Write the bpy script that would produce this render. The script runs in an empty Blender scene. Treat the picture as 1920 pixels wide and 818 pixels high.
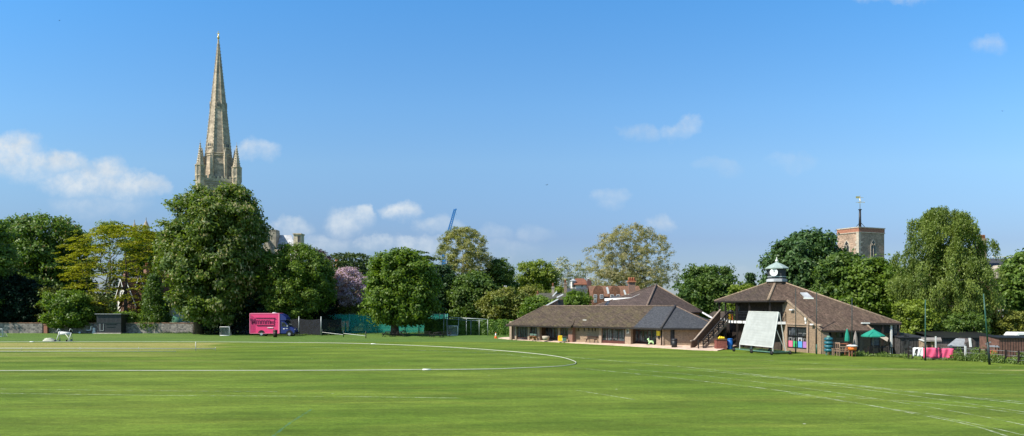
import bpy, math, random
import numpy as np
from mathutils import Vector, Matrix, noise as mnoise

R = math.radians
sc = bpy.context.scene
COL = sc.collection
F, HY, CH = 1400.0, 574.0, 4.8          # focal length in photo pixels, horizon row, eye height

# ------------------------------------------------------------------ camera
cd = bpy.data.cameras.new('camera'); cam = bpy.data.objects.new('camera', cd); COL.objects.link(cam)
cam.location = (0, 0, CH); cam.rotation_euler = (R(90), 0, 0)
cd.sensor_width = 36; cd.lens = 36 * F / 1920; cd.shift_y = (HY - 409) / 1920
cd.clip_start = 0.5; cd.clip_end = 6000
sc.camera = cam

# ------------------------------------------------------------------ sun and sky
SUN = Vector((-0.86, -0.46, 0)).normalized() * math.cos(R(47)) + Vector((0, 0, math.sin(R(47))))
sl = bpy.data.lights.new('sun', 'SUN'); so = bpy.data.objects.new('sun', sl); COL.objects.link(so)
sl.energy = 4.9; sl.angle = R(0.53); sl.color = (1.0, 0.94, 0.84)
so.rotation_euler = SUN.to_track_quat('Z', 'Y').to_euler()
sc.view_settings.view_transform = 'Standard'; sc.view_settings.look = 'None'
sc.view_settings.gamma = 1; sc.view_settings.exposure = 0.5
sc.view_settings.use_curve_mapping = False

W = bpy.data.worlds.new('World'); sc.world = W; W.use_nodes = True
wt = W.node_tree; wt.nodes.clear()
def N(t, tree, **kw):
    n = tree.nodes.new(t)
    for k, v in kw.items(): setattr(n, k, v)
    return n
def mth(tree, op, a, b=None, c=None, clamp=False):
    n = tree.nodes.new('ShaderNodeMath'); n.operation = op; n.use_clamp = clamp
    for i, v in enumerate((a, b, c)):
        if v is None: continue
        if isinstance(v, (int, float)): n.inputs[i].default_value = v
        else: tree.links.new(v, n.inputs[i])
    return n.outputs[0]
def mixc(tree, f, a, b, mode='MIX'):
    n = tree.nodes.new('ShaderNodeMix'); n.data_type = 'RGBA'; n.blend_type = mode
    for i, v in ((0, f), (6, a), (7, b)):
        if isinstance(v, (int, float)): n.inputs[i].default_value = v
        elif isinstance(v, (tuple, list)): n.inputs[i].default_value = (*v[:3], 1)
        else: tree.links.new(v, n.inputs[i])
    return n.outputs[2]
def noi(tree, vec, scale, detail=3, rough=0.55, out=0):
    n = tree.nodes.new('ShaderNodeTexNoise'); n.inputs['Scale'].default_value = scale
    n.inputs['Detail'].default_value = detail; n.inputs['Roughness'].default_value = rough
    if vec is not None: tree.links.new(vec, n.inputs['Vector'])
    return n.outputs[out]
def ramp(tree, f, lo, hi, a=0.0, b=1.0, smooth=True):
    n = tree.nodes.new('ShaderNodeMapRange'); n.clamp = True
    if smooth: n.interpolation_type = 'SMOOTHSTEP'
    tree.links.new(f, n.inputs[0])
    for i, v in ((1, lo), (2, hi), (3, a), (4, b)): n.inputs[i].default_value = v
    return n.outputs[0]

bg = N('ShaderNodeBackground', wt); wo = N('ShaderNodeOutputWorld', wt)
sky = N('ShaderNodeTexSky', wt); sky.sky_type = 'NISHITA'; sky.sun_disc = False
sky.sun_elevation = R(47); sky.sun_rotation = math.atan2(SUN.x, SUN.y)
sky.air_density = 1.0; sky.dust_density = 0.6; sky.ozone_density = 3.0; sky.altitude = 0
SKY_STRENGTH = 0.145
bg.inputs['Strength'].default_value = SKY_STRENGTH
tc = N('ShaderNodeTexCoord', wt); sp = N('ShaderNodeSeparateXYZ', wt)
wt.links.new(tc.outputs['Generated'], sp.inputs[0])
yy = mth(wt, 'MAXIMUM', sp.outputs[1], 0.02)
u_ = mth(wt, 'DIVIDE', sp.outputs[0], yy); v_ = mth(wt, 'DIVIDE', sp.outputs[2], yy)
cmb = N('ShaderNodeCombineXYZ', wt); wt.links.new(u_, cmb.inputs[0]); wt.links.new(v_, cmb.inputs[1])
n1 = N('ShaderNodeTexNoise', wt); n1.inputs['Scale'].default_value = 14; n1.inputs['Detail'].default_value = 7
n1.inputs['Roughness'].default_value = 0.62; wt.links.new(cmb.outputs[0], n1.inputs['Vector'])
n2 = N('ShaderNodeTexNoise', wt); n2.inputs['Scale'].default_value = 60; n2.inputs['Detail'].default_value = 6
n2.inputs['Roughness'].default_value = 0.6; wt.links.new(cmb.outputs[0], n2.inputs['Vector'])
sep1 = N('ShaderNodeSeparateColor', wt); wt.links.new(n1.outputs['Color'], sep1.inputs[0])
du = mth(wt, 'MULTIPLY_ADD', sep1.outputs[0], 0.07, -0.035)
dv = mth(wt, 'MULTIPLY_ADD', sep1.outputs[1], 0.06, -0.03)
uu = mth(wt, 'ADD', u_, du); vv = mth(wt, 'ADD', v_, dv)
#        px    py   rx  ry  opacity
CLOUDS = [(20, 290, 62, 46, .95), (70, 318, 70, 38, .8), (112, 306, 55, 34, .95), (185, 332, 62, 40, 1), (250, 352, 62, 32, .95), (150, 350, 70, 28, .8),
          (296, 360, 30, 18, .7), (190, 390, 95, 28, .32), (480, 275, 52, 24, .62), (455, 284, 30, 14, .4), (660, 415, 55, 32, .72), (640, 398, 34, 16, .3), (688, 405, 26, 24, .8), (757, 399, 38, 24, .82),
          (542, 432, 40, 24, .7), (610, 455, 60, 24, .45), (705, 462, 42, 20, .68), (780, 464, 60, 20, .6), (822, 428, 46, 22, .5), (930, 440, 40, 24, .25), (1000, 440, 36, 22, .22),
          (1195, 247, 48, 20, .34), (1280, 242, 50, 19, .42), (1146, 366, 40, 20, .3), (1345, 312, 44, 20, .2), (1490, 305, 46, 18, .16), (1238, 421, 28, 20, .5), (1855, 81, 42, 24, .34), (1668, -2, 84, 16, .5),
          (1330, 520, 90, 20, .2), (900, 470, 120, 26, .25)]
cl = None
for (px, py, rx, ry, op) in CLOUDS:
    a = mth(wt, 'MULTIPLY_ADD', uu, F / rx, -(px - 960) / rx)
    b = mth(wt, 'MULTIPLY_ADD', vv, F / ry, -(HY - py) / ry)
    d = mth(wt, 'ADD', mth(wt, 'MULTIPLY', a, a), mth(wt, 'MULTIPLY', b, b))
    m = mth(wt, 'MULTIPLY', mth(wt, 'MULTIPLY', ramp(wt, d, 1.25, 0.1), ramp(wt, b, -1.0, 0.5, 0.35, 1.0)), op)
    cl = m if cl is None else mth(wt, 'MAXIMUM', cl, m)
clm = mth(wt, 'MULTIPLY', cl, ramp(wt, n2.outputs['Fac'], 0.28, 0.68, 0.6, 1.2))
clm = mth(wt, 'MULTIPLY', mth(wt, 'MINIMUM', clm, 1.0), mth(wt, 'GREATER_THAN', sp.outputs[1], 0.03))
# lit tops, slightly greyer bodies
body = ramp(wt, n1.outputs['Fac'], 0.35, 0.62)
ccol = mixc(wt, body, (2.75, 3.3, 3.9), (3.6, 3.95, 4.25))
cr_ = N('ShaderNodeValToRGB', wt); wt.links.new(mth(wt, 'MINIMUM', v_, 1.0), cr_.inputs[0])
els = cr_.color_ramp.elements
for pos, c_ in ((0.0, (0.3724, 0.41609999999999997, 0.5471999999999999)), (.089, (0.392, 0.438, 0.576)), (.19, (0.57, 0.696, 0.763)), (.267, (0.539, 0.776, 0.893)), (.41, (0.421, 0.833, 1.057)), (.9, (.62, .80, .90))):
    e_ = els[0] if pos == 0.0 else (els[-1] if pos == .9 else els.new(pos)); e_.position = pos; e_.color = (*c_, 1)
skyc = mixc(wt, 1.0, sky.outputs[0], cr_.outputs[0], 'MULTIPLY')
wt.links.new(mixc(wt, clm, skyc, ccol), bg.inputs['Color'])
wt.links.new(bg.outputs[0], wo.inputs[0])

# ------------------------------------------------------------------ helpers
def W2(px, Y): return (px - 960) / F * Y
def ZP(py, Y): return CH + (HY - py) / F * Y
def GY(py): return F * CH / (py - HY)
def gp(px, py, z=0.0):
    Y = F * (CH - z) / (py - HY); return Vector((W2(px, Y), Y, z))
def P3(px, py, Y): return Vector((W2(px, Y), Y, ZP(py, Y)))

def tag(o, label=None, cat=None, group=None, kind=None):
    if label: o['label'] = label
    if cat: o['category'] = cat
    if group: o['group'] = group
    if kind: o['kind'] = kind
    return o
def thing(name, label, cat, loc=(0, 0, 0), rz=0.0, group=None):
    o = bpy.data.objects.new(name, None); COL.objects.link(o)
    o.location = loc; o.rotation_euler = (0, 0, rz); o.empty_display_size = 0.3
    o['_rz'] = rz
    return tag(o, label, cat, group)
def root_of(o):
    while o.parent: o = o.parent
    return o
class MB:
    """collects geometry in world coordinates (or through .M, a local frame)"""
    def __init__(s, M=None): s.v = []; s.f = []; s.M = M; s.sm = []
    def add(s, vs, fs, smooth=False):
        b = len(s.v)
        s.v += [(s.M @ Vector(p)) if s.M else Vector(p) for p in vs]
        s.f += [[b + i for i in f] for f in fs]; s.sm += [smooth] * len(fs); return s
    def box(s, x0, x1, y0, y1, z0, z1):
        return s.add([(x0, y0, z0), (x1, y0, z0), (x1, y1, z0), (x0, y1, z0), (x0, y0, z1), (x1, y0, z1), (x1, y1, z1), (x0, y1, z1)],
                     [(0, 3, 2, 1), (4, 5, 6, 7), (0, 1, 5, 4), (1, 2, 6, 5), (2, 3, 7, 6), (3, 0, 4, 7)])
    def prism(s, pts, d, smooth=False):
        """polygon of 3d points pushed along vector d"""
        n = len(pts); d = Vector(d); A = [Vector(p) for p in pts]; B = [p + d for p in A]
        return s.add(A + B, [tuple(range(n))[::-1], tuple(range(n, 2 * n))] + [(i, (i + 1) % n, n + (i + 1) % n, n + i) for i in range(n)], smooth)
    def bar(s, p, q, w, h=None, up=(0, 0, 1)):
        p = Vector(p); q = Vector(q); h = h or w; d = (q - p).normalized()
        a = d.cross(Vector(up));
        if a.length < 1e-4: a = d.cross(Vector((1, 0, 0)))
        a.normalize(); b = a.cross(d)
        a = a * w / 2; b = b * h / 2
        return s.add([p - a - b, p + a - b, p + a + b, p - a + b, q - a - b, q + a - b, q + a + b, q - a + b],
                     [(0, 1, 2, 3), (7, 6, 5, 4), (0, 4, 5, 1), (1, 5, 6, 2), (2, 6, 7, 3), (3, 7, 4, 0)])
    def tube(s, pts, r, seg=8, smooth=True, cap=True):
        pts = [Vector(p) for p in pts]; n = len(pts)
        rs = r if isinstance(r, (list, tuple)) else [r] * n
        vs = []; fs = []
        up = Vector((0, 0, 1))
        for i, p in enumerate(pts):
            t = (pts[min(i + 1, n - 1)] - pts[max(i - 1, 0)]).normalized()
            a = t.cross(up)
            if a.length < 0.05: a = t.cross(Vector((1, 0, 0)))
            a.normalize(); b = t.cross(a)
            for k in range(seg):
                an = 2 * math.pi * k / seg; vs.append(p + (a * math.cos(an) + b * math.sin(an)) * rs[i])
        for i in range(n - 1):
            for k in range(seg):
                k2 = (k + 1) % seg; fs.append((i * seg + k, i * seg + k2, (i + 1) * seg + k2, (i + 1) * seg + k))
        if cap: fs += [tuple(range(seg))[::-1], tuple((n - 1) * seg + k for k in range(seg))]
        return s.add(vs, fs, smooth)
    def lathe(s, c, prof, seg=12, a0=0.0, smooth=True, sx=1, sy=1):
        c = Vector(c); vs = []; fs = []; n = len(prof)
        for (r, z) in prof:
            for k in range(seg):
                an = a0 + 2 * math.pi * k / seg
                vs.append(c + Vector((r * math.cos(an) * sx, r * math.sin(an) * sy, z)))
        for i in range(n - 1):
            for k in range(seg):
                k2 = (k + 1) % seg; fs.append((i * seg + k, i * seg + k2, (i + 1) * seg + k2, (i + 1) * seg + k))
        fs += [tuple(range(seg))[::-1], tuple((n - 1) * seg + k for k in range(seg))]
        return s.add(vs, fs, smooth)
    def slab(s, pts, t):
        """roof or floor polygon given thickness t straight down; top face first"""
        n = len(pts); A = [Vector(p) for p in pts]; B = [p - Vector((0, 0, t)) for p in A]
        return s.add(A + B, [tuple(range(n)), tuple(range(n, 2 * n))[::-1]] + [(i, n + i, n + (i + 1) % n, (i + 1) % n) for i in range(n)])
    def wall(s, p, q, z0, z1, t=0.25):
        """vertical wall from p to q (2d), thickness t to the left of p->q; z1 may be (za, zb)"""
        p = Vector(p[:2]); q = Vector(q[:2]); d = (q - p).normalized(); n = Vector((-d.y, d.x)) * t
        za, zb = z1 if isinstance(z1, tuple) else (z1, z1)
        return s.add([(p.x, p.y, z0), (q.x, q.y, z0), (q.x + n.x, q.y + n.y, z0), (p.x + n.x, p.y + n.y, z0),
                      (p.x, p.y, za), (q.x, q.y, zb), (q.x + n.x, q.y + n.y, zb), (p.x + n.x, p.y + n.y, za)],
                     [(0, 3, 2, 1), (4, 5, 6, 7), (0, 1, 5, 4), (1, 2, 6, 5), (2, 3, 7, 6), (3, 0, 4, 7)])
    def build(s, name, mat, parent=None, at=(0, 0, 0), rz=0.0, bevel=0):
        if parent is not None:
            r = root_of(parent); at = r.location.copy(); rz = r.get('_rz', 0.0)
        inv = (Matrix.Translation(Vector(at)) @ Matrix.Rotation(rz, 4, 'Z')).inverted()
        me = bpy.data.meshes.new(name); me.from_pydata([inv @ v for v in s.v], [], s.f)
        me.polygons.foreach_set('use_smooth', s.sm)
        me.materials.append(mat); me.update()
        o = bpy.data.objects.new(name, me); COL.objects.link(o)
        if parent is not None: o.parent = parent
        else: o.location = at; o.rotation_euler = (0, 0, rz); o['_rz'] = rz
        if bevel:
            b = o.modifiers.new('bevel', 'BEVEL'); b.width = bevel; b.segments = 1; b.limit_method = 'ANGLE'
        return o
def frame(loc, rz): return Matrix.Translation(Vector(loc)) @ Matrix.Rotation(rz, 4, 'Z')
def text_mesh(name, body, size, M, mat, parent, extrude=0.004, bold=0.0, sx=1.0):
    c = bpy.data.curves.new('t', 'FONT'); c.body = body; c.size = size; c.extrude = extrude; c.offset = bold
    c.align_x = 'LEFT'
    t = bpy.data.objects.new('t', c); COL.objects.link(t)
    dg = bpy.context.evaluated_depsgraph_get(); me = bpy.data.meshes.new_from_object(t.evaluated_get(dg))
    mb = MB(M)
    mb.add([(v.co.x * sx, v.co.z, v.co.y) for v in me.vertices], [tuple(p.vertices)[::-1] for p in me.polygons])
    bpy.data.objects.remove(t); bpy.data.meshes.remove(me)
    return mb.build(name, mat, parent)
def copy_tree(o, loc=None, rz=None):
    c = o.copy(); COL.objects.link(c)
    if loc is not None: c.location = loc
    if rz is not None: c.rotation_euler = (0, 0, rz)
    for ch in list(o.children):
        k = ch.copy(); COL.objects.link(k); k.parent = c
        for g in list(ch.children):
            h = g.copy(); COL.objects.link(h); h.parent = k
    return c

# ------------------------------------------------------------------ materials
def newmat(name):
    m = bpy.data.materials.new(name); m.use_nodes = True
    t = m.node_tree; p = t.nodes['Principled BSDF']; return m, t, p
def plain(name, col, rough=0.6, metal=0.0, var=0.12, scale=3.0, spec=0.4, bump=0.0):
    m, t, p = newmat(name); c = N('ShaderNodeTexCoord', t)
    f = noi(t, c.outputs['Object'], scale, 5, 0.6)
    lo = tuple(x * (1 - var * 1.6) for x in col); hi = tuple(min(1, x * (1 + var * 1.4)) for x in col)
    t.links.new(mixc(t, ramp(t, f, 0.3, 0.7), lo, hi), p.inputs['Base Color'])
    p.inputs['Roughness'].default_value = rough; p.inputs['Metallic'].default_value = metal
    p.inputs['Specular IOR Level'].default_value = spec
    if bump:
        b = N('ShaderNodeBump', t); b.inputs['Strength'].default_value = bump
        t.links.new(noi(t, c.outputs['Object'], scale * 8, 4), b.inputs['Height']); t.links.new(b.outputs[0], p.inputs['Normal'])
    return m
def wallvec(t):
    c = N('ShaderNodeTexCoord', t); s = N('ShaderNodeSeparateXYZ', t); t.links.new(c.outputs['Object'], s.inputs[0])
    k = N('ShaderNodeCombineXYZ', t); t.links.new(mth(t, 'ADD', s.outputs[0], s.outputs[1]), k.inputs[0]); t.links.new(s.outputs[2], k.inputs[1])
    return c, s, k.outputs[0]
def brick(name, c1, c2, mortar, bw=0.24, bh=0.08, msz=0.012, dirt=0.3, rough=0.85, stain=(0.12, 0.11, 0.09)):
    m, t, p = newmat(name); c, s, v = wallvec(t)
    b = N('ShaderNodeTexBrick', t); t.links.new(v, b.inputs['Vector'])
    b.inputs['Color1'].default_value = (*c1, 1); b.inputs['Color2'].default_value = (*c2, 1); b.inputs['Mortar'].default_value = (*mortar, 1)
    b.inputs['Scale'].default_value = 1; b.inputs['Brick Width'].default_value = bw; b.inputs['Row Height'].default_value = bh
    b.inputs['Mortar Size'].default_value = msz; b.inputs['Bias'].default_value = 0
    f = ramp(t, noi(t, c.outputs['Object'], 1.1, 6, 0.65), 0.42, 0.75, 0, dirt)
    g = ramp(t, noi(t, c.outputs['Object'], 6, 4, 0.6), 0.3, 0.7, 0.8, 1.15)
    col = mixc(t, f, b.outputs[0], stain)
    col = mixc(t, 1.0, col, g, 'MULTIPLY')
    t.links.new(col, p.inputs['Base Color']); p.inputs['Roughness'].default_value = rough
    bp = N('ShaderNodeBump', t); bp.inputs['Strength'].default_value = 0.5; bp.inputs['Distance'].default_value = 0.02
    t.links.new(b.outputs['Fac'], bp.inputs['Height']); bp.invert = True; t.links.new(bp.outputs[0], p.inputs['Normal'])
    return m
def tiles(name, c1, c2, moss, row=0.16, dirt=0.45, streak=1.0, tw=0.2):
    """roof tiles: courses follow the height, tiles vary one by one, moss and lichen in patches"""
    m, t, p = newmat(name); c, s, v = wallvec(t)
    b = N('ShaderNodeTexBrick', t); t.links.new(v, b.inputs['Vector'])
    b.inputs['Color1'].default_value = (*c1, 1); b.inputs['Color2'].default_value = (*c2, 1)
    b.inputs['Mortar'].default_value = (*[x * 0.35 for x in c1], 1)
    b.inputs['Scale'].default_value = 1; b.inputs['Brick Width'].default_value = tw; b.inputs['Row Height'].default_value = row * 0.55
    b.inputs['Mortar Size'].default_value = 0.014
    mp = N('ShaderNodeMapping', t); t.links.new(c.outputs['Object'], mp.inputs[0]); mp.inputs['Scale'].default_value = (1, 1, 0.45)
    f = ramp(t, noi(t, mp.outputs[0], 0.9, 7, 0.7), 0.40, 0.68, 0, dirt)
    g = ramp(t, noi(t, c.outputs['Object'], 4.5, 5, 0.7), 0.3, 0.72, 0.66, 1.3)
    col = mixc(t, f, b.outputs[0], moss)
    col = mixc(t, 1.0, col, g, 'MULTIPLY')
    su = mth(t, 'ADD', s.outputs[0], s.outputs[1]); kk = N('ShaderNodeCombineXYZ', t)
    t.links.new(mth(t, 'MULTIPLY', mth(t, 'ADD', su, mth(t, 'MULTIPLY', s.outputs[2], 1.7)), 2.2), kk.inputs[0])
    t.links.new(mth(t, 'MULTIPLY', mth(t, 'SUBTRACT', mth(t, 'MULTIPLY', s.outputs[2], 1.7), su), 0.6), kk.inputs[1])
    col = mixc(t, 1.0, col, ramp(t, noi(t, kk.outputs[0], 1.0, 5, 0.65), 0.32, 0.68, 1 - .32 * streak, 1 + .26 * streak), 'MULTIPLY')
    vo = N('ShaderNodeTexVoronoi', t); vo.inputs['Scale'].default_value = 2.2; t.links.new(c.outputs['Object'], vo.inputs['Vector'])
    sp_ = ramp(t, vo.outputs['Distance'], 0.10, 0.04, 0, 0.6)
    col = mixc(t, mth(t, 'MULTIPLY', sp_, streak), col, (0.34, 0.33, 0.28))
    t.links.new(col, p.inputs['Base Color']); p.inputs['Roughness'].default_value = 0.92; p.inputs['Specular IOR Level'].default_value = 0.25
    bp = N('ShaderNodeBump', t); bp.inputs['Strength'].default_value = 0.7; bp.inputs['Distance'].default_value = 0.03; bp.invert = True
    t.links.new(b.outputs['Fac'], bp.inputs['Height']); t.links.new(bp.outputs[0], p.inputs['Normal'])
    return m
def stone(name, c1, c2, scale=1.2, gap=0.35, joint=(0.1, 0.09, 0.08), stretch=(1, 1, 1.6)):
    m, t, p = newmat(name); c = N('ShaderNodeTexCoord', t)
    mp = N('ShaderNodeMapping', t); t.links.new(c.outputs['Object'], mp.inputs[0]); mp.inputs['Scale'].default_value = stretch
    vo = N('ShaderNodeTexVoronoi', t); vo.inputs['Scale'].default_value = scale; t.links.new(mp.outputs[0], vo.inputs['Vector'])
    ve = N('ShaderNodeTexVoronoi', t); ve.feature = 'DISTANCE_TO_EDGE'; ve.inputs['Scale'].default_value = scale; t.links.new(mp.outputs[0], ve.inputs['Vector'])
    sx = N('ShaderNodeSeparateColor', t); t.links.new(vo.outputs['Color'], sx.inputs[0])
    col = mixc(t, sx.outputs[0], c1, c2)
    col = mixc(t, ramp(t, ve.outputs['Distance'], 0.02, 0.10, gap, 0), col, joint)
    g = ramp(t, noi(t, c.outputs['Object'], 0.5, 7, 0.65), 0.3, 0.7, 0.72, 1.18)
    t.links.new(mixc(t, 1.0, col, g, 'MULTIPLY'), p.inputs['Base Color']); p.inputs['Roughness'].default_value = 0.9
    bp = N('ShaderNodeBump', t); bp.inputs['Strength'].default_value = 0.6; bp.inputs['Distance'].default_value = 0.05
    t.links.new(ve.outputs['Distance'], bp.inputs['Height']); t.links.new(bp.outputs[0], p.inputs['Normal'])
    return m
def leafmat(name, dark, light, trans=0.28, third=None, gloss=0.35):
    m = bpy.data.materials.new(name); m.use_nodes = True; t = m.node_tree; t.nodes.clear()
    at = N('ShaderNodeAttribute', t); at.attribute_name = 'tint'
    col = mixc(t, at.outputs['Fac'], dark, light)
    if third:
        c = N('ShaderNodeTexCoord', t)
        col = mixc(t, ramp(t, noi(t, c.outputs['Object'], 0.35, 3), 0.5, 0.66, 0, 0.8), col, third)
    d = N('ShaderNodeBsdfPrincipled', t); t.links.new(col, d.inputs['Base Color']); d.inputs['Roughness'].default_value = 0.5
    d.inputs['Specular IOR Level'].default_value = gloss
    tr = N('ShaderNodeBsdfTranslucent', t); tcol = mixc(t, 1.0, col, (1.25, 1.35, 0.5), 'MULTIPLY'); t.links.new(tcol, tr.inputs[0])
    mx = N('ShaderNodeMixShader', t); mx.inputs[0].default_value = trans
    t.links.new(d.outputs[0], mx.inputs[1]); t.links.new(tr.outputs[0], mx.inputs[2])
    o = N('ShaderNodeOutputMaterial', t); t.links.new(mx.outputs[0], o.inputs[0]); return m
def netmat(name, col, alpha, scale=0):
    m, t, p = newmat(name); c = N('ShaderNodeTexCoord', t)
    f = ramp(t, noi(t, c.outputs['Object'], 1.3, 4, 0.6), 0.3, 0.7, alpha - 0.12, alpha + 0.12)
    p.inputs['Base Color'].default_value = (*col, 1); p.inputs['Roughness'].default_value = 0.9
    t.links.new(f, p.inputs['Alpha']); return m
def glass(name, col=(0.02, 0.024, 0.028), rough=0.08):
    m, t, p = newmat(name); c = N('ShaderNodeTexCoord', t)
    t.links.new(mixc(t, ramp(t, noi(t, c.outputs['Object'], 1.6, 3), 0.45, 0.6), col, tuple(x * 3.0 + 0.01 for x in col)), p.inputs['Base Color'])
    p.inputs['Roughness'].default_value = rough; p.inputs['Specular IOR Level'].default_value = 0.5; return m

m_brick_tan = brick('tan_brick', (0.33, 0.225, 0.135), (0.25, 0.17, 0.105), (0.28, 0.22, 0.16), dirt=0.2, stain=(0.2, 0.16, 0.12))
m_pier = plain('pale_brick_pier', (0.34, 0.25, 0.18), 0.9, var=0.12, scale=5)
m_brick_red = brick('red_brick', (0.30, 0.115, 0.065), (0.22, 0.08, 0.05), (0.30, 0.24, 0.2), dirt=0.3)
m_brick_pillar = plain('salmon_brick', (0.33, 0.14, 0.095), 0.9, var=0.15, scale=6)
m_tile_brown = tiles('mossy_brown_tiles', (0.128, 0.092, 0.066), (0.078, 0.056, 0.042), (0.118, 0.098, 0.042), dirt=0.5)
m_tile_clock = tiles('weathered_brown_tiles', (0.158, 0.104, 0.075), (0.104, 0.070, 0.052), (0.13, 0.095, 0.06), dirt=0.35)
m_tile_slate = tiles('blue_grey_tiles', (0.088, 0.092, 0.102), (0.066, 0.07, 0.08), (0.10, 0.10, 0.095), dirt=0.2, streak=0.1)
m_tile_red = tiles('red_clay_tiles', (0.36, 0.135, 0.075), (0.25, 0.10, 0.06), (0.16, 0.11, 0.07), dirt=0.35, streak=0.2)
m_tile_old = tiles('old_clay_tiles', (0.34, 0.17, 0.10), (0.24, 0.125, 0.08), (0.12, 0.10, 0.06), dirt=0.4, streak=0.3)
m_ridge = plain('ridge_tiles', (0.17, 0.12, 0.09), 0.9, var=0.2, scale=5)
m_ridge_pale = plain('pale_ridge_tiles', (0.26, 0.19, 0.13), 0.9, var=0.2, scale=5)
m_hip_dark = plain('dark_ridge', (0.045, 0.042, 0.042), 0.7, var=0.1)
m_darkwood = plain('dark_stained_timber', (0.022, 0.016, 0.013), 0.6, var=0.2, scale=6)
m_brownwood = plain('brown_timber', (0.11, 0.065, 0.04), 0.7, var=0.25, scale=5)
m_redframe = plain('reddish_timber_frame', (0.085, 0.026, 0.018), 0.55, var=0.15)
m_greywood = plain('weathered_timber', (0.27, 0.21, 0.16), 0.85, var=0.2, scale=6)
m_black = plain('black_plastic', (0.012, 0.012, 0.013), 0.5, var=0.1)
m_black_board = plain('black_boarding', (0.022, 0.023, 0.027), 0.6, var=0.3, scale=5, spec=0.6)
m_white = plain('white_paint', (0.78, 0.78, 0.75), 0.5, var=0.04, scale=3)
m_offwhite = plain('weathered_white', (0.60, 0.60, 0.56), 0.7, var=0.08, scale=2)
m_lead = plain('lead_roof', (0.40, 0.41, 0.42), 0.55, var=0.2, scale=0.6)
m_green_roof = plain('pale_copper', (0.30, 0.37, 0.33), 0.5, var=0.08)
m_glass = glass('window_glass')
m_glass_open = glass('dark_opening', (0.012, 0.012, 0.012), 0.4)
m_curtain = plain('pale_curtain', (0.15, 0.15, 0.15), 0.9, var=0.25, scale=6)
m_cath = stone('cathedral_stone', (0.54, 0.435, 0.31), (0.32, 0.255, 0.18), scale=0.75, gap=0.3, joint=(0.2, 0.17, 0.13), stretch=(1, 1, 1.8))
m_cath_dark = plain('weathered_stone', (0.32, 0.275, 0.21), 0.9, var=0.2, scale=0.7)
m_cath_rib = plain('stone_rib', (0.47, 0.385, 0.27), 0.9, var=0.22, scale=0.8)
m_flint = stone('flint_rubble', (0.50, 0.34, 0.23), (0.28, 0.18, 0.12), scale=3.4, gap=0.5, joint=(0.30, 0.25, 0.2), stretch=(1, 1, 1.3))
m_flintwall = stone('flint_garden_wall', (0.34, 0.30, 0.26), (0.09, 0.085, 0.08), scale=3.0, gap=0.4, joint=(0.24, 0.21, 0.18), stretch=(1, 1, 1.3))
m_quoin = plain('pale_quoin_stone', (0.46, 0.39, 0.30), 0.9, var=0.12)
m_coping = plain('coping', (0.36, 0.20, 0.13), 0.9, var=0.15, scale=2)
m_gold = plain('gilded_metal', (0.75, 0.55, 0.18), 0.3, 0.8, var=0.1)
m_pave = plain('pink_concrete', (0.60, 0.44, 0.33), 0.9, var=0.14, scale=1.2, bump=0.1)
m_kerb = plain('concrete_edge', (0.46, 0.41, 0.33), 0.9, var=0.15, scale=1.5)
m_bark = plain('bark', (0.085, 0.062, 0.045), 0.95, var=0.3, scale=4, bump=0.4)
m_bark_pale = plain('pale_bark', (0.22, 0.18, 0.125), 0.95, var=0.25, scale=3, bump=0.3)
m_pink = plain('pink_vehicle_paint', (0.80, 0.055, 0.18), 0.32, var=0.03, scale=1, spec=0.5)
m_pinkedge = plain('pale_pink_trim', (0.85, 0.22, 0.34), 0.35, var=0.03)
m_navy = plain('navy_vehicle_paint', (0.018, 0.030, 0.16), 0.25, var=0.05, scale=1, spec=0.6)
m_maroon = plain('maroon_lettering', (0.16, 0.005, 0.05), 0.5, var=0.02)
m_tyre = plain('rubber', (0.015, 0.015, 0.015), 0.8, var=0.1)
m_rim = plain('steel_rim', (0.5, 0.5, 0.5), 0.35, 0.6, var=0.05)
m_steel = plain('galvanised_steel', (0.36, 0.39, 0.38), 0.45, 0.4, var=0.1)
m_greenpole = plain('green_painted_pole', (0.022, 0.085, 0.062), 0.45, var=0.1)
m_darkpole = plain('dark_green_pole', (0.014, 0.026, 0.022), 0.5, var=0.1)
m_greenmetal = plain('green_chassis', (0.10, 0.20, 0.15), 0.5, var=0.15)
m_screen = plain('sight_screen_white', (0.37, 0.38, 0.355), 0.6, var=0.06, scale=1.3)
m_umb = plain('green_canvas', (0.012, 0.235, 0.155), 0.7, var=0.08)
m_umbgrey = plain('grey_canvas', (0.26, 0.23, 0.20), 0.9, var=0.12)
m_teal = plain('teal_rubber', (0.02, 0.12, 0.15), 0.45, var=0.2)
m_blue = plain('blue_plastic', (0.012, 0.12, 0.42), 0.4, var=0.08)
m_yellow = plain('yellow_plastic', (0.85, 0.58, 0.02), 0.45, var=0.06)
m_orange = plain('orange_plastic', (0.85, 0.20, 0.04), 0.5, var=0.06)
m_lime = plain('pale_lime_plastic', (0.55, 0.85, 0.42), 0.4, var=0.04)
m_banner = plain('pink_fabric', (0.72, 0.09, 0.19), 0.8, var=0.1, scale=1.5)
m_terra = plain('terracotta', (0.40, 0.16, 0.08), 0.8, var=0.12)
m_brickbox = plain('red_brown_box', (0.21, 0.065, 0.048), 0.85, var=0.18, scale=5)
m_felt = plain('grey_roof_felt', (0.25, 0.26, 0.26), 0.9, var=0.12)
m_crane = plain('blue_crane_paint', (0.02, 0.17, 0.46), 0.5, var=0.1)
m_cream = plain('cream_render', (0.72, 0.60, 0.36), 0.8, var=0.06)
m_whiterender = plain('white_render', (0.70, 0.66, 0.58), 0.8, var=0.07)
m_net_green = netmat('green_netting', (0.015, 0.28, 0.22), 0.58)
m_net_dark = netmat('dark_shade_netting', (0.007, 0.009, 0.013), 0.9)
m_net_white = netmat('white_goal_netting', (0.6, 0.62, 0.64), 0.30)
m_rope = plain('white_rope', (0.46, 0.46, 0.36), 0.8, var=0.06)
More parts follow.
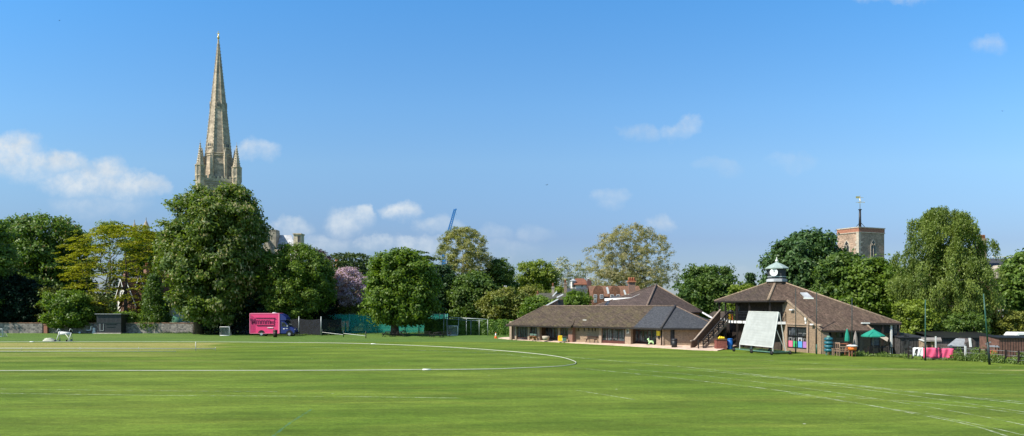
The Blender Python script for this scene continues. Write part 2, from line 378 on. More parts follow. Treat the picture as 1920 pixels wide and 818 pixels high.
m_poster = {k: plain(k + '_poster', c, 0.5, var=0.05) for k, c in dict(pink=(0.80, 0.18, 0.30), green=(0.06, 0.48, 0.16), blue=(0.10, 0.35, 0.70), purple=(0.38, 0.18, 0.48)).items()}

# ------------------------------------------------------------------ ground
def grass_material():
    m, t, p = newmat('mown_grass'); c = N('ShaderNodeTexCoord', t); O = c.outputs['Object']
    s = N('ShaderNodeSeparateXYZ', t); t.links.new(O, s.inputs[0]); X, Y = s.outputs[0], s.outputs[1]
    col = mixc(t, ramp(t, noi(t, O, 0.07, 5, 0.6), 0.35, 0.65), (0.082, 0.134, 0.014), (0.122, 0.172, 0.022))
    # worn, yellower ground scattered over the outfield
    mp = N('ShaderNodeMapping', t); t.links.new(O, mp.inputs[0]); mp.inputs['Rotation'].default_value = (0, 0, R(-24)); mp.inputs['Scale'].default_value = (0.25, 1.3, 1)
    col = mixc(t, ramp(t, noi(t, mp.outputs[0], 0.28, 6, 0.65), 0.46, 0.76, 0, 0.4), col, (0.190, 0.205, 0.032))
    # mowing: two gangs of stripes of their own tone
    def stripes(ang, wid, seed, k):
        m2 = N('ShaderNodeMapping', t); t.links.new(O, m2.inputs[0]); m2.inputs['Rotation'].default_value = (0, 0, R(ang))
        s2 = N('ShaderNodeSeparateXYZ', t); t.links.new(m2.outputs[0], s2.inputs[0])
        wob = mth(t, 'MULTIPLY_ADD', noi(t, O, 0.1, 2), 1.1, seed)
        a = mth(t, 'SINE', mth(t, 'MULTIPLY', mth(t, 'ADD', s2.outputs[1], wob), math.pi / wid))
        return ramp(t, a, -0.35, 0.35, 1 - k, 1 + k)
    col = mixc(t, 1.0, col, stripes(-11, 2.6, 0.4, 0.085), 'MULTIPLY')
    col = mixc(t, 1.0, col, stripes(31, 3.1, 1.4, 0.045), 'MULTIPLY')
    mp3 = N('ShaderNodeMapping', t); t.links.new(O, mp3.inputs[0]); mp3.inputs['Scale'].default_value = (0.28, 1.6, 1)
    col = mixc(t, 1.0, col, ramp(t, noi(t, mp3.outputs[0], 1.1, 5, 0.7), 0.3, 0.7, 0.84, 1.16), 'MULTIPLY')
    # the cricket square: short straw coloured strips, cut in bands
    edge = mth(t, 'MULTIPLY_ADD', noi(t, O, 0.5, 3), 3.0, -1.5)
    Xe = mth(t, 'ADD', X, edge)
    def band(y0, y1, x1, soft, amt):
        a = mth(t, 'MULTIPLY', ramp(t, Y, y0 - 0.4, y0 + 0.4), ramp(t, Y, y1 - 0.4, y1 + 0.4, 1, 0))
        return mth(t, 'MULTIPLY', mth(t, 'MULTIPLY', a, ramp(t, Xe, x1 - soft, x1 + soft, 1, 0)), amt)
    fine = noi(t, mp3.outputs[0], 2.0, 5, 0.7)
    straw = mixc(t, ramp(t, fine, 0.35, 0.65), (0.215, 0.205, 0.055), (0.29, 0.265, 0.085))
    for b in ((89.0, 97.6, -37, 1.5, 0.95), (84.2, 88.6, -34, 2, 0.75), (79.0, 83.6, -35, 4, 0.6), (70.5, 76.5, -31, 7, 0.3), (64.5, 66.0, -20, 12, 0.3)):
        col = mixc(t, band(*b), col, straw)
    # green strip along the far side
    col = mixc(t, mth(t, 'MULTIPLY', ramp(t, Y, 99.4, 100.2), 0.55), col, (0.085, 0.155, 0.045))
    # worn line in front of the gardens at the right
    l2 = mth(t, 'ABSOLUTE', mth(t, 'ADD', Y, mth(t, 'MULTIPLY', X, 0.10)))
    l2 = mth(t, 'ABSOLUTE', mth(t, 'SUBTRACT', l2, 59.5))
    wl = mth(t, 'MULTIPLY', ramp(t, l2, 1.3, 0.0), ramp(t, X, 10, 26))
    col = mixc(t, mth(t, 'MULTIPLY', wl, ramp(t, noi(t, mp3.outputs[0], 0.9, 5, 0.7), 0.42, 0.62)), col, (0.25, 0.24, 0.085))
    # blades, clippings and daisies
    col = mixc(t, 1.0, col, ramp(t, noi(t, O, 1.3, 5, 0.75), 0.32, 0.68, 0.90, 1.10), 'MULTIPLY')
    col = mixc(t, 1.0, col, ramp(t, noi(t, O, 5.0, 5, 0.8), 0.3, 0.7, 0.76, 1.24), 'MULTIPLY')
    col = mixc(t, 1.0, col, ramp(t, noi(t, O, 22.0, 4, 0.8), 0.3, 0.7, 0.62, 1.38), 'MULTIPLY')
    vo = N('ShaderNodeTexVoronoi', t); vo.inputs['Scale'].default_value = 0.55; t.links.new(O, vo.inputs['Vector'])
    dz = mth(t, 'MULTIPLY', ramp(t, vo.outputs['Distance'], 0.045, 0.03), ramp(t, noi(t, O, 0.13, 2), 0.52, 0.6))
    col = mixc(t, mth(t, 'MULTIPLY', dz, 0.7), col, (0.6, 0.6, 0.5))
    t.links.new(col, p.inputs['Base Color']); p.inputs['Roughness'].default_value = 0.85; p.inputs['Specular IOR Level'].default_value = 0.08
    bp = N('ShaderNodeBump', t); bp.inputs['Strength'].default_value = 0.55; bp.inputs['Distance'].default_value = 0.03
    t.links.new(noi(t, O, 30, 4, 0.7), bp.inputs['Height']); t.links.new(bp.outputs[0], p.inputs['Normal'])
    return m
g = MB(); g.add([(-2500, -300, 0), (2500, -300, 0), (2500, 4000, 0), (-2500, 4000, 0)], [(0, 1, 2, 3)])
tag(g.build('ground', grass_material()), 'mown grass playing field with faint stripes and a straw coloured cricket square', kind='structure')

def line_mat(name, col, amt):
    m, t, p = newmat(name); c = N('ShaderNodeTexCoord', t)
    f = ramp(t, noi(t, c.outputs['Object'], 1.2, 6, 0.75), 0.36, 0.66, 0.0, amt)
    p.inputs['Base Color'].default_value = (*col, 1); p.inputs['Roughness'].default_value = 0.9
    t.links.new(f, p.inputs['Alpha']); return m
m_line = line_mat('faded_white_line', (0.62, 0.66, 0.46), 0.60)
m_line2 = line_mat('very_faded_white_line', (0.60, 0.64, 0.42), 0.5)
m_lineblue = line_mat('faded_blue_line', (0.06, 0.28, 0.22), 0.32)
def spline(pts, n=12):
    out = []; P = [pts[0]] + pts + [pts[-1]]
    for i in range(1, len(P) - 2):
        for k in range(n):
            t = k / n; a, b, c, d = P[i - 1], P[i], P[i + 1], P[i + 2]
            out.append(0.5 * ((2 * b) + (c - a) * t + (2 * a - 5 * b + 4 * c - d) * t * t + (3 * b - a - 3 * c + d) * t ** 3))
    out.append(P[-2]); return out
def ground_line(pxs, w, z):
    pts = spline([gp(a, b, 0) for a, b in pxs]); mb = MB(); vs = []; fs = []
    for i, p in enumerate(pts):
        t = (pts[min(i + 1, len(pts) - 1)] - pts[max(0, i - 1)]).normalized(); n = Vector((-t.y, t.x, 0)) * w / 2
        vs += [p + n + Vector((0, 0, z)), p - n + Vector((0, 0, z))]
    for i in range(len(pts) - 1): fs.append((2 * i, 2 * i + 1, 2 * i + 3, 2 * i + 2))
    return mb.add(vs, fs)
LINES = [([(1060, 669), (1200, 681), (1300, 690), (1440, 705), (1600, 722), (1760, 740), (1960, 762)], .16, 0),
         ([(1070, 689), (1190, 701), (1300, 713), (1450, 731), (1600, 755), (1750, 783), (1830, 800), (1905, 824)], .14, 0),
         ([(1080, 732), (1130, 740), (1192, 750)], .10, 0),
         ([(1170, 692), (1330, 706), (1500, 727), (1700, 757), (1850, 783), (1960, 806)], .12, 1),
         ([(1280, 692), (1440, 707), (1600, 728), (1780, 752), (1960, 779)], .14, 1),
         ([(1380, 702), (1540, 717), (1700, 735), (1840, 747), (1960, 758)], .14, 0),
         ([(1560, 744), (1690, 752), (1820, 764), (1960, 782)], .14, 1),
         ([(1480, 738), (1640, 762), (1800, 790), (1960, 826)], .12, 1),
         ([(1300, 668), (1500, 680), (1700, 693), (1960, 706)], .12, 1),
         ([(0, 738), (300, 742), (620, 744), (860, 747)], .14, 1),
         ([(0, 730), (260, 733), (520, 735)], .10, 1),
         ([(420, 650), (640, 653), (900, 662), (1010, 672)], .2, 1),
         ([(560, 641), (760, 647), (930, 660)], .2, 1)]
for i, (p_, w_, k_) in enumerate(LINES):
    tag(ground_line(p_, w_, 0.006 + 0.001 * i).build('field_marking', (m_line, m_line2)[k_]), 'faded white painted line on the grass', kind='structure')
tag(ground_line([(505, 824), (540, 796), (584, 768)], .12, 0.004).build('field_marking', m_lineblue), 'faded blue painted line on the grass', kind='structure')

# apron in front of the long pavilion
out_ = [gp(934, 634.6, .02), gp(957, 637.0, .02), gp(1075, 643.6, .02), gp(1240, 652.8, .02), gp(1300, 656.5, .02), gp(1345, 658, .02)]
inn_ = [Vector((-1.2, 112.5, .10)), Vector((0.5, 109, .30)), Vector((10.8, 98.3, .30)), Vector((19.6, 90.2, .30)), Vector((23.6, 88.6, .30)), Vector((27.0, 88.0, .30))]
pv = MB(); vs = []; fs = []
for a, b in zip(out_, inn_):
    k = a.lerp(b, 0.12); k.z = a.z + 0.06
    vs += [a - Vector((0, 0, .3)), a + Vector((0, 0, .04)), k, b]
for i in range(len(out_) - 1):
    for j in range(3): fs.append((4 * i + j, 4 * (i + 1) + j, 4 * (i + 1) + j + 1, 4 * i + j + 1))
pv.add(vs, fs)
tag(pv.build('paving', m_pave), 'pale pink concrete apron in front of the long pavilion', kind='structure')
# ------------------------------------------------------------------ buildings
# ---- cathedral
CX, CY = W2(409.5, 245), 245.0
rc = Vector((CX, CY, 0)); s245 = F / 245
crz = math.atan2(6.9 - (-2.9) if False else -9.8, 4.0)     # side F->... see corners below
cornL, cornF, cornR, cornB = Vector((-7.1, 3.0)), Vector((-3.0, -7.1)), Vector((7.1, -3.0)), Vector((3.0, 7.1))
ang_c = math.atan2((cornR - cornF).y, (cornR - cornF).x)
cat_ = thing('cathedral', 'stone cathedral with a very tall crocketed spire behind the largest chestnut tree', 'cathedral', rc, ang_c)
def cz(py): return ZP(py, 245)
MC = frame(rc, ang_c); half = (cornR - cornF).length / 2
ztop = cz(345)
b = MB(MC); b.box(-half, half, -half, half, 0, ztop)
for z in (cz(352), cz(349)): b.box(-half - .22, half + .22, -half - .22, half + .22, z - .18, z + .12)
twr = b.build('tower', m_cath, cat_)
b = MB(MC)
for sgn in ((1, 0), (-1, 0), (0, 1), (0, -1)):            # crenellated parapet, four sides
    n_m = 7; L = 2 * half - 2.6
    for i in range(n_m):
        c0 = -L / 2 + L * i / n_m + .12; c1 = c0 + L / n_m * .58
        for (a0, a1, zz0, zz1) in ((c0, c1, ztop + .9, ztop + 1.7),):
            if sgn[0]: b.box(sgn[0] * half - .2, sgn[0] * half + .2, a0, a1, zz0, zz1)
            else: b.box(a0, a1, sgn[1] * half - .2, sgn[1] * half + .2, zz0, zz1)
    if sgn[0]: b.box(sgn[0] * half - .2, sgn[0] * half + .2, -L / 2, L / 2, ztop, ztop + .9)
    else: b.box(-L / 2, L / 2, sgn[1] * half - .2, sgn[1] * half + .2, ztop, ztop + .9)
b.build('parapet', m_cath_rib, twr)
# tower windows (mostly behind the chestnut)
for sx_ in (-1, 1):
    for k in (-1, 0, 1):
        b = MB(MC); x = k * 2.8
        b.box(x - .7, x + .7, -half - .03, -half + .2, ztop - 10, ztop - 3) if sx_ < 0 else b.box(-half - .03, -half + .2, x - .7, x + .7, ztop - 10, ztop - 3)
        b.build('window', m_glass_open, twr)
for cpt in (cornL, cornF, cornR, cornB):                   # four corner turrets with spirelets
    c = rc + Vector((cpt.x, cpt.y, 0)); r = 1.42
    b = MB(); b.lathe(c, [(r, 0), (r, cz(338)), (r + .16, cz(337.5)), (r + .16, cz(336.5)), (r, cz(336)), (r, cz(319)), (r + .22, cz(318.5)), (r + .22, cz(317)), (r * .8, cz(316.6))], 8, R(22.5), False)
    for k in range(8):
        an = R(22.5) + k * math.pi / 4
        b.tube([c + Vector((r * math.cos(an), r * math.sin(an), cz(345))), c + Vector((r * math.cos(an), r * math.sin(an), cz(318)))], .16, 5, False)
    tr = b.build('turret', m_cath_rib, cat_)
    for k in range(8):
        an = R(45) * k; d = Vector((math.cos(an), math.sin(an), 0)); q = Vector((-d.y, d.x, 0)); rr = r * .925
        if d.y > 0.3: continue
        b = MB(); p0 = c + d * (rr - .1)
        b.prism([p0 + q * .26 + Vector((0, 0, cz(333))), p0 - q * .26 + Vector((0, 0, cz(333))), p0 - q * .26 + Vector((0, 0, cz(323))), p0 + Vector((0, 0, cz(321))), p0 + q * .26 + Vector((0, 0, cz(323)))], d * .125)
        b.build('blind_panel', m_cath_dark, tr)
    b = MB(); zt = cz(276); zb = cz(316.6)
    b.lathe(c, [(1.15, zb), (.62, zb + (zt - zb) * .45), (.05, zt), (.04, zt + .9)], 8, R(22.5), False)
    for k in range(8):
        an = R(22.5) + k * math.pi / 4
        for j in range(9):
            f = (j + .5) / 9; rr = 1.15 * (1 - f) + .05
            b.box(*[w for a in ((c.x + rr * math.cos(an), .09), (c.y + rr * math.sin(an), .09), (zb + (zt - zb) * f, .12)) for w in (a[0] - a[1], a[0] + a[1])])
    b.build('spirelet', m_cath_rib, tr)
# main spire, octagonal
zb, zt = ztop - .5, cz(74)
RB = 5.15
def rs(z): return RB * (1 - (z - zb) / (zt - zb)) + .12
b = MB(); b.lathe(rc, [(rs(zb), zb), (rs(cz(290)), cz(290)), (rs(cz(180)), cz(180)), (rs(zt), zt)], 8, R(22.5) + ang_c, False)
spire = b.build('spire', m_cath, cat_)
b = MB()
for k in range(8):
    an = R(22.5) + ang_c + k * math.pi / 4; d = Vector((math.cos(an), math.sin(an), 0))
    b.tube([rc + d * rs(zb) + Vector((0, 0, zb)), rc + d * rs(zt) + Vector((0, 0, zt))], [.26, .09], 5, False)
    for j in range(44):                                    # crockets
        z = zb + 1.2 + (zt - zb - 2) * j / 44; q = rc + d * (rs(z) + .22) + Vector((0, 0, z)); w = .24 * (1 - .5 * j / 44)
        b.add([q + d * w + Vector((0, 0, .12)), q - d * w * .6 + Vector((0, 0, -w)), q - d * w * .6 + Vector((0, 0, w)), q + Vector((-d.y, d.x, 0)) * w * .7, q - Vector((-d.y, d.x, 0)) * w * .7],
              [(0, 1, 3), (0, 3, 2), (0, 4, 1), (0, 2, 4), (1, 4, 2, 3)])
b.build('crocketed_rib', m_cath_rib, spire)
for z, w in ((cz(291), .1), (cz(295), .1)):
    b = MB(); b.lathe(rc, [(rs(z) + .02, z - .22), (rs(z) + .22, z - .1), (rs(z) + .22, z + .1), (rs(z) - .1, z + .22)], 8, R(22.5) + ang_c, False); b.build('string_course', m_cath_rib, spire)
def lucarne(k, z0, z1, w):
    an = ang_c + k * math.pi / 4; d = Vector((math.cos(an), math.sin(an), 0)); q = Vector((-d.y, d.x, 0))
    rr0 = rs(z0) * math.cos(R(22.5)) + .25
    def pt(a, z, out=0): return rc + d * (rr0 + out) + q * a + Vector((0, 0, z))
    zm = z0 + (z1 - z0) * .62
    b = MB(); b.prism([pt(-w, z0), pt(w, z0), pt(w, zm), pt(0, z1), pt(-w, zm)], -d * 1.6)
    o = b.build('lucarne', m_cath_rib, spire)
    b = MB()
    for s_ in (-1, 1):
        c0 = s_ * w * .40; h = w * .27
        b.prism([pt(c0 - h, z0 + .5, .02), pt(c0 + h, z0 + .5, .02), pt(c0 + h, zm - .3, .02), pt(c0, zm + .35, .02), pt(c0 - h, zm - .3, .02)], d * .02)
    b.build('window', m_black, o) if False else b.build('lancet_window', m_glass_open, spire)
for k in (-3, -1, -2, 0) if False else range(8):
    if k % 2 == 1: lucarne(k, cz(281), cz(268), .95)
for k in range(8):
    if k % 2 == 0: lucarne(k, cz(206), cz(192), .5)
for k in range(8):                                         # buttress pinnacles round the spire foot
    an = R(22.5) + ang_c + k * math.pi / 4; d = Vector((math.cos(an), math.sin(an), 0)); c = rc + d * (RB + .15)
    b = MB(); b.lathe(c, [(.62, ztop), (.58, cz(303)), (.48, cz(300)), (.42, cz(293)), (.04, cz(281))], 4, an + R(45), False)
    b.tube([c + Vector((0, 0, cz(306))), rc + d * rs(cz(296)) + Vector((0, 0, cz(296)))], [.5, .25], 4, False)
    b.build('buttress_pinnacle', m_cath_rib, spire)
b = MB(); b.lathe(rc, [(.12, zt), (.34, zt + .25), (.42, zt + .6), (.3, zt + .95), (.12, zt + 1.1), (.07, zt + 2.3), (.16, zt + 2.5), (.05, zt + 2.7)], 8)
b.box(rc.x - .42, rc.x + .42, rc.y - .04, rc.y + .04, zt + 1.7, zt + 2.0)
b.build('gilded_finial', m_gold, spire)
# transept and presbytery pieces that show past the trees
def at245(px, py, Y=245): return P3(px, py, Y)
b = MB(); Y0 = 236
xa, xb = W2(496, Y0), W2(566, Y0)
b.box(xa, xb, Y0, Y0 + 11, 0, ZP(468, Y0)); b.build('presbytery_wall', m_cath, cat_)
b = MB(); b.prism([P3(515, 441, Y0 + 5.5), P3(520, 478, Y0 - .2), P3(560, 478, Y0 - .2), P3(546, 441, Y0 + 5.5)], (0, .3, -.2))
b.prism([P3(515, 441, Y0 + 5.6), P3(520, 474, Y0 + 11.5), P3(560, 474, Y0 + 11.5), P3(546, 441, Y0 + 5.6)], (0, .2, -.3)); b.build('roof', m_lead, cat_)
b = MB(); b.box(W2(551, Y0), W2(565, Y0), Y0 - .5, Y0 + 3.2, 0, ZP(440, Y0)); b.box(W2(550, Y0), W2(566, Y0), Y0 - .8, Y0 + 3.5, ZP(440, Y0), ZP(438, Y0))
tw_ = b.build('stair_turret', m_cath_rib, cat_)
for (y0_, y1_) in ((443, 455), (458, 465)):
    b = MB(); b.box(W2(559, Y0), W2(561.2, Y0), Y0 - .56, Y0 - .4, ZP(y1_, Y0), ZP(y0_, Y0)); b.box(W2(562.2, Y0), W2(564, Y0), Y0 - .56, Y0 - .4, ZP(y1_, Y0), ZP(y0_, Y0)); b.build('opening', m_glass_open, tw_)
b = MB(); b.box(W2(502, Y0), W2(515.5, Y0), Y0 + 1, Y0 + 5, 0, ZP(434, Y0))
for k in range(4): b.box(W2(502.5 + 3.5 * k, Y0), W2(504.5 + 3.5 * k, Y0), Y0 + .95, Y0 + 5, ZP(434, Y0), ZP(430, Y0))
b.build('stair_turret', m_cath_dark, cat_)
b = MB(); b.prism([P3(497, 443, Y0 - 1), P3(511, 480, Y0 - 1), P3(490, 480, Y0 - 1)], (0, 2, 0)); b.build('gable', m_cath, cat_)
Yn = 250
for (px, tip, eav, w) in ((252.3, 412, 431, 9.5), (274, 408, 428, 12.5)):
    c = Vector((W2(px, Yn), Yn, 0)); r = w / 2 * Yn / F
    b = MB(); b.lathe(c, [(r * .72, 0), (r * .72, ZP(eav, Yn))], 8, 0, False)
    o = b.build('nave_turret', m_cath_rib, cat_)
    b = MB(); ze = ZP(eav, Yn); zt_ = ZP(tip, Yn); b.lathe(c, [(r * 1.1, ze - .1), (r * 1.08, ze + .15), (r * .35, ze + (zt_ - ze) * .55), (.12, ze + (zt_ - ze) * .72), (.08, zt_)], 12, 0, False); b.build('conical_roof', m_cath_dark, o)
    b = MB()
    for k in range(8):
        an = -math.pi * k / 7; d = Vector((math.cos(an), math.sin(an), 0)); q = c + d * r * .69
        b.prism([q + Vector((-.18, 0, ze - 2.6)), q + Vector((.18, 0, ze - 2.6)), q + Vector((.18, 0, ze - .7)), q + Vector((-.18, 0, ze - .7))], d * .1)
    b.build('louvre', m_glass_open, o)
b = MB(); b.box(W2(256, Yn), W2(330, Yn), Yn + 1, Yn + 12, 0, ZP(436, Yn)); b.box(W2(262, Yn), W2(330, Yn), Yn + .7, Yn + 1.3, ZP(436, Yn), ZP(434, Yn)); b.build('nave_wall', m_cath, cat_)

# ---- church tower on the right, square tower set cornerwise
Yc = 132.0; K = Vector((W2(1610, Yc), Yc, 0)); sC = Yc / F
kL = Vector((W2(1570, Yc + 4), Yc + 4.2, 0)); kR = Vector((W2(1657, Yc + 2.4), Yc + 2.6, 0))
dR = (kR - K).normalized(); angK = math.atan2(dR.y, dR.x)
side = 5.2
dR = Vector((math.cos(angK), math.sin(angK), 0)); dL = Vector((-dR.y, dR.x, 0))
sR = (W2(1658, 1) * K.y - K.x) / (dR.x - W2(1658, 1) * dR.y)
sL = (W2(1570, 1) * K.y - K.x) / (dL.x - W2(1570, 1) * dL.y)
ch = thing('church_tower', 'square flint church tower with brick parapet and weathervane beside the weeping tree', 'church tower', K, angK)
MK = frame(K, angK); zc = lambda py: ZP(py, Yc)
zp = zc(436); b = MB(MK); b.box(0, sR, 0, sL, 0, zp); b.build('tower_wall', m_flint, ch)
b = MB(MK); b.box(-.12, sR + .12, -.12, sL + .12, zp, zc(434.5)); b.build('string_course', m_quoin, ch)
b = MB(MK); b.box(-.08, sR + .08, -.08, sL + .08, zc(484) - .12, zc(482)); b.build('string_course', m_quoin, ch)
b = MB(MK); b.box(-.05, sR + .05, -.05, sL + .05, zc(434.5), zc(427)); b.build('parapet', plain('orange_brick_band', (0.36, 0.155, 0.095), 0.9, var=0.12, scale=4), ch)
b = MB(MK); b.box(-.14, sR + .14, -.14, sL + .14, zc(427), zc(425.2)); b.build('coping', m_quoin, ch)
b = MB(MK); b.box(-.1, .42, -.1, .42, 0, zp - .01)
for k in range(12): b.box(-.115, .62 + .2 * (k % 2), -.115, .62 + .2 * ((k + 1) % 2), 6 + k * .9, 6.42 + k * .9)
b.build('quoins', m_quoin, ch)
def lancet(M, x, z0, z1, w, face, nm='belfry_window'):
    """pointed two light window in the local frame; face 0 = front (y=0), 1 = left (x=0)"""
    def P(a, d, z): return (a, -d, z) if face == 0 else (-d, a, z)
    D = Vector((0, -1, 0)) if face == 0 else Vector((-1, 0, 0))
    h = z1 - z0; zs = z0 + h * .62
    def arch(ww, zz0, zt_): return [P(x - ww, 0, zz0), P(x + ww, 0, zz0), P(x + ww, 0, zs), P(x + ww * .7, 0, zs + (zt_ - zs) * .55), P(x, 0, zt_), P(x - ww * .7, 0, zs + (zt_ - zs) * .55), P(x - ww, 0, zs)]
    b = MB(M); b.prism([Vector(p) for p in arch(w + .17, z0 - .15, z1 + .25)], D * .06); o = b.build(nm, m_quoin, ch)
    b = MB(M); b.prism([Vector(p) + D * .061 for p in arch(w, z0, z1)], D * .012); b.build('opening', m_glass_open, o)
    b = MB(M)
    for (a0, a1, q0, q1) in ((x - .06, x + .06, z0, zs + h * .1),):
        vs = [P(a0, .075, q0), P(a1, .075, q0), P(a1, .075, q1), P(a0, .075, q1)]; b.prism([Vector(p) for p in vs], D * .05)
    b.tube([Vector(P(x, .1, zs)), Vector(P(x - w * .55, .1, zs + h * .16)), Vector(P(x - w * .9, .1, zs + h * .02))], .05, 4)
    b.tube([Vector(P(x, .1, zs)), Vector(P(x + w * .55, .1, zs + h * .16)), Vector(P(x + w * .9, .1, zs + h * .02))], .05, 4)
    b.build('mullion', m_quoin, o)
lancet(MK, sR * .56, zc(480), zc(449), .52, 0)
lancet(MK, sL * .55, zc(481), zc(450), .52, 1)
cm = K + (dR * sR + dL * sL) * .5; Ym = cm.y
tpx = 1612.5
pm = Vector((W2(tpx, Ym), Ym, 0))
b = MB(); b.tube([pm + Vector((0, 0, zc(427))), pm + Vector((0, 0, ZP(394, Ym)))], [.26, .18], 8); b.lathe(pm, [(.3, ZP(394, Ym)), (.34, ZP(393, Ym)), (.1, ZP(392, Ym))], 8)
b.tube([pm + Vector((-1.1, 0, zc(427))), pm + Vector((-.1, 0, zc(414)))], .05, 5); b.tube([pm + Vector((1.3, 0, zc(427))), pm + Vector((.1, 0, zc(413)))], .05, 5)
b.build('mast', m_black, ch)
b = MB(); z0 = ZP(393, Ym); z1 = ZP(367, Ym); b.tube([pm + Vector((0, 0, z0)), pm + Vector((0, 0, z1))], .045, 6)
za = ZP(379.5, Ym); b.bar(pm + Vector((-.75, 0, za)), pm + Vector((.75, 0, za)), .05, .06); b.bar(pm + Vector((0, -.7, za)), pm + Vector((0, .7, za)), .05, .06)
zv = ZP(371, Ym); b.bar(pm + Vector((-.75, 0, zv + .14)), pm + Vector((.6, 0, zv)), .04, .06)
b.box(pm.x - .75, pm.x - .1, pm.y - .03, pm.y + .03, zv - .1, zv + .26); b.lathe(pm + Vector((.75, 0, za - .1)), [(.02, 0), (.12, .1), (.02, .2)], 6)
b.build('weathervane', m_gold, ch)

# ---- long low pavilion
O1 = Vector((-0.5, 105.0, 0)); d1 = Vector((17.9, -18.0, 0)); L1 = d1.length; d1.normalize(); a1 = math.atan2(d1.y, d1.x)
n1_ = Vector((-d1.y, d1.x, 0))
M1 = frame(O1, a1)
def U(px, v, O=O1, d=d1, n=n1_):
    k = (px - 960) / F; return (k * (O.y + v * n.y) - O.x - v * n.x) / (d.x - k * d.y)
def Zu(py, u, v, O=O1, d=d1, n=n1_): return ZP(py, O.y + u * d.y + v * n.y)
pav = thing('long_pavilion', 'long low brick pavilion with mossy brown tiled roof and tan piers', 'pavilion', O1, a1)
E0 = Vector((-0.5, 105, 2.25)); E1 = Vector((17.4, 87, 2.25)); E2 = Vector((24.2, 86.21, 2.25)); R0 = Vector((4.53, 105.85, 4.78)); R1 = Vector((19.8, 90.5, 4.78))
EB0 = Vector((5.6, 112.0, 2.25)); E3 = Vector((27.5, 94.0, 2.25)); EB1 = Vector((24.5, 95.5, 2.25))
def lerp(a, b, t): return a.lerp(b, t)
S0 = lerp(E0, E1, (U(1188, 0)) / L1); S1 = lerp(R0, R1, .86)
V1 = lerp(E0, E1, U(1074, 0) / L1); V2 = lerp(R0, R1, .30)
b = MB(); b.slab([E0, V1, V2, R0], .12); b.slab([EB0, E0, R0], .12)
VM = lerp(V1, V2, .42)
up_ = Vector((0, 0, .0))
b.slab([V1, S0, S1, V2], .12)
b.slab([R0, R1, EB1, EB0], .12)
roof1 = b.build('roof', m_tile_brown, pav)
# the left half of the eaves runs a little further out, with a short verge
dn = (E0 - R0); nd = -n1_ * .35 + Vector((0, 0, -.17))
V1b = lerp(V1, V2, .30)
b = MB(); q0 = lerp(E0, R0, .06); lift = Vector((0, 0, .13))
b.slab([E0 + nd - d1 * .2 + lift, V1 + nd + lift, V1 + lift, V1b + lift * .6, q0 + lift * .2], .14); b.build('lower_eave', m_tile_brown, roof1)
b = MB(); b.slab([S0 + Vector((0, 0, .01)), E1 + Vector((0, 0, .01)), R1 + Vector((0, 0, .01)), S1 + Vector((0, 0, .01))], .14)
b.slab([E1, E2, R1], .14); b.slab([E2, E3, EB1, R1], .14); b.build('slate_roof', m_tile_slate, pav)
b = MB(); b.tube([R0 + Vector((0, 0, .03)), R1 + Vector((0, 0, .03))], .10, 6); b.tube([E0, R0], .09, 6); b.build('ridge', m_ridge, pav)
b = MB(); b.tube([E1 + Vector((0, 0, .03)), R1 + Vector((0, 0, .05))], .16, 6); b.build('hip_ridge', m_hip_dark, pav)
b = MB(); b.tube([E2, R1 + Vector((0, 0, .04))], .07, 6); b.build('hip_ridge', m_ridge, pav)
# gutter and fascia
b = MB()
for p, q in ((E0, E1), (E1, E2)): b.bar(p - Vector((0, 0, .14)), q - Vector((0, 0, .14)), .1, .16)
b.bar(V1 + nd + Vector((0, 0, -.05)), E0 + nd - d1 * .2 + Vector((0, 0, -.05)), .08, .14); b.build('fascia', m_darkwood, pav)
b = MB(); b.slab([E0 - Vector((0, 0, .13)), E1 - Vector((0, 0, .13)), E1 + n1_ * 1.1 - Vector((0, 0, .13)), E0 + n1_ * 1.1 - Vector((0, 0, .13))], .03); b.build('soffit', m_darkwood, pav)
VW = 0.95; ZB = 0.0; ZT = 2.62
def seg(mb, p0, p1, z0, z1, v0=VW, v1=None): mb.box(U(p0, v0), U(p1, v0), v0, v0 + .3 if v1 is None else v1, z0, z1)
piers = [(955, 959), (965, 968), (989, 992.5), (1007, 1011.5), (1045.5, 1050), (1066, 1070), (1122.5, 1127.5), (1171.5, 1182.5), (1230.5, 1239.5)]
for p in piers:
    b = MB(M1); seg(b, p[0], p[1], ZB, ZT, VW - .12, VW + .35); b.build('pier', m_pier, pav, bevel=.02)
# dark side infill at the far left
b = MB(M1); seg(b, 959.2, 964.8, ZB, ZT, VW + .15); b.build('infill', m_darkwood, pav)
def glazing(p0, p1, z0, z1, nm, nx, v=VW + .12, transom=None, parent=pav, M=M1, UF=U, fw=.06):
    """timber frame, panes and mullions between two pixel columns"""
    u0, u1 = UF(p0, v), UF(p1, v); b = MB(M); b.box(u0, u1, v, v + .05, z0, z1); g_ = b.build(nm, m_glass, parent)
    b = MB(M)
    for i in range(nx + 1):
        u = u0 + (u1 - u0) * i / nx; b.box(max(u0, u - fw / 2), min(u1, u + fw / 2), v - .04, v - .002, z0, z1)
    for z in (z0, z1 - fw) + ((transom,) if transom else ()): b.box(u0 + .001, u1 - .001, v - .05, v - .003, z, z + fw)
    b.build('window_frame', m_redframe, g_); return g_, u0, u1
def lowwall(p0, p1, z1, mat=m_brick_tan, v=VW + .02):
    b = MB(M1); b.box(U(p0, v), U(p1, v), v, v + .28, ZB, z1); b.build('low_wall', mat, pav)
g1, *_ = glazing(968, 989, .30, 2.3, 'glazed_door', 5, transom=1.9)
g2, *_ = glazing(992.5, 1007, .95, 2.3, 'window', 3, transom=1.9); lowwall(992.5, 1007, .95)
g3, *_ = glazing(1011.5, 1045.5, .30, 2.2, 'glazed_door', 6, v=VW + 1.3, transom=1.85)
g4, *_ = glazing(1050, 1066, .85, 2.3, 'window', 3, transom=1.9); lowwall(1050, 1066, .85)
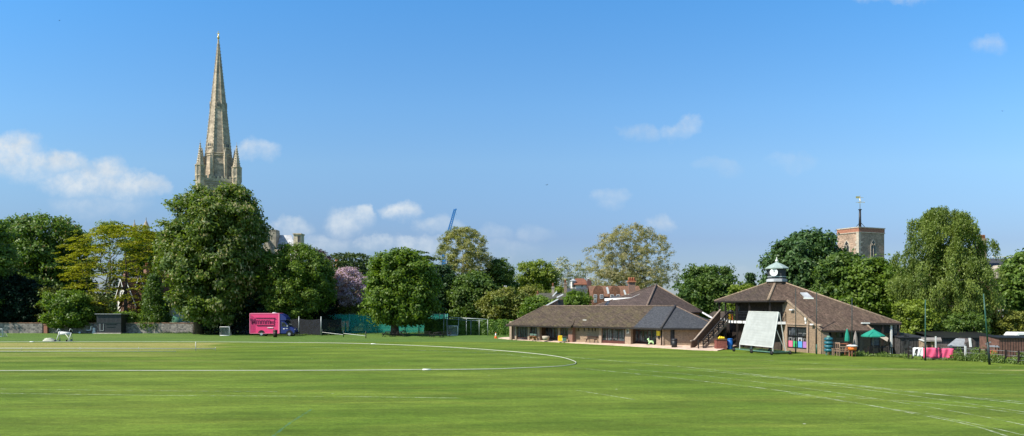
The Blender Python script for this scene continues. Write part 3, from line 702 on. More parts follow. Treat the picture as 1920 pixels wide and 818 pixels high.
g5, *_ = glazing(1127.5, 1171.5, .42, 2.3, 'window', 4, transom=1.9); lowwall(1127.5, 1171.5, .42, m_redframe)
g6, *_ = glazing(1182.5, 1230.5, .36, 2.2, 'glazed_door', 6, v=VW + 1.0, transom=1.75)
b = MB(M1)
for p0, p1, vv_ in ((1011.5, 1045.5, 1.3), (1182.5, 1230.5, 1.0)):
    for pp, sg in ((p0, -1), (p1, 1)):
        u = U(pp, VW); b.box(min(u, u + sg * .25), max(u, u + sg * .25), VW + .3, VW + vv_ + .1, ZB, ZT)
b.build('porch_side_wall', m_brownwood, pav)
# curtains and paper behind the glass: pale uneven strips
rnd = random.Random(5)
def curtains(g_, p0, p1, z0, z1, v, n, mat=m_curtain):
    u0, u1 = U(p0, v), U(p1, v)
    for i in range(n):
        b = MB(M1)
        u = u0 + (u1 - u0) * (i + .2 + .5 * rnd.random()) / n; w = (.05 + .12 * rnd.random()); zz = z0 + (z1 - z0) * rnd.random() * .4
        b.box(u, u + w, v - .016, v - .006, zz, z1 - .1 - .5 * rnd.random()); b.build('curtain', mat, g_)
curtains(g1, 968, 989, .5, 2.2, VW + .12, 7); curtains(g3, 1012, 1045, .4, 2.0, VW + 1.3, 7); curtains(g5, 1129, 1171, .5, 2.2, VW + .12, 9); curtains(g6, 1184, 1230, .4, 1.5, VW + 1.0, 9); curtains(g4, 1051, 1066, .9, 2.1, VW + .12, 3); curtains(g2, 993, 1006, 1.0, 2.1, VW + .12, 3)
# fin wall, slit windows
b = MB(M1); b.box(U(1070.5, VW), U(1079, VW) - .05, VW - .55, VW + .5, ZB, 2.2); b.build('fin_wall', m_brick_red, pav)
slits = [1085, 1095.5, 1104, 1110.5, 1116]
b = MB(M1); v = VW + .04; edges = [1079] + [x for s_ in slits for x in (s_ - 1.1, s_ + 1.1)] + [1122.5]
b.box(U(1079, v), U(1122.5, v), v, v + .28, ZB, 1.55)
for i in range(0, len(edges), 2): b.box(U(edges[i], v), U(edges[i + 1], v), v, v + .28, 1.55, ZT)
b.build('slit_wall', m_brick_tan, pav)
for s_ in slits:
    b = MB(M1); b.box(U(s_ - 1.15, v), U(s_ + 1.15, v), v + .14, v + .2, 1.5, ZT); b.build('slit_window', m_glass, pav)
b = MB(M1); u = U(1081, v); b.box(u, u + .22, v - .2, v - .01, 2.0, 2.13); u = U(1089, v); b.box(u, u + .3, v - .2, v - .01, 2.05, 2.16); b.build('wall_light', m_white, pav)
b = MB(M1); u = U(1088, .3); b.box(u - .3, u + .3, 1.15, 1.45, 2.78, 3.02); b.build('roof_vent', m_offwhite, roof1)
b = MB(M1); v = VW - .13; b.box(U(1174.6, v), U(1179.4, v), v - .03, v - .002, 1.45, 2.02); nb = b.build('notice_board', m_white, pav)
b = MB(M1); b.box(U(1175.2, v), U(1176.8, v), v - .04, v - .031, 1.5, 1.95); b.box(U(1177.3, v), U(1178.8, v), v - .04, v - .031, 1.6, 1.9); b.build('notice', m_black, nb)
b = MB(M1); v = VW - .13; b.box(U(1232.6, v), U(1238.4, v), v - .2, v - .002, 1.3, 1.85); yb = b.build('yellow_wall_box', m_yellow, pav)
b = MB(M1); b.box(U(1234.2, v), U(1237.0, v), v - .12, v - .002, .95, 1.28); b.build('drain_head', m_black, yb)
b = MB(M1); b.tube([(U(1240.5, v), v - .06, .2), (U(1240.5, v), v - .06, 2.2)], .05, 6); b.build('downpipe', m_black, pav)
b = MB(M1); u = U(1015, VW + 1.2); b.box(u, u + .3, VW + 1.1, VW + 1.13, 1.4, 1.95); b.build('notice_board', m_white, pav)
# end facet wall (turned towards the camera)
d2 = (E2 - E1); d2.z = 0; d2.normalize(); n2_ = Vector((-d2.y, d2.x, 0)); O2 = E1.copy(); O2.z = 0; M2 = frame(O2, math.atan2(d2.y, d2.x))
def U2(px, v): return U(px, v, O2, d2, n2_)
v = .8
b = MB(M2); b.box(U2(1243, v), U2(1257, v), v, v + .28, ZB, ZT - .1); b.box(U2(1265, v), U2(1345, v), v, v + .28, ZB, ZT - .1); b.box(U2(1256.5, v), U2(1265.5, v), v + .01, v + .27, 2.02, ZT - .1)
b.build('end_wall', m_brick_tan, pav)
b = MB(M2); b.box(U2(1241.5, v), U2(1244, v), v - .1, v - .005, ZB, ZT - .2); b.box(U2(1265, v), U2(1266.3, v), v - .06, v - .005, ZB, ZT - .2); b.build('corner_pier', m_pier, pav)
b = MB(M2); b.box(U2(1257, v), U2(1265, v), v + .12, v + .18, .3, 2.02); b.build('door', m_black_board, pav)
b = MB(M2); b.tube([(U2(1263.5, v), v - .05, .3), (U2(1263.5, v), v - .05, 2.2)], .06, 6); b.build('downpipe', m_black, pav)
# interior core so that nothing shows through
b = MB(); core = [lerp(E0, EB0, .5) + Vector((3.0, -1, 0)), E1 + n1_ * 2.6, E2 + Vector((-1.2, 2.6, 0)), EB1 + Vector((0, -1.5, 0)), EB0 + Vector((.5, -2.5, 0))]
b.prism([Vector((p.x, p.y, 0.02)) for p in core], (0, 0, 2.1)); b.build('inner_wall', m_darkwood, pav)
# small boxed rooflight behind the ridge
b = MB(); Yr = 110.5; b.prism([P3(1018, 577, Yr), P3(1046, 562, Yr), P3(1046, 577, Yr)], (0, 2, 0)); b.prism([P3(1046, 562, Yr), P3(1056.5, 562, Yr), P3(1056.5, 580, Yr), P3(1046, 580, Yr)], (0, 2, 0))
rl = b.build('roof_dormer', m_brick_red, pav)
b = MB(); b.bar(P3(1018, 576.4, Yr - .1), P3(1046.5, 561.2, Yr - .1), .3, .16); b.build('white_verge', m_white, rl)
b = MB(); b.box(W2(1046, Yr) + .02, W2(1056.3, Yr), Yr - .04, Yr - .01, 4.6, ZP(562.4, Yr)); b.build('dark_glazing', m_glass_open, rl)

# ---- pyramid roofed hall behind it
AP = Vector((19.5, 101, 7.62)); V_ = [Vector((25.2, 98.4, 4.0)), Vector((16.5, 93.3, 4.0)), Vector((9.2, 104.5, 4.0)), Vector((14.5, 112, 4.0)), Vector((24, 111, 4.0))]
hall = thing('pyramid_hall', 'brick hall with a tall brown pyramid roof rising behind the long pavilion', 'hall', (AP.x, AP.y, 0), R(-30))
b = MB()
b.slab([V_[0], AP, V_[1]][::-1], .12); b.slab([V_[1], AP, V_[2]][::-1], .12)
b.slab([V_[2], AP, V_[3]][::-1], .12); b.slab([V_[3], AP, V_[4]][::-1], .12); b.slab([V_[4], AP, V_[0]][::-1], .12)
hr = b.build('roof', tiles('dark_brown_tiles', (0.125, 0.088, 0.075), (0.085, 0.062, 0.056), (0.11, 0.085, 0.06), dirt=0.3, streak=0.8), hall)
for k, m_ in ((1, m_ridge), (0, m_ridge_pale), (2, m_ridge)):
    b = MB(); b.tube([V_[k] + Vector((0, 0, .03)), AP + Vector((0, 0, .06))], .15 if k == 1 else .08, 6); b.build('hip_ridge', m_, hr)
b = MB(); b.prism([Vector((p.x, p.y, 0)).lerp(Vector((AP.x, AP.y, 0)), .08) for p in V_[::-1]], (0, 0, 3.95)); b.build('wall', m_brick_tan, hall)
b = MB(); q0, q1, q2, q3 = P3(1134, 562, 104), P3(1184, 560.5, 100.5), P3(1200, 553.5, 100.5), P3(1150, 553.5, 105)
b.bar(q0, q1, .1, .34); b.bar(q1, q2, .1, .34); b.build('white_fascia', m_white, hr)
b = MB(); dz_ = Vector((0, 0, .1)); b.slab([q0 - dz_, q1 - dz_, q2 - dz_, q3 - dz_], .25); b.build('flat_roof', m_tile_slate, hr)
b = MB(); b.prism([P3(1132, 575, 98.4), P3(1138, 575, 98.4), P3(1144, 566, 99.6), P3(1139, 566, 99.6)], (0, .05, .1)); b.build('rooflight', m_glass, hr)
# link roof between hall and clock pavilion
lk = thing('link_building', 'low link block with dark tiled roof between the hall and the clock pavilion', 'building', (26, 98, 0), 0)
b = MB(); A = [P3(1316, 586, 97), P3(1334, 597, 94.5), P3(1362, 597, 97), P3(1350, 581, 102)]
b.slab([P3(1325, 592, 96), P3(1338, 598, 94), P3(1368, 598, 94), P3(1362, 584, 102), P3(1338, 584, 102)], .15); b.build('roof', m_tile_brown, lk)
b = MB(); b.bar(P3(1337, 599, 93.9), P3(1368, 599, 93.9), .1, .3); b.bar(P3(1317, 586, 96.5), P3(1338, 598, 93.9), .1, .16); b.build('white_fascia', m_white, lk)
b = MB(); b.box(W2(1340, 95), W2(1370, 95), 95, 101, 0, 3.0); b.build('wall', m_brick_tan, lk)
# ---- two storey clock pavilion
C0 = Vector((29.6, 83.5, 0)); NB = Vector((.12, .993, 0)); EB = Vector((.993, -.12, 0))
def zB(x, y): return 2.4 + .6 * ((x - 30.9) * .12 + (y - 74.4) * .993)
def VB(x, y, dz=0): return Vector((x, y, zB(x, y) + dz))
def ptB(px, py, dz=0):
    k = (px - 960) / F; m = (HY - py) / F
    Y = (2.4 + .6 * (30.9 * .12 + 74.4 * .993) - 4.8) / (m - .6 * (.12 * k + .993)) * -1
    return Vector((k * Y, Y, 4.8 + m * Y + dz))
clk = thing('clock_pavilion', 'two storey brick pavilion with clock cupola, balcony and long sweeping brown roof', 'pavilion', C0, R(-70))
AX = VB(29.6, 83.5); K1 = VB(27.4, 79.9); K0 = Vector((24.1, 88.9, K1.z)); J1 = VB(29.4, 79.66); J2 = VB(30.9, 74.4); J3 = VB(35.66, 73.82); J3u = VB(35.4, 75.1); J4 = VB(38.9, 74.6)
Bk1 = Vector((42.0, 86, J4.z)); Bk2 = Vector((36, 95.5, K1.z)); Bk3 = Vector((28, 96, K1.z))
rf = []
b = MB()
b.slab([AX, Bk3, K0], .14); b.slab([AX, Bk2, Bk3], .14); b.slab([AX, Bk1, Bk2], .14); b.slab([AX, J4, Bk1], .14)
b.slab([AX, K1, J1], .14); b.slab([AX, J1, J2], .14); b.slab([AX, J2, J3, J3u], .14); b.slab([AX, J3u, J4], .14)
roof = b.build('roof', m_tile_clock, clk)
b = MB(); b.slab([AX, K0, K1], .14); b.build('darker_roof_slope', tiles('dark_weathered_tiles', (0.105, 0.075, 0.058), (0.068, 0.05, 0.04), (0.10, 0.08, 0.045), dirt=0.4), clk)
b = MB(); b.tube([K1 + Vector((0, 0, .02)), AX + Vector((0, 0, .04))], .17, 6); b.tube([J4, AX], .09, 6); b.tube([K0, AX + Vector((0, 0, .02))], .09, 6); b.build('hip_ridge', m_ridge_pale, roof)
for p, q in ((K0, K1), (K1, J1), (J2, J3), (J3u, J4)): b = MB(); b.bar(p - Vector((0, 0, .12)), q - Vector((0, 0, .12)), .12, .16); b.build('fascia', m_darkwood, clk)
b = MB(); b.bar(J1 + Vector((-.06, -.02, -.02)), J2 + Vector((-.06, -.05, -.02)), .12, .2); b.build('verge_board', m_ridge_pale, clk); b = MB(); b.bar(J3 + Vector((.02, -.02, 0)), J3u + Vector((.02, -.02, 0)), .1, .14); b.build('verge_board', m_ridge_pale, clk)
inA = Vector((.94, .342, 0)); dA = Vector((.342, -.94, 0))
def on(p, z): return Vector((p.x, p.y, z))
W0 = K0 + inA * 2.5 + dA * .6; W1 = Vector((29.35, 79.9, 0)) + inA * .0; W1 = K1 + inA * 2.1
m_brownwall = plain('dark_stained_boarding', (.050, .036, .028), .8, var=.25, scale=4)
# upper and lower front walls behind the balcony
b = MB(); b.wall(W0, W1, 0, 5.25, .3); b.build('front_wall', m_brownwall, clk)
b = MB(); b.wall(W0, on(W0 + inA * 6, 0), 0, 5.0, -.3); b.build('side_wall', m_brick_tan, clk)
MA = frame(on(W0, 0), math.atan2(dA.y, dA.x)); LA = (W1 - W0).xy.length
def box_A(nm, u0, u1, z0, z1, v0, v1, mat, parent): b = MB(MA); b.box(u0, u1, v0, v1, z0, z1); return b.build(nm, mat, parent)
nwin = 7
for i in range(nwin):
    u0 = .5 + (LA - .9) * i / nwin; u1 = u0 + (LA - .9) / nwin - .14
    g_ = box_A('window' if i not in (3,) else 'balcony_door', u0, u1, 3.1 if i == 3 else 4.0, 5.0, -.035, -.003, m_glass, clk)
    b = MB(MA)
    for (a0, a1, z0, z1) in ((u0 - .05, u0, 3.95, 5.05), (u1, u1 + .05, 3.95, 5.05), (u0, u1, 3.94, 4.0), (u0, u1, 5.0, 5.06), ((u0 + u1) / 2 - .03, (u0 + u1) / 2 + .03, 4.0, 5.0)): b.box(a0, a1, -.07, -.036, z0, z1)
    b.build('window_frame', m_darkwood, g_)
    if i % 2 == 0: box_A('curtain', u0 + .1, u0 + .35, 4.1, 4.8, -.045, -.037, m_curtain, g_)
for i in range(4):
    u0 = 1.2 + i * 1.7; g_ = box_A('glazed_door', u0, u0 + 1.5, .15, 2.5, -.035, -.003, m_glass, clk)
    b = MB(MA)
    for (a0, a1, z0, z1) in ((u0 - .06, u0, .15, 2.56), (u0 + 1.5, u0 + 1.56, .15, 2.56), (u0, u0 + 1.5, 2.5, 2.56), (u0 + .72, u0 + .78, .15, 2.5)): b.box(a0, a1, -.07, -.036, z0, z1)
    b.build('window_frame', m_darkwood, g_)
# balcony
D0 = K0 + inA * .35 + dA * 1.7; D1 = K1 + inA * .35 + dA * -.1; D2 = Vector((29.3, 79.9, 0))
b = MB(); b.slab([on(D0, 3.1), on(D1, 3.1), on(D2, 3.1), on(W1, 3.1), on(W0, 3.1)], .12); bal = b.build('balcony', m_brownwood, clk)
b = MB()
n_ = 5
for i in range(n_):
    p = D0.lerp(D1, i / n_ + .012); q = D0.lerp(D1, (i + 1) / n_ - .012); b.bar(on(p, 2.98), on(q, 2.98), .1, .27)
b.bar(on(D1, 2.98) + Vector((.06, 0, 0)), on(D2, 2.98) - Vector((.02, 0, 0)), .1, .27); b.build('white_fascia', m_white, bal)
b = MB()
for z in (3.3, 3.62, 3.94, 4.15): b.bar(on(D0, z), on(D1, z), .05, .05 if z < 4.1 else .08)
b.bar(on(D1, 4.15), on(D2, 4.15), .05, .08)
for i in range(34):
    p = D0.lerp(D1, i / 33); b.bar(on(p, 3.1), on(p, 4.12), .035)
for i in range(7):
    p = D1.lerp(D2, i / 6); b.bar(on(p, 3.1), on(p, 4.12), .035)
b.build('railing', m_black, bal)
for t in (0.0, .28, .56, .995):
    b = MB(); p = D0.lerp(D1, t); b.bar(on(p, 0), on(p, 5.3), .16, .16); b.build('post', m_darkwood, bal)
b = MB(); p = K0 + inA * .35 + dA * .5; b.bar(on(p, 0), on(p, 5.3), .16, .16); b.build('post', m_darkwood, bal)
b = MB(); b.bar(on(D0, 5.25), on(D1, 5.25), .14, .2); b.build('eaves_beam', m_darkwood, bal)
b = MB(); b.bar(Vector((24.9, 88.2, 2.8)) , Vector((24.6, 86.4, .9)), .12); b.build('brace', m_darkwood, bal)
# staircase from the left end of the balcony
st = MB(); T0 = Vector((24.6, 86.8, 3.1)); T1 = Vector((20.9, 83.6, 0.0)); ds = (T1 - T0); dsh = Vector((ds.x, ds.y, 0)).normalized(); pn = Vector((-dsh.y, dsh.x, 0))
near = Vector((pn.x, pn.y, 0)) if pn.y < 0 else -pn
ns = 15
for i in range(ns):
    c = T0.lerp(T1, (i + .5) / ns); st.add([c + near * .55 + dsh * .16, c - near * .55 + dsh * .16, c - near * .55 - dsh * .16, c + near * .55 - dsh * .16] + [c + v + Vector((0, 0, -.05)) for v in (near * .55 + dsh * .16, -near * .55 + dsh * .16, -near * .55 - dsh * .16, near * .55 - dsh * .16)],
            [(0, 1, 2, 3), (7, 6, 5, 4), (0, 4, 5, 1), (1, 5, 6, 2), (2, 6, 7, 3), (3, 7, 4, 0)])
stair = st.build('staircase', m_greywood, clk)
b = MB(); b.bar(T0 + near * .6 - Vector((0, 0, .1)), T1 + near * .6 + Vector((0, 0, -.02)), .08, .36); b.build('stringer', m_greywood, stair)
b = MB(); b.bar(T0 + near * .6 + Vector((0, 0, 1.0)), T1 + near * .6 + Vector((0, 0, 1.0)), .1, .13); b.bar(T0 + near * .6 + Vector((0, 0, .45)), T1 + near * .6 + Vector((0, 0, .45)), .06, .08)
for t in (0.0, .2, .4, .6, .8, 1.0):
    p = T0.lerp(T1, t) + near * .6; b.bar(p - Vector((0, 0, .1)), p + Vector((0, 0, 1.02)), .12)
for i in range(1, 22):
    p = T0.lerp(T1, i / 22) + near * .6; b.bar(p + Vector((0, 0, .1)), p + Vector((0, 0, .98)), .035)
b.bar(T1 + near * .6 + Vector((0, 0, 1)), T1 + near * .6 + dsh * .9 + Vector((0, 0, 1)), .1, .12); b.bar(T1 + near * .6 + dsh * .9, T1 + near * .6 + dsh * .9 + Vector((0, 0, 1.05)), .12)
b.build('handrail', m_darkwood, stair)
b = MB(); q = -near * .62
b.prism([T0 + q + Vector((0, 0, 1.05)) - dsh * .3 + Vector((0, 0, .2)), T1 + q + Vector((0, 0, .85)), T1 + q + dsh * .5 + Vector((0, 0, .8)), T1 + q + dsh * .5 + Vector((0, 0, .0)), T1 + q, T0 + q - Vector((0, 0, .15)), T0 + q - dsh * .3 + Vector((0, 0, 0))], -near * .12)
b.build('solid_balustrade', m_brownwood, stair)
b = MB(); b.bar(T0 + q - dsh * .3 + Vector((0, 0, 1.28)), T1 + q + Vector((0, 0, .95)), .2, .1); b.bar(T1 + q + Vector((0, 0, .95)), T1 + q + dsh * .6 + Vector((0, 0, .9)), .2, .1); b.build('handrail', m_greywood, stair)
b = MB(); b.wall(on(W0, 0) - inA * 1.2, on(W0, 0) - inA * 1.2 + dA * 4.0, 0, 2.9, .2); b.build('under_deck_shade_panel', m_darkwood, clk)  # dark panel stands in for the shaded void below the deck
# brick gable wall under the sweeping verge
GA = Vector((29.42, 79.66, 0)); GB = Vector((30.95, 74.5, 0)); dG = (GB - GA).normalized()
b = MB()
def wz(t): return J1.z + (J2.z - J1.z) * t - .18
LG = (GB - GA).length
def uG(px):  # distance along the gable wall for a pixel column
    k = (px - 960) / F; return (k * GA.y - GA.x) / (dG.x - k * dG.y)
o0, o1 = uG(1476.5), uG(1512.5); zo0, zo1 = .35, 2.62
pA = lambda u: (GA + dG * u)
ZW = lambda u: wz(max(0, min(1, u / LG)))
b.wall(pA(-.6), pA(o0), 0, (J1.z - .2, ZW(o0)), .3); b.wall(pA(o0), pA(o1), zo1, (ZW(o0), ZW(o1)), .3); b.wall(pA(o0), pA(o1), 0, zo0, .3)
b.wall(pA(o1), pA(LG), 0, (ZW(o1), ZW(LG)), .3); b.wall(pA(-.6), pA(-.6) + inA * 2.2, 0, 5.0, .25)
gw = b.build('gable_wall', m_brick_tan, clk)
MG = frame(GA, math.atan2(dG.y, dG.x))
b = MB(MG); b.box(-.6, LG, -.08, -.002, 2.82, 2.98); b.box(o0 - .35, o0 - .02, -.05, -.003, 0, 2.80); b.box(o1 + .02, o1 + .3, -.05, -.003, 0, 2.80); b.build('brick_band', m_pier, gw)
b = MB(MG); b.box(o0, o1, .1, .15, zo0, zo1); g_ = b.build('window', m_glass, gw)
b = MB(MG)
for u in (o0 + .03, (o0 + o1) / 2, o1 - .03): b.box(u - .04, u + .04, .03, .098, zo0, zo1)
for z in (zo0, 1.62, zo1 - .08): b.box(o0, o1, .025, .097, z, z + .08)
b.build('window_frame', m_black, g_)
wp = (o1 - o0) / 4
for i, k in enumerate(('pink', 'green', 'blue', 'purple')):
    u0 = o0 + wp * i + .07; u1 = u0 + wp - .13
    b = MB(MG); b.box(u0, u1, .085, .094, .48, 1.12); b.build('poster', m_poster[k], g_)
    b = MB(MG); b.box(u0, u1, .086, .095, 1.13, 1.5 - .06 * (i % 2)); po = b.build('photo_panel', m_curtain if i != 2 else m_lead, g_)
    b = MB(MG); um = (u0 + u1) / 2; b.prism([(um - .16, .084, 1.13), (um + .16, .084, 1.13), (um + .11, .084, 1.3), (um + .05, .084, 1.42), (um - .06, .084, 1.4), (um - .13, .084, 1.28)], (0, -.008, 0)); b.build('silhouette', m_black if i != 3 else m_darkwood, po)
b = MB(MG); b.box(o0 + wp * 2.15, o0 + wp * 2.9, .084, .094, 1.92, 2.0); b.box(o0 + wp * 3.1, o0 + wp * 3.85, .084, .094, 1.9, 1.98); b.box(o0 + wp * .25, o0 + wp * .42, .084, .094, 1.75, 2.2); b.build('shelf_item', m_curtain, g_)
b = MB(MG)
for (px, z0, z1, w) in ((1512, 3.3, 3.7, .1), (1512.5, 2.98, 3.2, .08)): b.box(uG(px) - w, uG(px) + w, -.16, -.003, z0, z1)
b.build('alarm_box', m_white, gw)
b = MB(MG); b.box(uG(1524), uG(1529), -.35, -.05, 2.86, 3.0); b.box(uG(1484), uG(1490), -.3, -.003, 4.35, 4.47); b.build('floodlight', m_white, gw)
b = MB(MG); b.tube([(uG(1517), -.06, .05), (uG(1517), -.06, 2.6)], .03, 5); b.tube([(uG(1531.5), -.1, .05), (uG(1531.5), -.1, 2.5)], .06, 6); b.build('downpipe', m_darkwood, gw)
# recessed right hand walls
WB0 = GB + Vector((.18, .0, 0)); 
b = MB(); b.box(30.95, 31.6, 74.45, 75.0, 0, 2.35); b.build('corner_pier', m_brick_tan, clk)
b = MB(); b.wall((31.2, 76.0), (35.6, 75.6), 0, 2.75, .3); rw = b.build('recessed_wall', brick('brown_brick', (0.26, 0.19, 0.14), (0.2, 0.15, 0.11), (0.22, 0.19, 0.16)), clk)
MR = frame((31.2, 76.0, 0), math.atan2(-.4, 4.4))
for u0 in (.55, 1.75):
    b = MB(MR); b.box(u0, u0 + .7, -.04, -.003, 1.6, 2.1); o = b.build('window', m_glass, rw)
    b = MB(MR); b.box(u0 + .2, u0 + .5, -.05, -.041, 1.68, 1.98); b.build('curtain', m_curtain, o)
b = MB(MR); b.box(3.2, 4.0, -.04, -.003, .1, 2.1); b.build('door', m_black_board, rw)
b = MB(); b.box(35.45, 38.6, 76.2, 76.5, 0, 2.05); b.build('low_brick_wall', m_brick_tan, clk)
b = MB(); b.box(35.5, 38.75, 75.75, 76.15, 2.05, 3.15); b.build('black_boarding', m_black_board, clk)
for (px0, px1, z0, z1) in ((1637, 1646, .9, 1.9),):
    b = MB(); b.box(W2(px0, 76.1), W2(px1, 76.1), 76.12, 76.17, z0, z1); o = b.build('window', m_curtain, clk)
    b = MB(); x0, x1 = W2(px0, 76.1), W2(px1, 76.1)
    for a in ((x0 - .08, x0, z0 - .08, z1 + .08), (x1, x1 + .08, z0 - .08, z1 + .08), (x0, x1, z0 - .08, z0), (x0, x1, z1, z1 + .08)): b.box(a[0], a[1], 76.05, 76.16, a[2], a[3])
    b.build('window_frame', m_darkwood, o)
for px in (1655, 1671, 1684):
    b = MB(); b.bar((W2(px, 75), 75, 0), (W2(px, 75), 75, 3.0), .16); b.build('post', m_darkwood if px != 1671 else m_offwhite, clk)
b = MB(); b.box(W2(1673, 75.9), W2(1682, 75.9), 76.0, 76.15, 0, 2.0); b.build('door', m_black, clk)
b = MB(); b.box(33, 40, 77, 90, 0, 3.0); b.build('rear_wall', m_brick_tan, clk)
# skylight
b = MB(); q = [ptB(1500, 552, .1), ptB(1510, 562, .1), ptB(1524, 562, .1), ptB(1513, 552, .1)]; b.prism(q, (0, -.05, .08)); sk = b.build('skylight', m_lead, roof)
b = MB(); b.bar(ptB(1507, 562.5, .16), ptB(1525, 562.8, .16), .25, .12); b.build('white_flashing', m_white, sk)
for (px, py) in ((1506, 587), (1624, 604)):
    pass
b = MB(); b.box(35.0, 35.75, 74.55, 74.9, 3.02, 3.16); b.build('white_gutter_end', m_offwhite, roof)
# cupola
cz_ = AX.z
b = MB(); b.lathe(C0, [(1.02, cz_ - .6), (1.02, cz_ - .16)], 8, R(10), False); cup = b.build('cupola', m_tile_clock, clk)
b = MB(); b.lathe(C0, [(1.16, cz_ - .22), (1.14, cz_ + .06), (1.0, cz_ + .1)], 8, R(10), False); b.build('white_flashing', m_lead, cup)
b = MB(); b.lathe(C0, [(.98, cz_ + .0), (1.02, cz_ + 1.25)], 8, R(10), False); cb = b.build('louvred_body', m_black_board, cup)
b = MB(); b.lathe(C0, [(1.06, cz_ + .28), (1.06, cz_ + .38)], 8, R(10), False); b.build('band', m_steel, cup)
b = MB(); b.lathe(C0, [(1.32, cz_ + 1.2), (1.34, cz_ + 1.3), (.72, cz_ + 1.68), (.14, cz_ + 1.95), (.1, cz_ + 2.0)], 8, R(10), False); cr = b.build('cap_roof', m_green_roof, cup)
b = MB(); b.lathe(C0 + Vector((0, 0, cz_ + 1.95)), [(.05, 0), (.17, .12), (.17, .24), (.05, .36), (.03, .6)], 10); b.build('finial', m_offwhite, cup)
fd = Vector((-.50, -.866, 0)); fr = Vector((.866, -.50, 0)); fc = C0 + fd * 1.03 + Vector((-.12, 0, cz_ + .80))
b = MB(); b.prism([fc + fr * (.43 * math.cos(2 * math.pi * k / 24)) + Vector((0, 0, .43 * math.sin(2 * math.pi * k / 24))) for k in range(24)], fd * .05); ck = b.build('clock_face', m_white, cup)
b = MB(); fo = fc + fd * .06; b.bar(fo, fo + Vector((0, 0, .32)), .035, .03, up=fr); b.bar(fo, fo + fr * .15 + Vector((0, 0, .15)), .04, .03, up=fr); b.build('clock_hand', m_black, ck)

# ---- town and close houses behind the trees
def gable_house(name, label, Y, px0, px1, eave, ridge, depth, wallm, roofm, group=None, hip=0.0, rz=0):
    x0, x1 = W2(px0, Y), W2(px1, Y); ze, zr = ZP(eave, Y), ZP(ridge, Y)
    t = thing(name, label, 'house', ((x0 + x1) / 2, Y, 0), 0, group)
    b = MB(); b.box(x0, x1, Y, Y + depth, 0, ze); b.build('wall', wallm, t)
    h = hip * (x1 - x0); o = .35
    A, B_, C_, D = Vector((x0 - o, Y - o, ze - .1)), Vector((x1 + o, Y - o, ze - .1)), Vector((x1 + o, Y + depth + o, ze - .1)), Vector((x0 - o, Y + depth + o, ze - .1))
    E, G = Vector((x0 - o + h, Y + depth / 2, zr)), Vector((x1 + o - h, Y + depth / 2, zr))
    b = MB(); b.slab([A, B_, G, E], .15); b.slab([C_, D, E, G], .15)
    if h > 0: b.slab([B_, C_, G], .15); b.slab([D, A, E], .15)
    else:
        b.add([(x0, Y, ze), (x0, Y + depth, ze), (x0, Y + depth / 2, zr - .2)], [(0, 1, 2)]); b.add([(x1, Y, ze), (x1, Y + depth, ze), (x1, Y + depth / 2, zr - .2)], [(0, 2, 1)])
    r = b.build('roof', roofm, t); return t, r
def chimney(t, px0, px1, top, base, Y, pots=2, mat=None, potm=None, parent=None):
    x0, x1 = W2(px0, Y), W2(px1, Y); b = MB(); b.box(x0, x1, Y, Y + max(.7, (x1 - x0) * .6), ZP(base, Y), ZP(top, Y)); b.box(x0 - .08, x1 + .08, Y - .08, Y + max(.7, (x1 - x0) * .6) + .08, ZP(top, Y) - .35, ZP(top, Y) - .2)
    o = b.build('chimney', mat or m_brick_red, parent or t)
    for i in range(pots):
        x = x0 + (x1 - x0) * (i + .5) / pots; b = MB(); b.lathe((x, Y + .4, ZP(top, Y)), [(.16, 0), (.13, .5), (.16, .55)], 8); b.build('chimney_pot', potm or m_terra, t if parent is None else t)
    return o
def win(t, px0, px1, y0, y1, Y, parent=None, nm='window', frame_=m_white):
    x0, x1, z1, z0 = W2(px0, Y), W2(px1, Y), ZP(y0, Y), ZP(y1, Y); b = MB(); b.box(x0, x1, Y - .06, Y - .003, z0, z1); o = b.build(nm, frame_, parent or t)
    b = MB(); w = (x1 - x0); h = z1 - z0
    for i in range(2):
        for j in range(2): b.box(x0 + w * (.12 + .42 * i), x0 + w * (.46 + .42 * i), Y - .07, Y - .0605, z0 + h * (.1 + .43 * j), z0 + h * (.47 + .43 * j))
    b.build('pane', m_glass_open, o); return o
def front_gable(t, pc, hw, apex, eave, base, Y, dep, wallm, roofm, board=m_white):
    xc, w, za, ze, zb_ = W2(pc, Y), hw * Y / F, ZP(apex, Y), ZP(eave, Y), max(0, ZP(base, Y))
    b = MB(); b.prism([Vector((xc - w, Y, zb_)), Vector((xc + w, Y, zb_)), Vector((xc + w, Y, ze)), Vector((xc, Y, za)), Vector((xc - w, Y, ze))], (0, dep, 0)); g_ = b.build('gable_wall', wallm, t)
    b = MB()
    for s_ in (-1, 1):
        p, q = Vector((xc, Y - .3, za + .15)), Vector((xc + s_ * (w + .3), Y - .3, ze - .2)); b.slab([p, q, q + Vector((0, dep + .3, 0)), p + Vector((0, dep + .3, 0))] if s_ < 0 else [q, p, p + Vector((0, dep + .3, 0)), q + Vector((0, dep + .3, 0))], .12)
    b.build('gable_roof', roofm, t)
    b = MB()
    for s_ in (-1, 1): b.bar((xc, Y - .36, za + .05), (xc + s_ * (w + .3), Y - .36, ze - .3), .06, .34, up=(0, 1, 0)) if False else b.prism([Vector((xc, Y - .4, za + .16)), Vector((xc, Y - .4, za - .2)), Vector((xc + s_ * (w + .3), Y - .4, ze - .5)), Vector((xc + s_ * (w + .3), Y - .4, ze - .18))], (0, .08, 0))
    b.build('bargeboard', board, g_); return g_
hs, hr_ = gable_house('gabled_house', 'old house with brown tiled roofs, white bargeboards and cream gables behind the golden tree', 150, 188, 345, 566, 513, 9, m_whiterender, m_tile_old)
g_ = front_gable(hs, 207, 13, 523, 556, 601, 148.6, 6, m_whiterender, m_tile_old); win(hs, 204.5, 210, 545, 566, 148.5, g_)
g_ = front_gable(hs, 236, 24, 530, 572, 601, 147.5, 6, m_tile_old, m_tile_old)
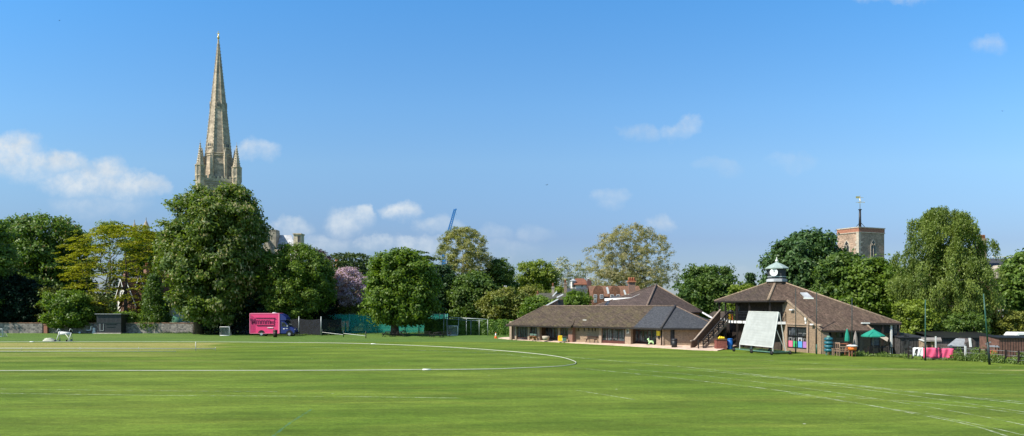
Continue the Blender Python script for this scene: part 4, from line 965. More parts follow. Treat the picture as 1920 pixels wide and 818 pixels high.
g_ = front_gable(hs, 262, 22, 514, 562, 601, 148.8, 6, m_tile_old, m_tile_old)
g_ = front_gable(hs, 315, 11, 521, 552, 601, 147.6, 7, m_cream, m_tile_red); win(hs, 312.5, 317, 537, 545, 147.5, g_); win(hs, 318, 324, 580, 592, 147.5, g_)
b = MB(); b.box(W2(300, 146.8), W2(330, 146.8), 146.8, 148, 0, ZP(576, 147)); b.build('bay', m_cream, hs)
b = MB(); b.box(W2(299, 146.8), W2(331, 146.8), 146.5, 148, ZP(576, 147), ZP(573, 147)); b.build('bay_cornice', m_white, hs)
for p in ((203, 210, 512, 532, 149.5), (234, 243, 497, 520, 153), (259, 267, 495, 516, 155)): chimney(hs, *p, pots=2)

hs.rotation_euler.z = R(-28); hs.location.x += .6; hs.location.y += .5
t, r = gable_house('chimney_house', 'red brick house with tall dark chimney flues rising behind the lilac blossom tree', 172, 600, 660, 530, 503, 8, m_brick_red, m_tile_red)
for p in ((613, 620, 485, 500), (622.5, 624.5, 487, 500), (628, 636, 483, 500), (641.5, 646.5, 482, 500)):
    b = MB(); c = Vector((W2((p[0] + p[1]) / 2, 174), 174, 0)); rr = (p[1] - p[0]) / 2 * 174 / F; b.lathe(c, [(rr, ZP(505, 174)), (rr, ZP(p[2], 174) - .3), (rr * 1.12, ZP(p[2], 174) - .25), (rr * 1.12, ZP(p[2], 174))], 8, R(22), False); b.build('chimney', m_terra if p[0] < 640 else m_cath_dark, t)
b = MB(); b.box(W2(611, 173), W2(640, 173), 173, 175.5, ZP(520, 173), ZP(499.5, 173)); b.build('chimney_base', m_tile_red, t)

t, r = gable_house('white_gable_house', 'small white gabled house with red tiles and twin pale chimney pots among the trees', 150, 921, 948, 556, 548, 6, m_whiterender, m_tile_red)
b = MB(); b.prism([P3(926, 560, 149.5), P3(933, 560, 149.5), P3(930, 550, 149.5)], (0, .4, 0)); b.build('gable', m_white, t)
chimney(t, 944.5, 951, 541, 556, 151, 2, m_brick_red, m_white)
t, r = gable_house('white_rendered_house', 'white rendered house with red tiled hip roof and grey capped corner tower', 150, 1079, 1101, 532.5, 521, 7, m_whiterender, m_tile_red, hip=.28)
c = Vector((W2(1075.5, 150), 151, 0)); b = MB(); b.lathe(c, [(.52, 0), (.52, ZP(526.5, 150))], 6, 0, False); o = b.build('corner_tower', m_whiterender, t)
b = MB(); b.lathe(c, [(.72, ZP(526.5, 150)), (.05, ZP(522.5, 150))], 6, 0, False); b.build('tower_roof', m_lead, o)
b = MB()
for px in (1073.6, 1075.6, 1077.6): b.box(W2(px - .6, 150), W2(px + .6, 150), 150.42, 150.5, ZP(538, 150), ZP(529, 150))
b.build('window', m_glass_open, o)
win(t, 1089, 1093, 534.5, 539, 150)
b = MB(); b.box(W2(1101, 149), W2(1109, 149), 149, 151, 0, ZP(526, 149)); b.box(W2(1102, 149), W2(1105, 149), 149, 150, ZP(526, 149), ZP(523, 149)); b.build('chimney', plain('plum_brick', (.13, .07, .06), .9), t)
b = MB(); b.box(W2(1100.7, 150.5), W2(1101.6, 150.5), 151.4, 151.5, ZP(530, 150), ZP(512, 150)); b.box(W2(1101, 150.5), W2(1106, 150.5), 151.4, 151.6, ZP(524, 150), ZP(521, 150)); b.build('roof_rail', m_white, t)
t, r = gable_house('slate_roofed_house', 'house with a blue grey slate roof and white verge between trees and curved gables', 135, 1068, 1108, 556, 540, 7, m_brick_red, m_tile_slate)
b = MB(); b.bar(P3(1097, 558, 134.4), P3(1110, 546.5, 134.4), .16, .26); b.build('white_verge', m_white, r)
t, r = gable_house('curved_gable_terrace', 'red brick terrace with two rounded tile hung gables and white sash windows', 122, 1112, 1202, 566, 535, 8, m_brick_red, m_tile_old)
for pc in (1122, 1153):
    Y = 120.8; hw = 10.5; pts = []
    for k in range(13):
        a = math.pi * k / 12; pts.append(Vector((W2(pc + hw * math.cos(a) * (1 if True else 1), Y), Y, ZP(553 - 17.5 * math.sin(a) ** .8, Y))))
    pts = [Vector((W2(pc - hw, Y), Y, ZP(590, Y))), Vector((W2(pc + hw, Y), Y, ZP(590, Y)))] + pts
    b = MB(); b.prism(pts, (0, 1.6, 0)); gg = b.build('curved_gable', m_tile_old if False else tiles('hung_tiles', (0.34, 0.16, 0.09), (0.25, 0.12, 0.07), (0.2, 0.12, 0.08), dirt=.3, streak=.2), t)
    for dx in (-5.8, 5.8): win(t, pc + dx - 3.0, pc + dx + 3.0, 552.5, 560, Y, gg)
    if pc == 1122: win(t, 1113.4, 1118.4, 561, 567, Y, gg)
b = MB(); b.bar(P3(1138, 538.5, 121), P3(1141, 551, 121), .2, .3); b.bar(P3(1170, 544, 121), P3(1174, 556, 121), .2, .26); b.build('white_verge', m_white, r)
o = chimney(t, 1179, 1191, 527, 550, 122.5, 0)
b = MB(); b.box(W2(1177.5, 122.5), W2(1192.5, 122.5), 122.3, 123.9, ZP(529, 122), ZP(526.5, 122)); b.build('band', m_terra, o)
for px in (1180.5, 1184.5, 1189): b = MB(); b.lathe((W2(px, 122.8), 123, ZP(527, 122)), [(.22, 0), (.18, .5), (.22, .6)], 8); b.build('chimney_pot', m_terra, t)
t, r = gable_house('mossy_roofed_house', 'low house with mossy grey roof and pale verges left of the white rendered house', 128, 1012, 1066, 560, 549, 6, m_brick_tan, tiles('mossy_grey_tiles', (.14, .13, .10), (.10, .095, .08), (.10, .11, .05), dirt=.5))
chimney(t, 1035, 1039.5, 537, 560, 130, 1, m_cath_dark); chimney(t, 1058, 1063, 530, 560, 132, 1, m_brick_tan); chimney(t, 1006, 1011, 552, 566, 127, 1, m_cath_dark)
b = MB(); b.bar(P3(1036, 556, 127), P3(1044, 547, 127), .14, .2); b.bar(P3(1044, 558, 127), P3(1056, 552, 127), .14, .2); b.build('white_verge', m_white, r)
t, r = gable_house('red_brick_house', 'tall red brick house with grey slate roof and chimney right of the weeping tree', 112, 1826, 1936, 512, 481, 10, m_brick_red, m_tile_slate)
chimney(t, 1837, 1850, 447, 500, 113, 4, m_brick_tan); win(t, 1880, 1886, 580, 600, 111.9); win(t, 1868, 1873, 582, 598, 111.9); win(t, 1884, 1890, 536, 552, 111.9); win(t, 1900, 1908, 580, 600, 111.9)
b = MB(); b.box(W2(1868, 111), W2(1905, 111), 111.5, 112, ZP(482.5, 112), ZP(481, 112)); b.build('ridge_flashing', m_offwhite, r)
b = MB(); b.box(W2(1873, 110.5), W2(1884, 110.5), 110.9, 113.5, ZP(522, 111), ZP(503, 111)); b.prism([P3(1872, 503, 110.8), P3(1885, 503, 110.8), P3(1878.5, 497, 110.8)], (0, 2, 0)); dm = b.build('dormer', m_cath_dark, t)
win(t, 1875.5, 1881.5, 505, 514, 110.9, dm)

# ---- walls and fences
def flint_wall(px0, px1, Y0, Y1, h, label, name='flint_wall', mat=m_flintwall):
    p, q = Vector((W2(px0, Y0), Y0, 0)), Vector((W2(px1, Y1), Y1, 0)); d = (q - p).normalized()
    t = thing(name, label, 'wall', p, math.atan2(d.y, d.x))
    b = MB(); b.wall(p, q, 0, h, .4); b.build('wall_face', mat, t)
    n = 40; b = MB()
    for i in range(n):
        a, c = p.lerp(q, i / n), p.lerp(q, (i + 1) / n); jj = .03 * math.sin(i * 2.3); b.wall(a + Vector((0, -.05, 0)), c + Vector((0, -.05, 0)), h + .0, h + .1 + jj, .5)
    b.build('coping', m_coping, t); return t
flint_wall(-60, 79, 131.8, 131.8, 1.75, 'flint garden wall in tree shade at the far left, left of the brick pillar')
flint_wall(91, 365, 131.8, 131.2, 1.75, 'flint garden wall between the brick pillar and the biggest chestnut tree')
Yp = 131.5; b = MB(); b.box(W2(83, Yp), W2(89.5, Yp), Yp - .15, Yp + .5, 0, ZP(609, Yp)); t = thing('brick_pillar', 'salmon brick gate pillar standing in the flint garden wall', 'pillar', (W2(86, Yp), Yp, 0)); b.build('shaft', m_brick_pillar, t)
b = MB(); b.box(W2(82.3, Yp), W2(90.2, Yp), Yp - .22, Yp + .57, ZP(609, Yp), ZP(607.8, Yp)); b.build('cap', m_coping, t)
b = MB(); b.box(W2(79, Yp), W2(83, Yp), Yp + .1, Yp + .2, .1, 1.6); b.build('gate_board', m_darkwood, t)
# dark net fence behind the van
t = thing('shade_net_fence', 'dark shade netting fence with steel posts behind the pink van', 'fence', (W2(550, 124), 124, 0))
fpts = [(380, 128.6), (452, 127), (505, 125.5), (560.5, 123.5), (602, 121.5), (640, 124.5)]
for i, (px, Y) in enumerate(fpts):
    b = MB(); b.tube([(W2(px, Y), Y, 0), (W2(px, Y), Y, 3.1 if px < 640 else 2.4)], .07, 6); b.build('post', m_steel if 550 < px < 610 else m_darkpole, t)
for (a, Ya), (c, Yc_) in zip(fpts[:-1], fpts[1:]):
    b = MB(); n = 8
    vs = []; fs = []
    for k in range(n + 1):
        f = k / n; px = a + (c - a) * f; Y = Ya + (Yc_ - Ya) * f; sag = 2.75 - .22 * 4 * f * (1 - f); vs += [(W2(px, Y), Y + .05, .12), (W2(px, Y), Y + .05, sag)]
    fs = [(2 * k, 2 * k + 2, 2 * k + 3, 2 * k + 1) for k in range(n)]; b.add(vs, fs); b.build('netting', m_net_dark, t)
# low rope fence
t = thing('rope_fence', 'low fence of short green posts with a pale rope right of the shade netting', 'fence', (W2(644, 118), 118, 0))
rp = [(604, 628.5, 122), (644, 631, 118), (686, 633.5, 115.5)]
for px, py, Y in rp: b = MB(); Yg = GY(py + 1); b.tube([(W2(px, Yg), Yg, 0), (W2(px, Yg), Yg, 1.05)], .07, 6); b.build('post', m_darkpole, t)
for a, c in zip(rp[:-1], rp[1:]):
    Ya, Yb = GY(a[1] + 1), GY(c[1] + 1); b = MB(); b.tube([(W2(a[0], Ya), Ya, .55), (W2(c[0], Yb), Yb, .35)], .035, 5); b.build('rope', m_offwhite, t)
m_paleteal = plain('pale_teal_metal', (.10, .34, .29), .5)
# green cricket net enclosure
t = thing('cricket_net', 'long green netted cricket practice enclosure behind the lone tree', 'cricket net', (W2(720, 130), 130, 0))
Yn0 = 131.0; x0, x1 = W2(604, Yn0), W2(836, Yn0); zt = 3.35
def sagnet(b, p, q, z1, n=10, z0=.05, sag=.12):
    p = Vector(p); q = Vector(q); vs = []
    for k in range(n + 1): f = k / n; c = p.lerp(q, f); vs += [(c.x, c.y, z0), (c.x, c.y, z1 - sag * 4 * f * (1 - f))]
    b.add(vs, [(2 * k, 2 * k + 2, 2 * k + 3, 2 * k + 1) for k in range(n)])
nx = 9
for i in range(nx):
    xa, xb = x0 + (x1 - x0) * i / nx, x0 + (x1 - x0) * (i + 1) / nx
    b = MB(); sagnet(b, (xa, Yn0, 0), (xb, Yn0, 0), zt); b.build('netting', m_net_green, t)
    if i % 2 == 0 or True:
        b = MB(); sagnet(b, (xa, Yn0, 0), (xa, Yn0 + 3.6, 0), zt); b.build('netting', m_net_green, t)
b = MB(); sagnet(b, (x0, Yn0 + 3.6, 0), (x1, Yn0 + 3.6, 0), zt, 40); b.build('netting', m_net_green, t)
for i in range(nx + 1):
    x = x0 + (x1 - x0) * i / nx
    for yy_ in (Yn0 - .06, Yn0 + 3.6):
        b = MB(); b.tube([(x, yy_, 0), (x, yy_, zt + .05)], .055, 6); b.build('post', m_paleteal, t)
b = MB(); b.tube([(x0, Yn0 - .06, zt), (x1, Yn0 - .06, zt + .02)], .05, 6); b.build('top_rail', m_greenmetal, t)
# bare net frame to the right
t = thing('batting_cage', 'tall galvanised frame of the practice nets in front of the hedge', 'batting cage', (W2(870, 122), 122, 0))
Yf = 124.0
b = MB(); b.tube([(W2(824, Yf), Yf, 3.0), (W2(912, 119), 119, 2.68)], .07, 6); b.build('top_rail', m_steel, t)
b = MB(); b.tube([(W2(830, Yf + 3), Yf + 3, 2.6), (W2(905, 122), 122, 2.35)], .05, 6); b.build('rear_rail', m_steel, t)
for px, Y, h in ((832, 123.6, 3.2), (838, 123.2, 2.9), (845, 126, 2.5), (859.5, 122, 2.8), (866, 125.5, 2.4), (874.5, 121.5, 2.7), (883, 124, 2.3), (898.5, 119.8, 2.7), (914.5, 119, 2.65)):
    b = MB(); b.tube([(W2(px, Y), Y, 0), (W2(px, Y), Y, h)], .05, 6); b.build('post', m_steel, t)
for px in (823.5, 832.5):
    b = MB(); Y = 122.5; b.tube([(W2(px, Y), Y, ZP(598, Y)), (W2(px, Y), Y, ZP(590.5, Y)), (W2(px + 1.5, Y), Y, ZP(589.2, Y)), (W2(px + 3, Y), Y, ZP(590, Y))], .1, 6); b.build('hook', m_offwhite, t)
def goal(px0, px1, Yg, h, depth, label, tilt=0):
    x0, x1 = W2(px0, Yg), W2(px1, Yg); t = thing('small_goal', label, 'goal', ((x0 + x1) / 2, Yg, 0))
    b = MB(); r_ = .06
    b.tube([(x0, Yg, 0), (x0, Yg, h), (x1, Yg, h), (x1, Yg, 0)], r_, 6); b.tube([(x0, Yg, r_), (x1, Yg, r_)], r_, 6); b.build('goal_frame', m_white, t)
    b = MB()
    for x in (x0, x1): b.tube([(x, Yg, h), (x, Yg + depth * .4, h), (x, Yg + depth, .05), (x, Yg, .05)], .03, 5)
    b.build('side_frame', m_steel, t)
    b = MB(); b.add([(x0, Yg, h), (x1, Yg, h), (x1, Yg + depth, .05), (x0, Yg + depth, .05)], [(0, 1, 2, 3)]); b.add([(x0, Yg, 0), (x0, Yg, h), (x0, Yg + depth, .05)], [(0, 1, 2)]); b.add([(x1, Yg, 0), (x1, Yg, h), (x1, Yg + depth, .05)], [(0, 1, 2)]); b.build('goal_net', m_net_white, t)
    return t
goal(412.5, 430, GY(630), 1.45, .8, 'small white five a side goal left of the pink van')
goal(839, 858, 121.5, 1.55, 1.0, 'white netted goal standing among the practice net posts')
goal(-30, 4, GY(632), 1.25, 1.2, 'white goal cut off by the left edge of the picture')
# shelter roof behind the hedge
t = thing('shelter', 'low shelter with a pale green roof behind the hedge', 'shelter', (W2(938, 128), 129, 0))
b = MB(); b.slab([P3(910, 601, 127), P3(968, 601, 127), P3(968, 593, 131), P3(920, 593, 131)], .12); b.build('roof', m_green_roof, t)
for px in (914, 964): b = MB(); b.bar((W2(px, 128), 128, 0), (W2(px, 128), 128, 2.4), .12); b.build('post', m_darkwood, t)
# ------------------------------------------------------------------ vehicles and furniture
# ---- pink food van
Yv = 118.3; sv = F / Yv; xv = W2(468, Yv)
van = thing('food_van', 'bright pink box food van with a navy blue cab parked under the trees', 'van', (xv, Yv, 0))
MV = frame((xv, Yv, 0), 0); Lb = 56 / sv; H = 43 / sv; Dv = 2.2; Wd = (-0.0, Dv)
b = MB(MV); b.box(0, Lb, 0, Dv, .5, H); body = b.build('box_body', m_pink, van, bevel=.05)
b = MB(MV)
for (a0, a1, z0, z1) in ((0, Lb, H - .09, H + .02), (0, .09, .5, H - .09), (Lb - .16, Lb + .01, .5, H - .09), (0, Lb, .44, .52)): b.box(a0, a1, -.035, Dv + .035, z0, z1)
b.build('edge_trim', m_pinkedge, body)
hx0, hx1, hz0, hz1 = 1.02, 3.92, 1.82, 2.86
b = MB(MV); b.box(hx0, hx1, -.05, -.002, hz0, hz1); sh = b.build('serving_hatch', m_pink, body, bevel=.015)
b = MB(MV); b.box(hx0 - .03, hx1 + .12, -.14, -.003, hz1 + .02, hz1 + .10); b.box(hx0 + .1, hx1, -.10, -.003, hz0 - .09, hz0 - .02); b.box(hx1 + .01, hx1 + .05, -.06, -.003, hz0, hz1); b.build('hatch_trim', m_maroon, body)
b = MB(MV); b.box(2.85, 3.75, -.08, -.002, 1.32, 1.42); b.build('handle', m_white, body)
b = MB(MV); b.prism([(.10, -.004, .55), (.92, -.004, .62), (.96, -.004, 2.85), (.35, -.004, H - .35), (.10, -.004, H - .3)], (0, -.006, 0)); b.build('flap_shadow_panel', plain('flap_shadow_pink', (.50, .03, .12), .4), body)  # flap shadow on the rear side, painted as a darker pink polygon
text_mesh('lettering', "'Mmmm", 1.12, frame((xv + .06, Yv - .062, 2.0), 0), m_maroon, body, bold=.05, sx=.90)
text_mesh('lettering', "au", .86, frame((xv + 3.30, Yv - .062, 2.02), 0), m_maroon, body, bold=.03, sx=.72)
text_mesh('lettering', ". . .", .5, frame((xv + 4.05, Yv - .02, 2.2), 0), plain('rose_lettering', (.42, .01, .08), .5), body, bold=.01)
x0 = Lb
cabp = [(x0, .42), (x0 + 2.25, .42), (x0 + 2.42, .62), (x0 + 2.40, 1.0), (x0 + 2.15, 1.28), (x0 + 1.45, 1.55), (x0 + .85, 2.30), (x0 + .55, 2.42), (x0, 2.44)]
b = MB(MV); b.prism([(p[0], .08, p[1]) for p in cabp], (0, Dv - .16, 0)); cab = b.build('cab', m_navy, van, bevel=.06)
lut = [(x0, 2.44), (x0 + 1.05, 2.50), (x0 + 1.15, 2.66), (x0 + 1.0, 3.0), (x0 + .55, 3.38), (x0 + .1, H - .05), (x0, H - .05)]
b = MB(MV); b.prism([(p[0], .03, p[1]) for p in lut], (0, Dv - .06, 0)); b.build('luton_pod', m_navy, van, bevel=.06)
b = MB(MV); b.prism([(x0 + .30, .075, 1.52), (x0 + 1.28, .075, 1.52), (x0 + .80, .075, 2.18), (x0 + .30, .075, 2.26)], (0, -.012, 0)); b.build('side_window', m_glass, cab)
b = MB(MV); b.box(x0 + .12, x0 + .15, .06, .079, .6, 2.3); b.box(x0 + 1.36, x0 + 1.39, .06, .079, .8, 1.5); b.build('door_seam', m_black, cab)
b = MB(MV); b.prism([(x0 + 1.5, .2, 1.56), (x0 + .92, .2, 2.27), (x0 + .92, Dv - .2, 2.27), (x0 + 1.5, Dv - .2, 1.56)], (.03, 0, .02)); b.build('windscreen', m_glass, cab)
b = MB(MV); b.box(x0 + 1.18, x0 + 1.34, -.12, .07, 1.5, 1.78); b.build('wing_mirror', m_steel, cab)
b = MB(MV); b.box(x0 + .55, x0 + .8, .055, .079, 1.12, 1.25); b.box(x0 + .95, x0 + 1.3, .06, .079, 1.18, 1.24); b.build('badge', m_white, cab)
for yh in (.2, Dv - .55): b = MB(MV); b.box(x0 + 2.2, x0 + 2.4, yh, yh + .35, .95, 1.14); b.build('headlight', m_lead, cab)
b = MB(MV); b.box(x0 + 2.0, x0 + 2.5, .1, Dv - .1, .38, .62); b.build('bumper', m_black, cab)
for (wx, wr, par) in ((1.88, .36, van), (x0 + 1.56, .37, van)):
    for wy in (-.03, Dv - .22):
        b = MB(MV); c = Vector((wx, wy, wr)); b.tube([c, c + Vector((0, .25, 0))], wr, 18, False); w_ = b.build('wheel', m_tyre, van)
        b = MB(MV); b.tube([c + Vector((0, -.015, 0)), c + Vector((0, .1, 0))], wr * .58, 14, False); b.build('rim', m_rim, w_)
    b = MB(MV); pts = [(wx + .56 * math.cos(a), .0, wr + .06 + .56 * math.sin(a)) for a in [math.pi * k / 10 for k in range(11)]]
    b.prism([(p[0], -.006 if wx < 3 else .07, p[2]) for p in pts], (0, .02, 0)); b.build('wheel_arch', m_black, van)
b = MB(MV); b.lathe((3.6, 1.1, H), [(.38, 0), (.36, .12), (.1, .16)], 10); b.build('roof_vent', m_offwhite, body)
b = MB(MV); b.box(.1, Lb + 1.9, .3, Dv - .3, .35, .5); b.build('chassis', m_black, van)

def bin_(px, Y, label, h=1.05, r=.3, z=0, mat=m_black, name='litter_bin'):
    t = thing(name, label, 'bin', (W2(px, Y), Y, z)); c = (W2(px, Y), Y, z)
    b = MB(); b.lathe(c, [(r * .88, 0), (r, h * .82)], 14); b.build('body', mat, t)
    b = MB(); b.lathe(c, [(r * 1.06, h * .82), (r * 1.06, h * .88), (r * .9, h), (r * .2, h * 1.03)], 14); b.build('lid', mat, t); return t
bin_(516, GY(632.6), 'dark brown litter bin standing in front of the pink van', 1.12, .32, mat=plain('brown_black_bin', (.028, .014, .01), .6))
bin_(1168.5, 94.0, 'black litter bin against the wide window of the long pavilion', 1.15, .36, .2)
bin_(1264.3, GY(653), 'black litter bin at the paving edge near the slate roofed corner', 1.05, .36, .03)

# ---- shed
Ys = 129.8; xs = W2(181, Ys); Ws = 46 * Ys / F
shed = thing('black_shed', 'black boarded cricket shed with mono pitch roof in front of the flint wall', 'shed', (xs, Ys, 0))
MS = frame((xs, Ys, 0), 0); zf, zl = ZP(589.5, Ys), ZP(592, Ys)
b = MB(MS); b.prism([(0, 0, .12), (Ws, 0, .12), (Ws, 0, zf), (.35, 0, zf), (0, 0, zl - .15)], (0, 2.4, 0)); b.build('boarded_wall', m_black_board, shed)
b = MB(MS)
for i in range(19): b.box(Ws * i / 19, Ws * i / 19 + .03, -.03, -.002, 1.9, zf)
for i in range(8): b.box(1.35, Ws, -.025, -.002, .3 + i * .19, .33 + i * .19)
b.box(0, Ws, -.06, -.002, 1.84, 1.92); b.build('batten', m_darkpole, shed)
b = MB(MS); b.slab([(-.15, -.3, zf + .12), (Ws + .15, -.3, zf + .12), (Ws + .15, 2.6, zf + .02), (-.15, 2.6, zf + .02)], .12); b.build('roof', m_felt, shed)
b = MB(MS); b.box(.62, 1.25, -.05, -.002, .55, 1.72); o = b.build('door', m_black, shed)
b = MB(MS)
for a in ((.6, .68, .55, 1.72), (1.2, 1.27, .55, 1.72), (.6, 1.27, .5, .57)): b.box(a[0], a[1], -.08, -.051, a[2], a[3])
b.build('door_frame', m_steel, o)
b = MB(MS); b.box(1.6, 3.4, -.1, -.03, 1.66, 1.74); b.box(1.7, 3.2, -.09, -.03, 1.18, 1.24); b.build('shutter_rail', m_darkpole, shed)
b = MB(MS); b.box(-.3, Ws + .2, -.5, 2.5, 0, .12); b.build('base', m_kerb, shed)

# ---- rope winder, rope heap, chair
Yw = GY(640.5); xw = W2(112, Yw)
wd = thing('rope_winder', 'white reel trolley wound with boundary rope standing on the grass', 'reel', (xw - .2, Yw, 0))
MW = frame((xw, Yw, 0), 0)
b = MB(MW); b.tube([(-.1, 0, 1.12), (1.35, .1, 1.02)], .24, 12); b.build('rope_drum', m_offwhite, wd)
for x in (-.2, 1.45):
    b = MB(MW); b.tube([(x, -.45, .1), (x + .1, 0, 1.15), (x, .45, .1)], .05, 6); b.tube([(x - .05, -.5, .1), (x - .05, .5, .1)], .05, 6)
    pts = [(x + .05, .35 * math.cos(a), 1.35 + .35 * math.sin(a)) for a in [math.pi * k / 6 for k in range(7)]]; b.tube(pts, .04, 5); b.build('end_frame', m_offwhite, wd)
b = MB(MW); b.tube([(.9, -.2, 1.0), (1.9, -.6, .06)], .05, 6); b.build('trailing_rope', m_rope, wd)
for x in (-.35, 1.2): b = MB(MW); b.tube([(x, -.5, .14), (x + .08, -.5, .14)], .14, 10); b.tube([(x, .5, .14), (x + .08, .5, .14)], .14, 10); b.build('wheel', m_tyre, wd)
Yh = GY(640.6)
b = MB(); rr = random.Random(3); c = Vector((W2(92, Yh), Yh, 0))
for k in range(6):
    r_ = .55 - .06 * k; pts = [c + Vector((r_ * 1.5 * math.cos(a) + rr.uniform(-.1, .1), r_ * .6 * math.sin(a), .07 + .065 * k + rr.uniform(0, .03))) for a in [2 * math.pi * j / 12 for j in range(13)]]; b.tube(pts, .07, 5)
tag(b.build('rope_heap', m_rope, at=c), 'loose heap of white rope lying left of the reel trolley', 'rope')
ch_ = thing('garden_chair', 'white plastic garden chair beside the black shed', 'chair', (W2(168, 130.2), 130.2, 0)); cc = Vector((W2(168, 130.2), 130.2, 0))
b = MB(); b.box(cc.x - .45, cc.x + .25, cc.y - .25, cc.y + .25, .55, .62); b.build('seat', m_white, ch_)
b = MB(); b.bar(cc + Vector((.2, 0, .6)), cc + Vector((.38, 0, 1.3)), .5, .07, up=(1, 0, 0)); b.build('backrest', m_white, ch_)
for dx, dy in ((-.4, -.2), (-.4, .2), (.2, -.2), (.2, .2)): b = MB(); b.bar(cc + Vector((dx, dy, 0)), cc + Vector((dx, dy, .56)), .05); b.build('leg', m_darkpole, ch_)
c = Vector((W2(176.5, 130.2), 130.2, 0)); t = thing('white_sack', 'crumpled white sack between the garden chair and black shed', 'sack', c); b = MB(); b.lathe(c, [(.3, 0), (.34, .2), (.22, .55), (.28, .8), (.06, 1.05)], 7, 0, False, 1, .7); b.build('bag', m_offwhite, t)
c = Vector((W2(149.5, 130.2), 130.2, 0)); tag(MB().lathe(c, [(.08, 0), (.19, .1), (.19, .25), (.06, .36)], 9).build('ball', m_white, at=c), 'small white ball on the grass before the garden wall', 'ball')

# ---- boundary rope and pitch ropes
Rp = [(-120, 641.5), (0, 641.2), (200, 641.0), (380, 641.2), (520, 642.2), (640, 643.6), (740, 646.6), (840, 651), (930, 657), (1000, 663), (1050, 669.5), (1076, 677), (1079, 681.5), (1068, 684.5), (1040, 687.3), (960, 690.8), (900, 692.4), (800, 693.2), (600, 694.6), (380, 695), (100, 695), (-120, 695.5)]
b = MB(); pts = spline([gp(a, c, .06) for a, c in Rp], 6); b.tube(pts, .033, 6)
br = thing('boundary_rope', 'white boundary rope curving round the cricket field', 'rope', (0, 60, 0)); b.build('rope', m_rope, br)
for px, py in ((330 + 470, 693.2), (60, 641.1), (700, 644.9)):
    q = gp(px, py, .08); b = MB(); b.tube([q - Vector((.3, 0, 0)), q + Vector((.3, 0, 0))], .055, 8); b.build('join_sleeve', m_white, br)
rs_ = thing('pitch_rope', 'pale rope on stakes guarding the straw coloured cricket square', 'rope', (W2(367, 88), 88, 0))
b = MB(); b.tube([gp(-100, 653.2, .3), gp(150, 653.4, .3), gp(404, 654.2, .3)], .045, 5); b.build('rope', m_rope, rs_)
b = MB(); b.tube([gp(-100, 658.8, .05), gp(100, 659, .05), gp(330, 659, .05)], .03, 5); b.build('rope', m_rope, rs_)
q0 = gp(367, 657.8, 0)
b = MB(); b.tube([q0, q0 + Vector((0, 0, .95))], .045, 6); b.build('stake', m_rope, rs_)
for px in (40, 150, 260, 404): q = gp(px, 658, 0); b = MB(); b.tube([q, q + Vector((0, 0, .4))], .025, 6); b.build('stake', m_rope, rs_)

# ---- picnic tables
def picnic(loc, rz, label, mat, group='wooden picnic tables', L=1.9):
    t = thing('picnic_table', label, 'picnic table', loc, rz, group); M = frame(loc, rz)
    b = MB(M)
    for i in range(5): b.box(-L / 2, L / 2, -.4 + .162 * i, -.4 + .162 * i + .145, .72, .765)
    b.build('tabletop', mat, t)
    for s_ in (-1, 1):
        b = MB(M); b.box(-L / 2, L / 2, s_ * .78 - .14, s_ * .78 + .14, .42, .46); b.build('bench_seat', mat, t)
    for x in (-L * .34, L * .34):
        b = MB(M); b.bar((x, -.3, .72), (x, -.82, 0), .09, .05, up=(1, 0, 0)); b.bar((x, .3, .72), (x, .82, 0), .09, .05, up=(1, 0, 0)); b.bar((x + .05, -.85, .40), (x + .05, .85, .40), .05, .09); b.build('leg_frame', mat, t)
    return t
pt = picnic((W2(1113, 95.6), 95.6, .16), R(-42), 'brown wooden picnic table on the paving before the slit windows', plain('oiled_timber', (.055, .022, .016), .6, var=.2, scale=5))
for px, py, rz, lab in ((796, 631.5, 8, 'dark picnic table nearest the lone tree trunk on its right, in shade'), (820, 632.5, 80, 'middle dark picnic table of the group right of the lone tree'), (834, 631.8, 10, 'dark picnic table farthest right of the lone tree'),
                        (727, 631.2, 100, 'dark picnic table immediately left of the lone tree trunk'), (753, 631.0, 70, 'dark picnic table immediately right of the lone tree trunk')):
    Y = GY(py); picnic((W2(px, Y), Y, 0), R(rz), lab, m_darkwood, L=2.2)
# cone
Yk = GY(634.5); c = Vector((W2(929.5, Yk), Yk, 0)); t = thing('traffic_cone', 'orange and white traffic cone at the left end of the paving', 'cone', c)
b = MB(); b.box(c.x - .24, c.x + .24, c.y - .24, c.y + .24, 0, .05); b.lathe(c, [(.2, .05), (.14, .35)], 12); b.lathe(c, [(.07, .72), (.045, .9)], 12); b.build('cone_body', m_orange, t)
b = MB(); b.lathe(c, [(.14, .35), (.07, .72)], 12); b.build('reflective_sleeve', m_white, t)
# things along the pavilion
def pot(px, v, label, r=.26, h=.4, z=.3):
    u = U(px, v); p = M1 @ Vector((u, v, z)); t = thing('plant_pot', label, 'plant pot', p, 0, 'plant pots by the pavilion wall')
    b = MB(); b.lathe(p, [(r * .6, 0), (r, h * .85), (r * 1.08, h * .85), (r * 1.08, h), (r * .8, h)], 12); b.build('pot', m_terra, t)
    b = MB(); rr = random.Random(int(px)); 
    for k in range(24): q = p + Vector((rr.uniform(-.2, .2), rr.uniform(-.2, .2), h + rr.uniform(0, .22))); b.add([q, q + Vector((.1, 0, .06)), q + Vector((.03, .05, .14))], [(0, 1, 2)])
    b.build('plant', m_greenmetal, t); return t
pot(995.8, .35, 'left terracotta pot under the low pavilion window'); pot(1002.5, .35, 'right terracotta pot under the low pavilion window')
p = M1 @ Vector((U(1023.5, .3), .3, .25)); t = thing('stone_planter', 'round stone planter before the recessed pavilion doors', 'planter', p)
b = MB(); b.lathe(p, [(.42, 0), (.52, .45), (.46, .52), (.40, .46)], 14); b.build('bowl', m_quoin, t)
p = M1 @ Vector((U(1050.5, -.05), -.05, .2)); t = thing('yellow_crate', 'yellow plastic crate with an orange front by the pavilion pier', 'crate', p, a1); M_ = frame(p, a1)
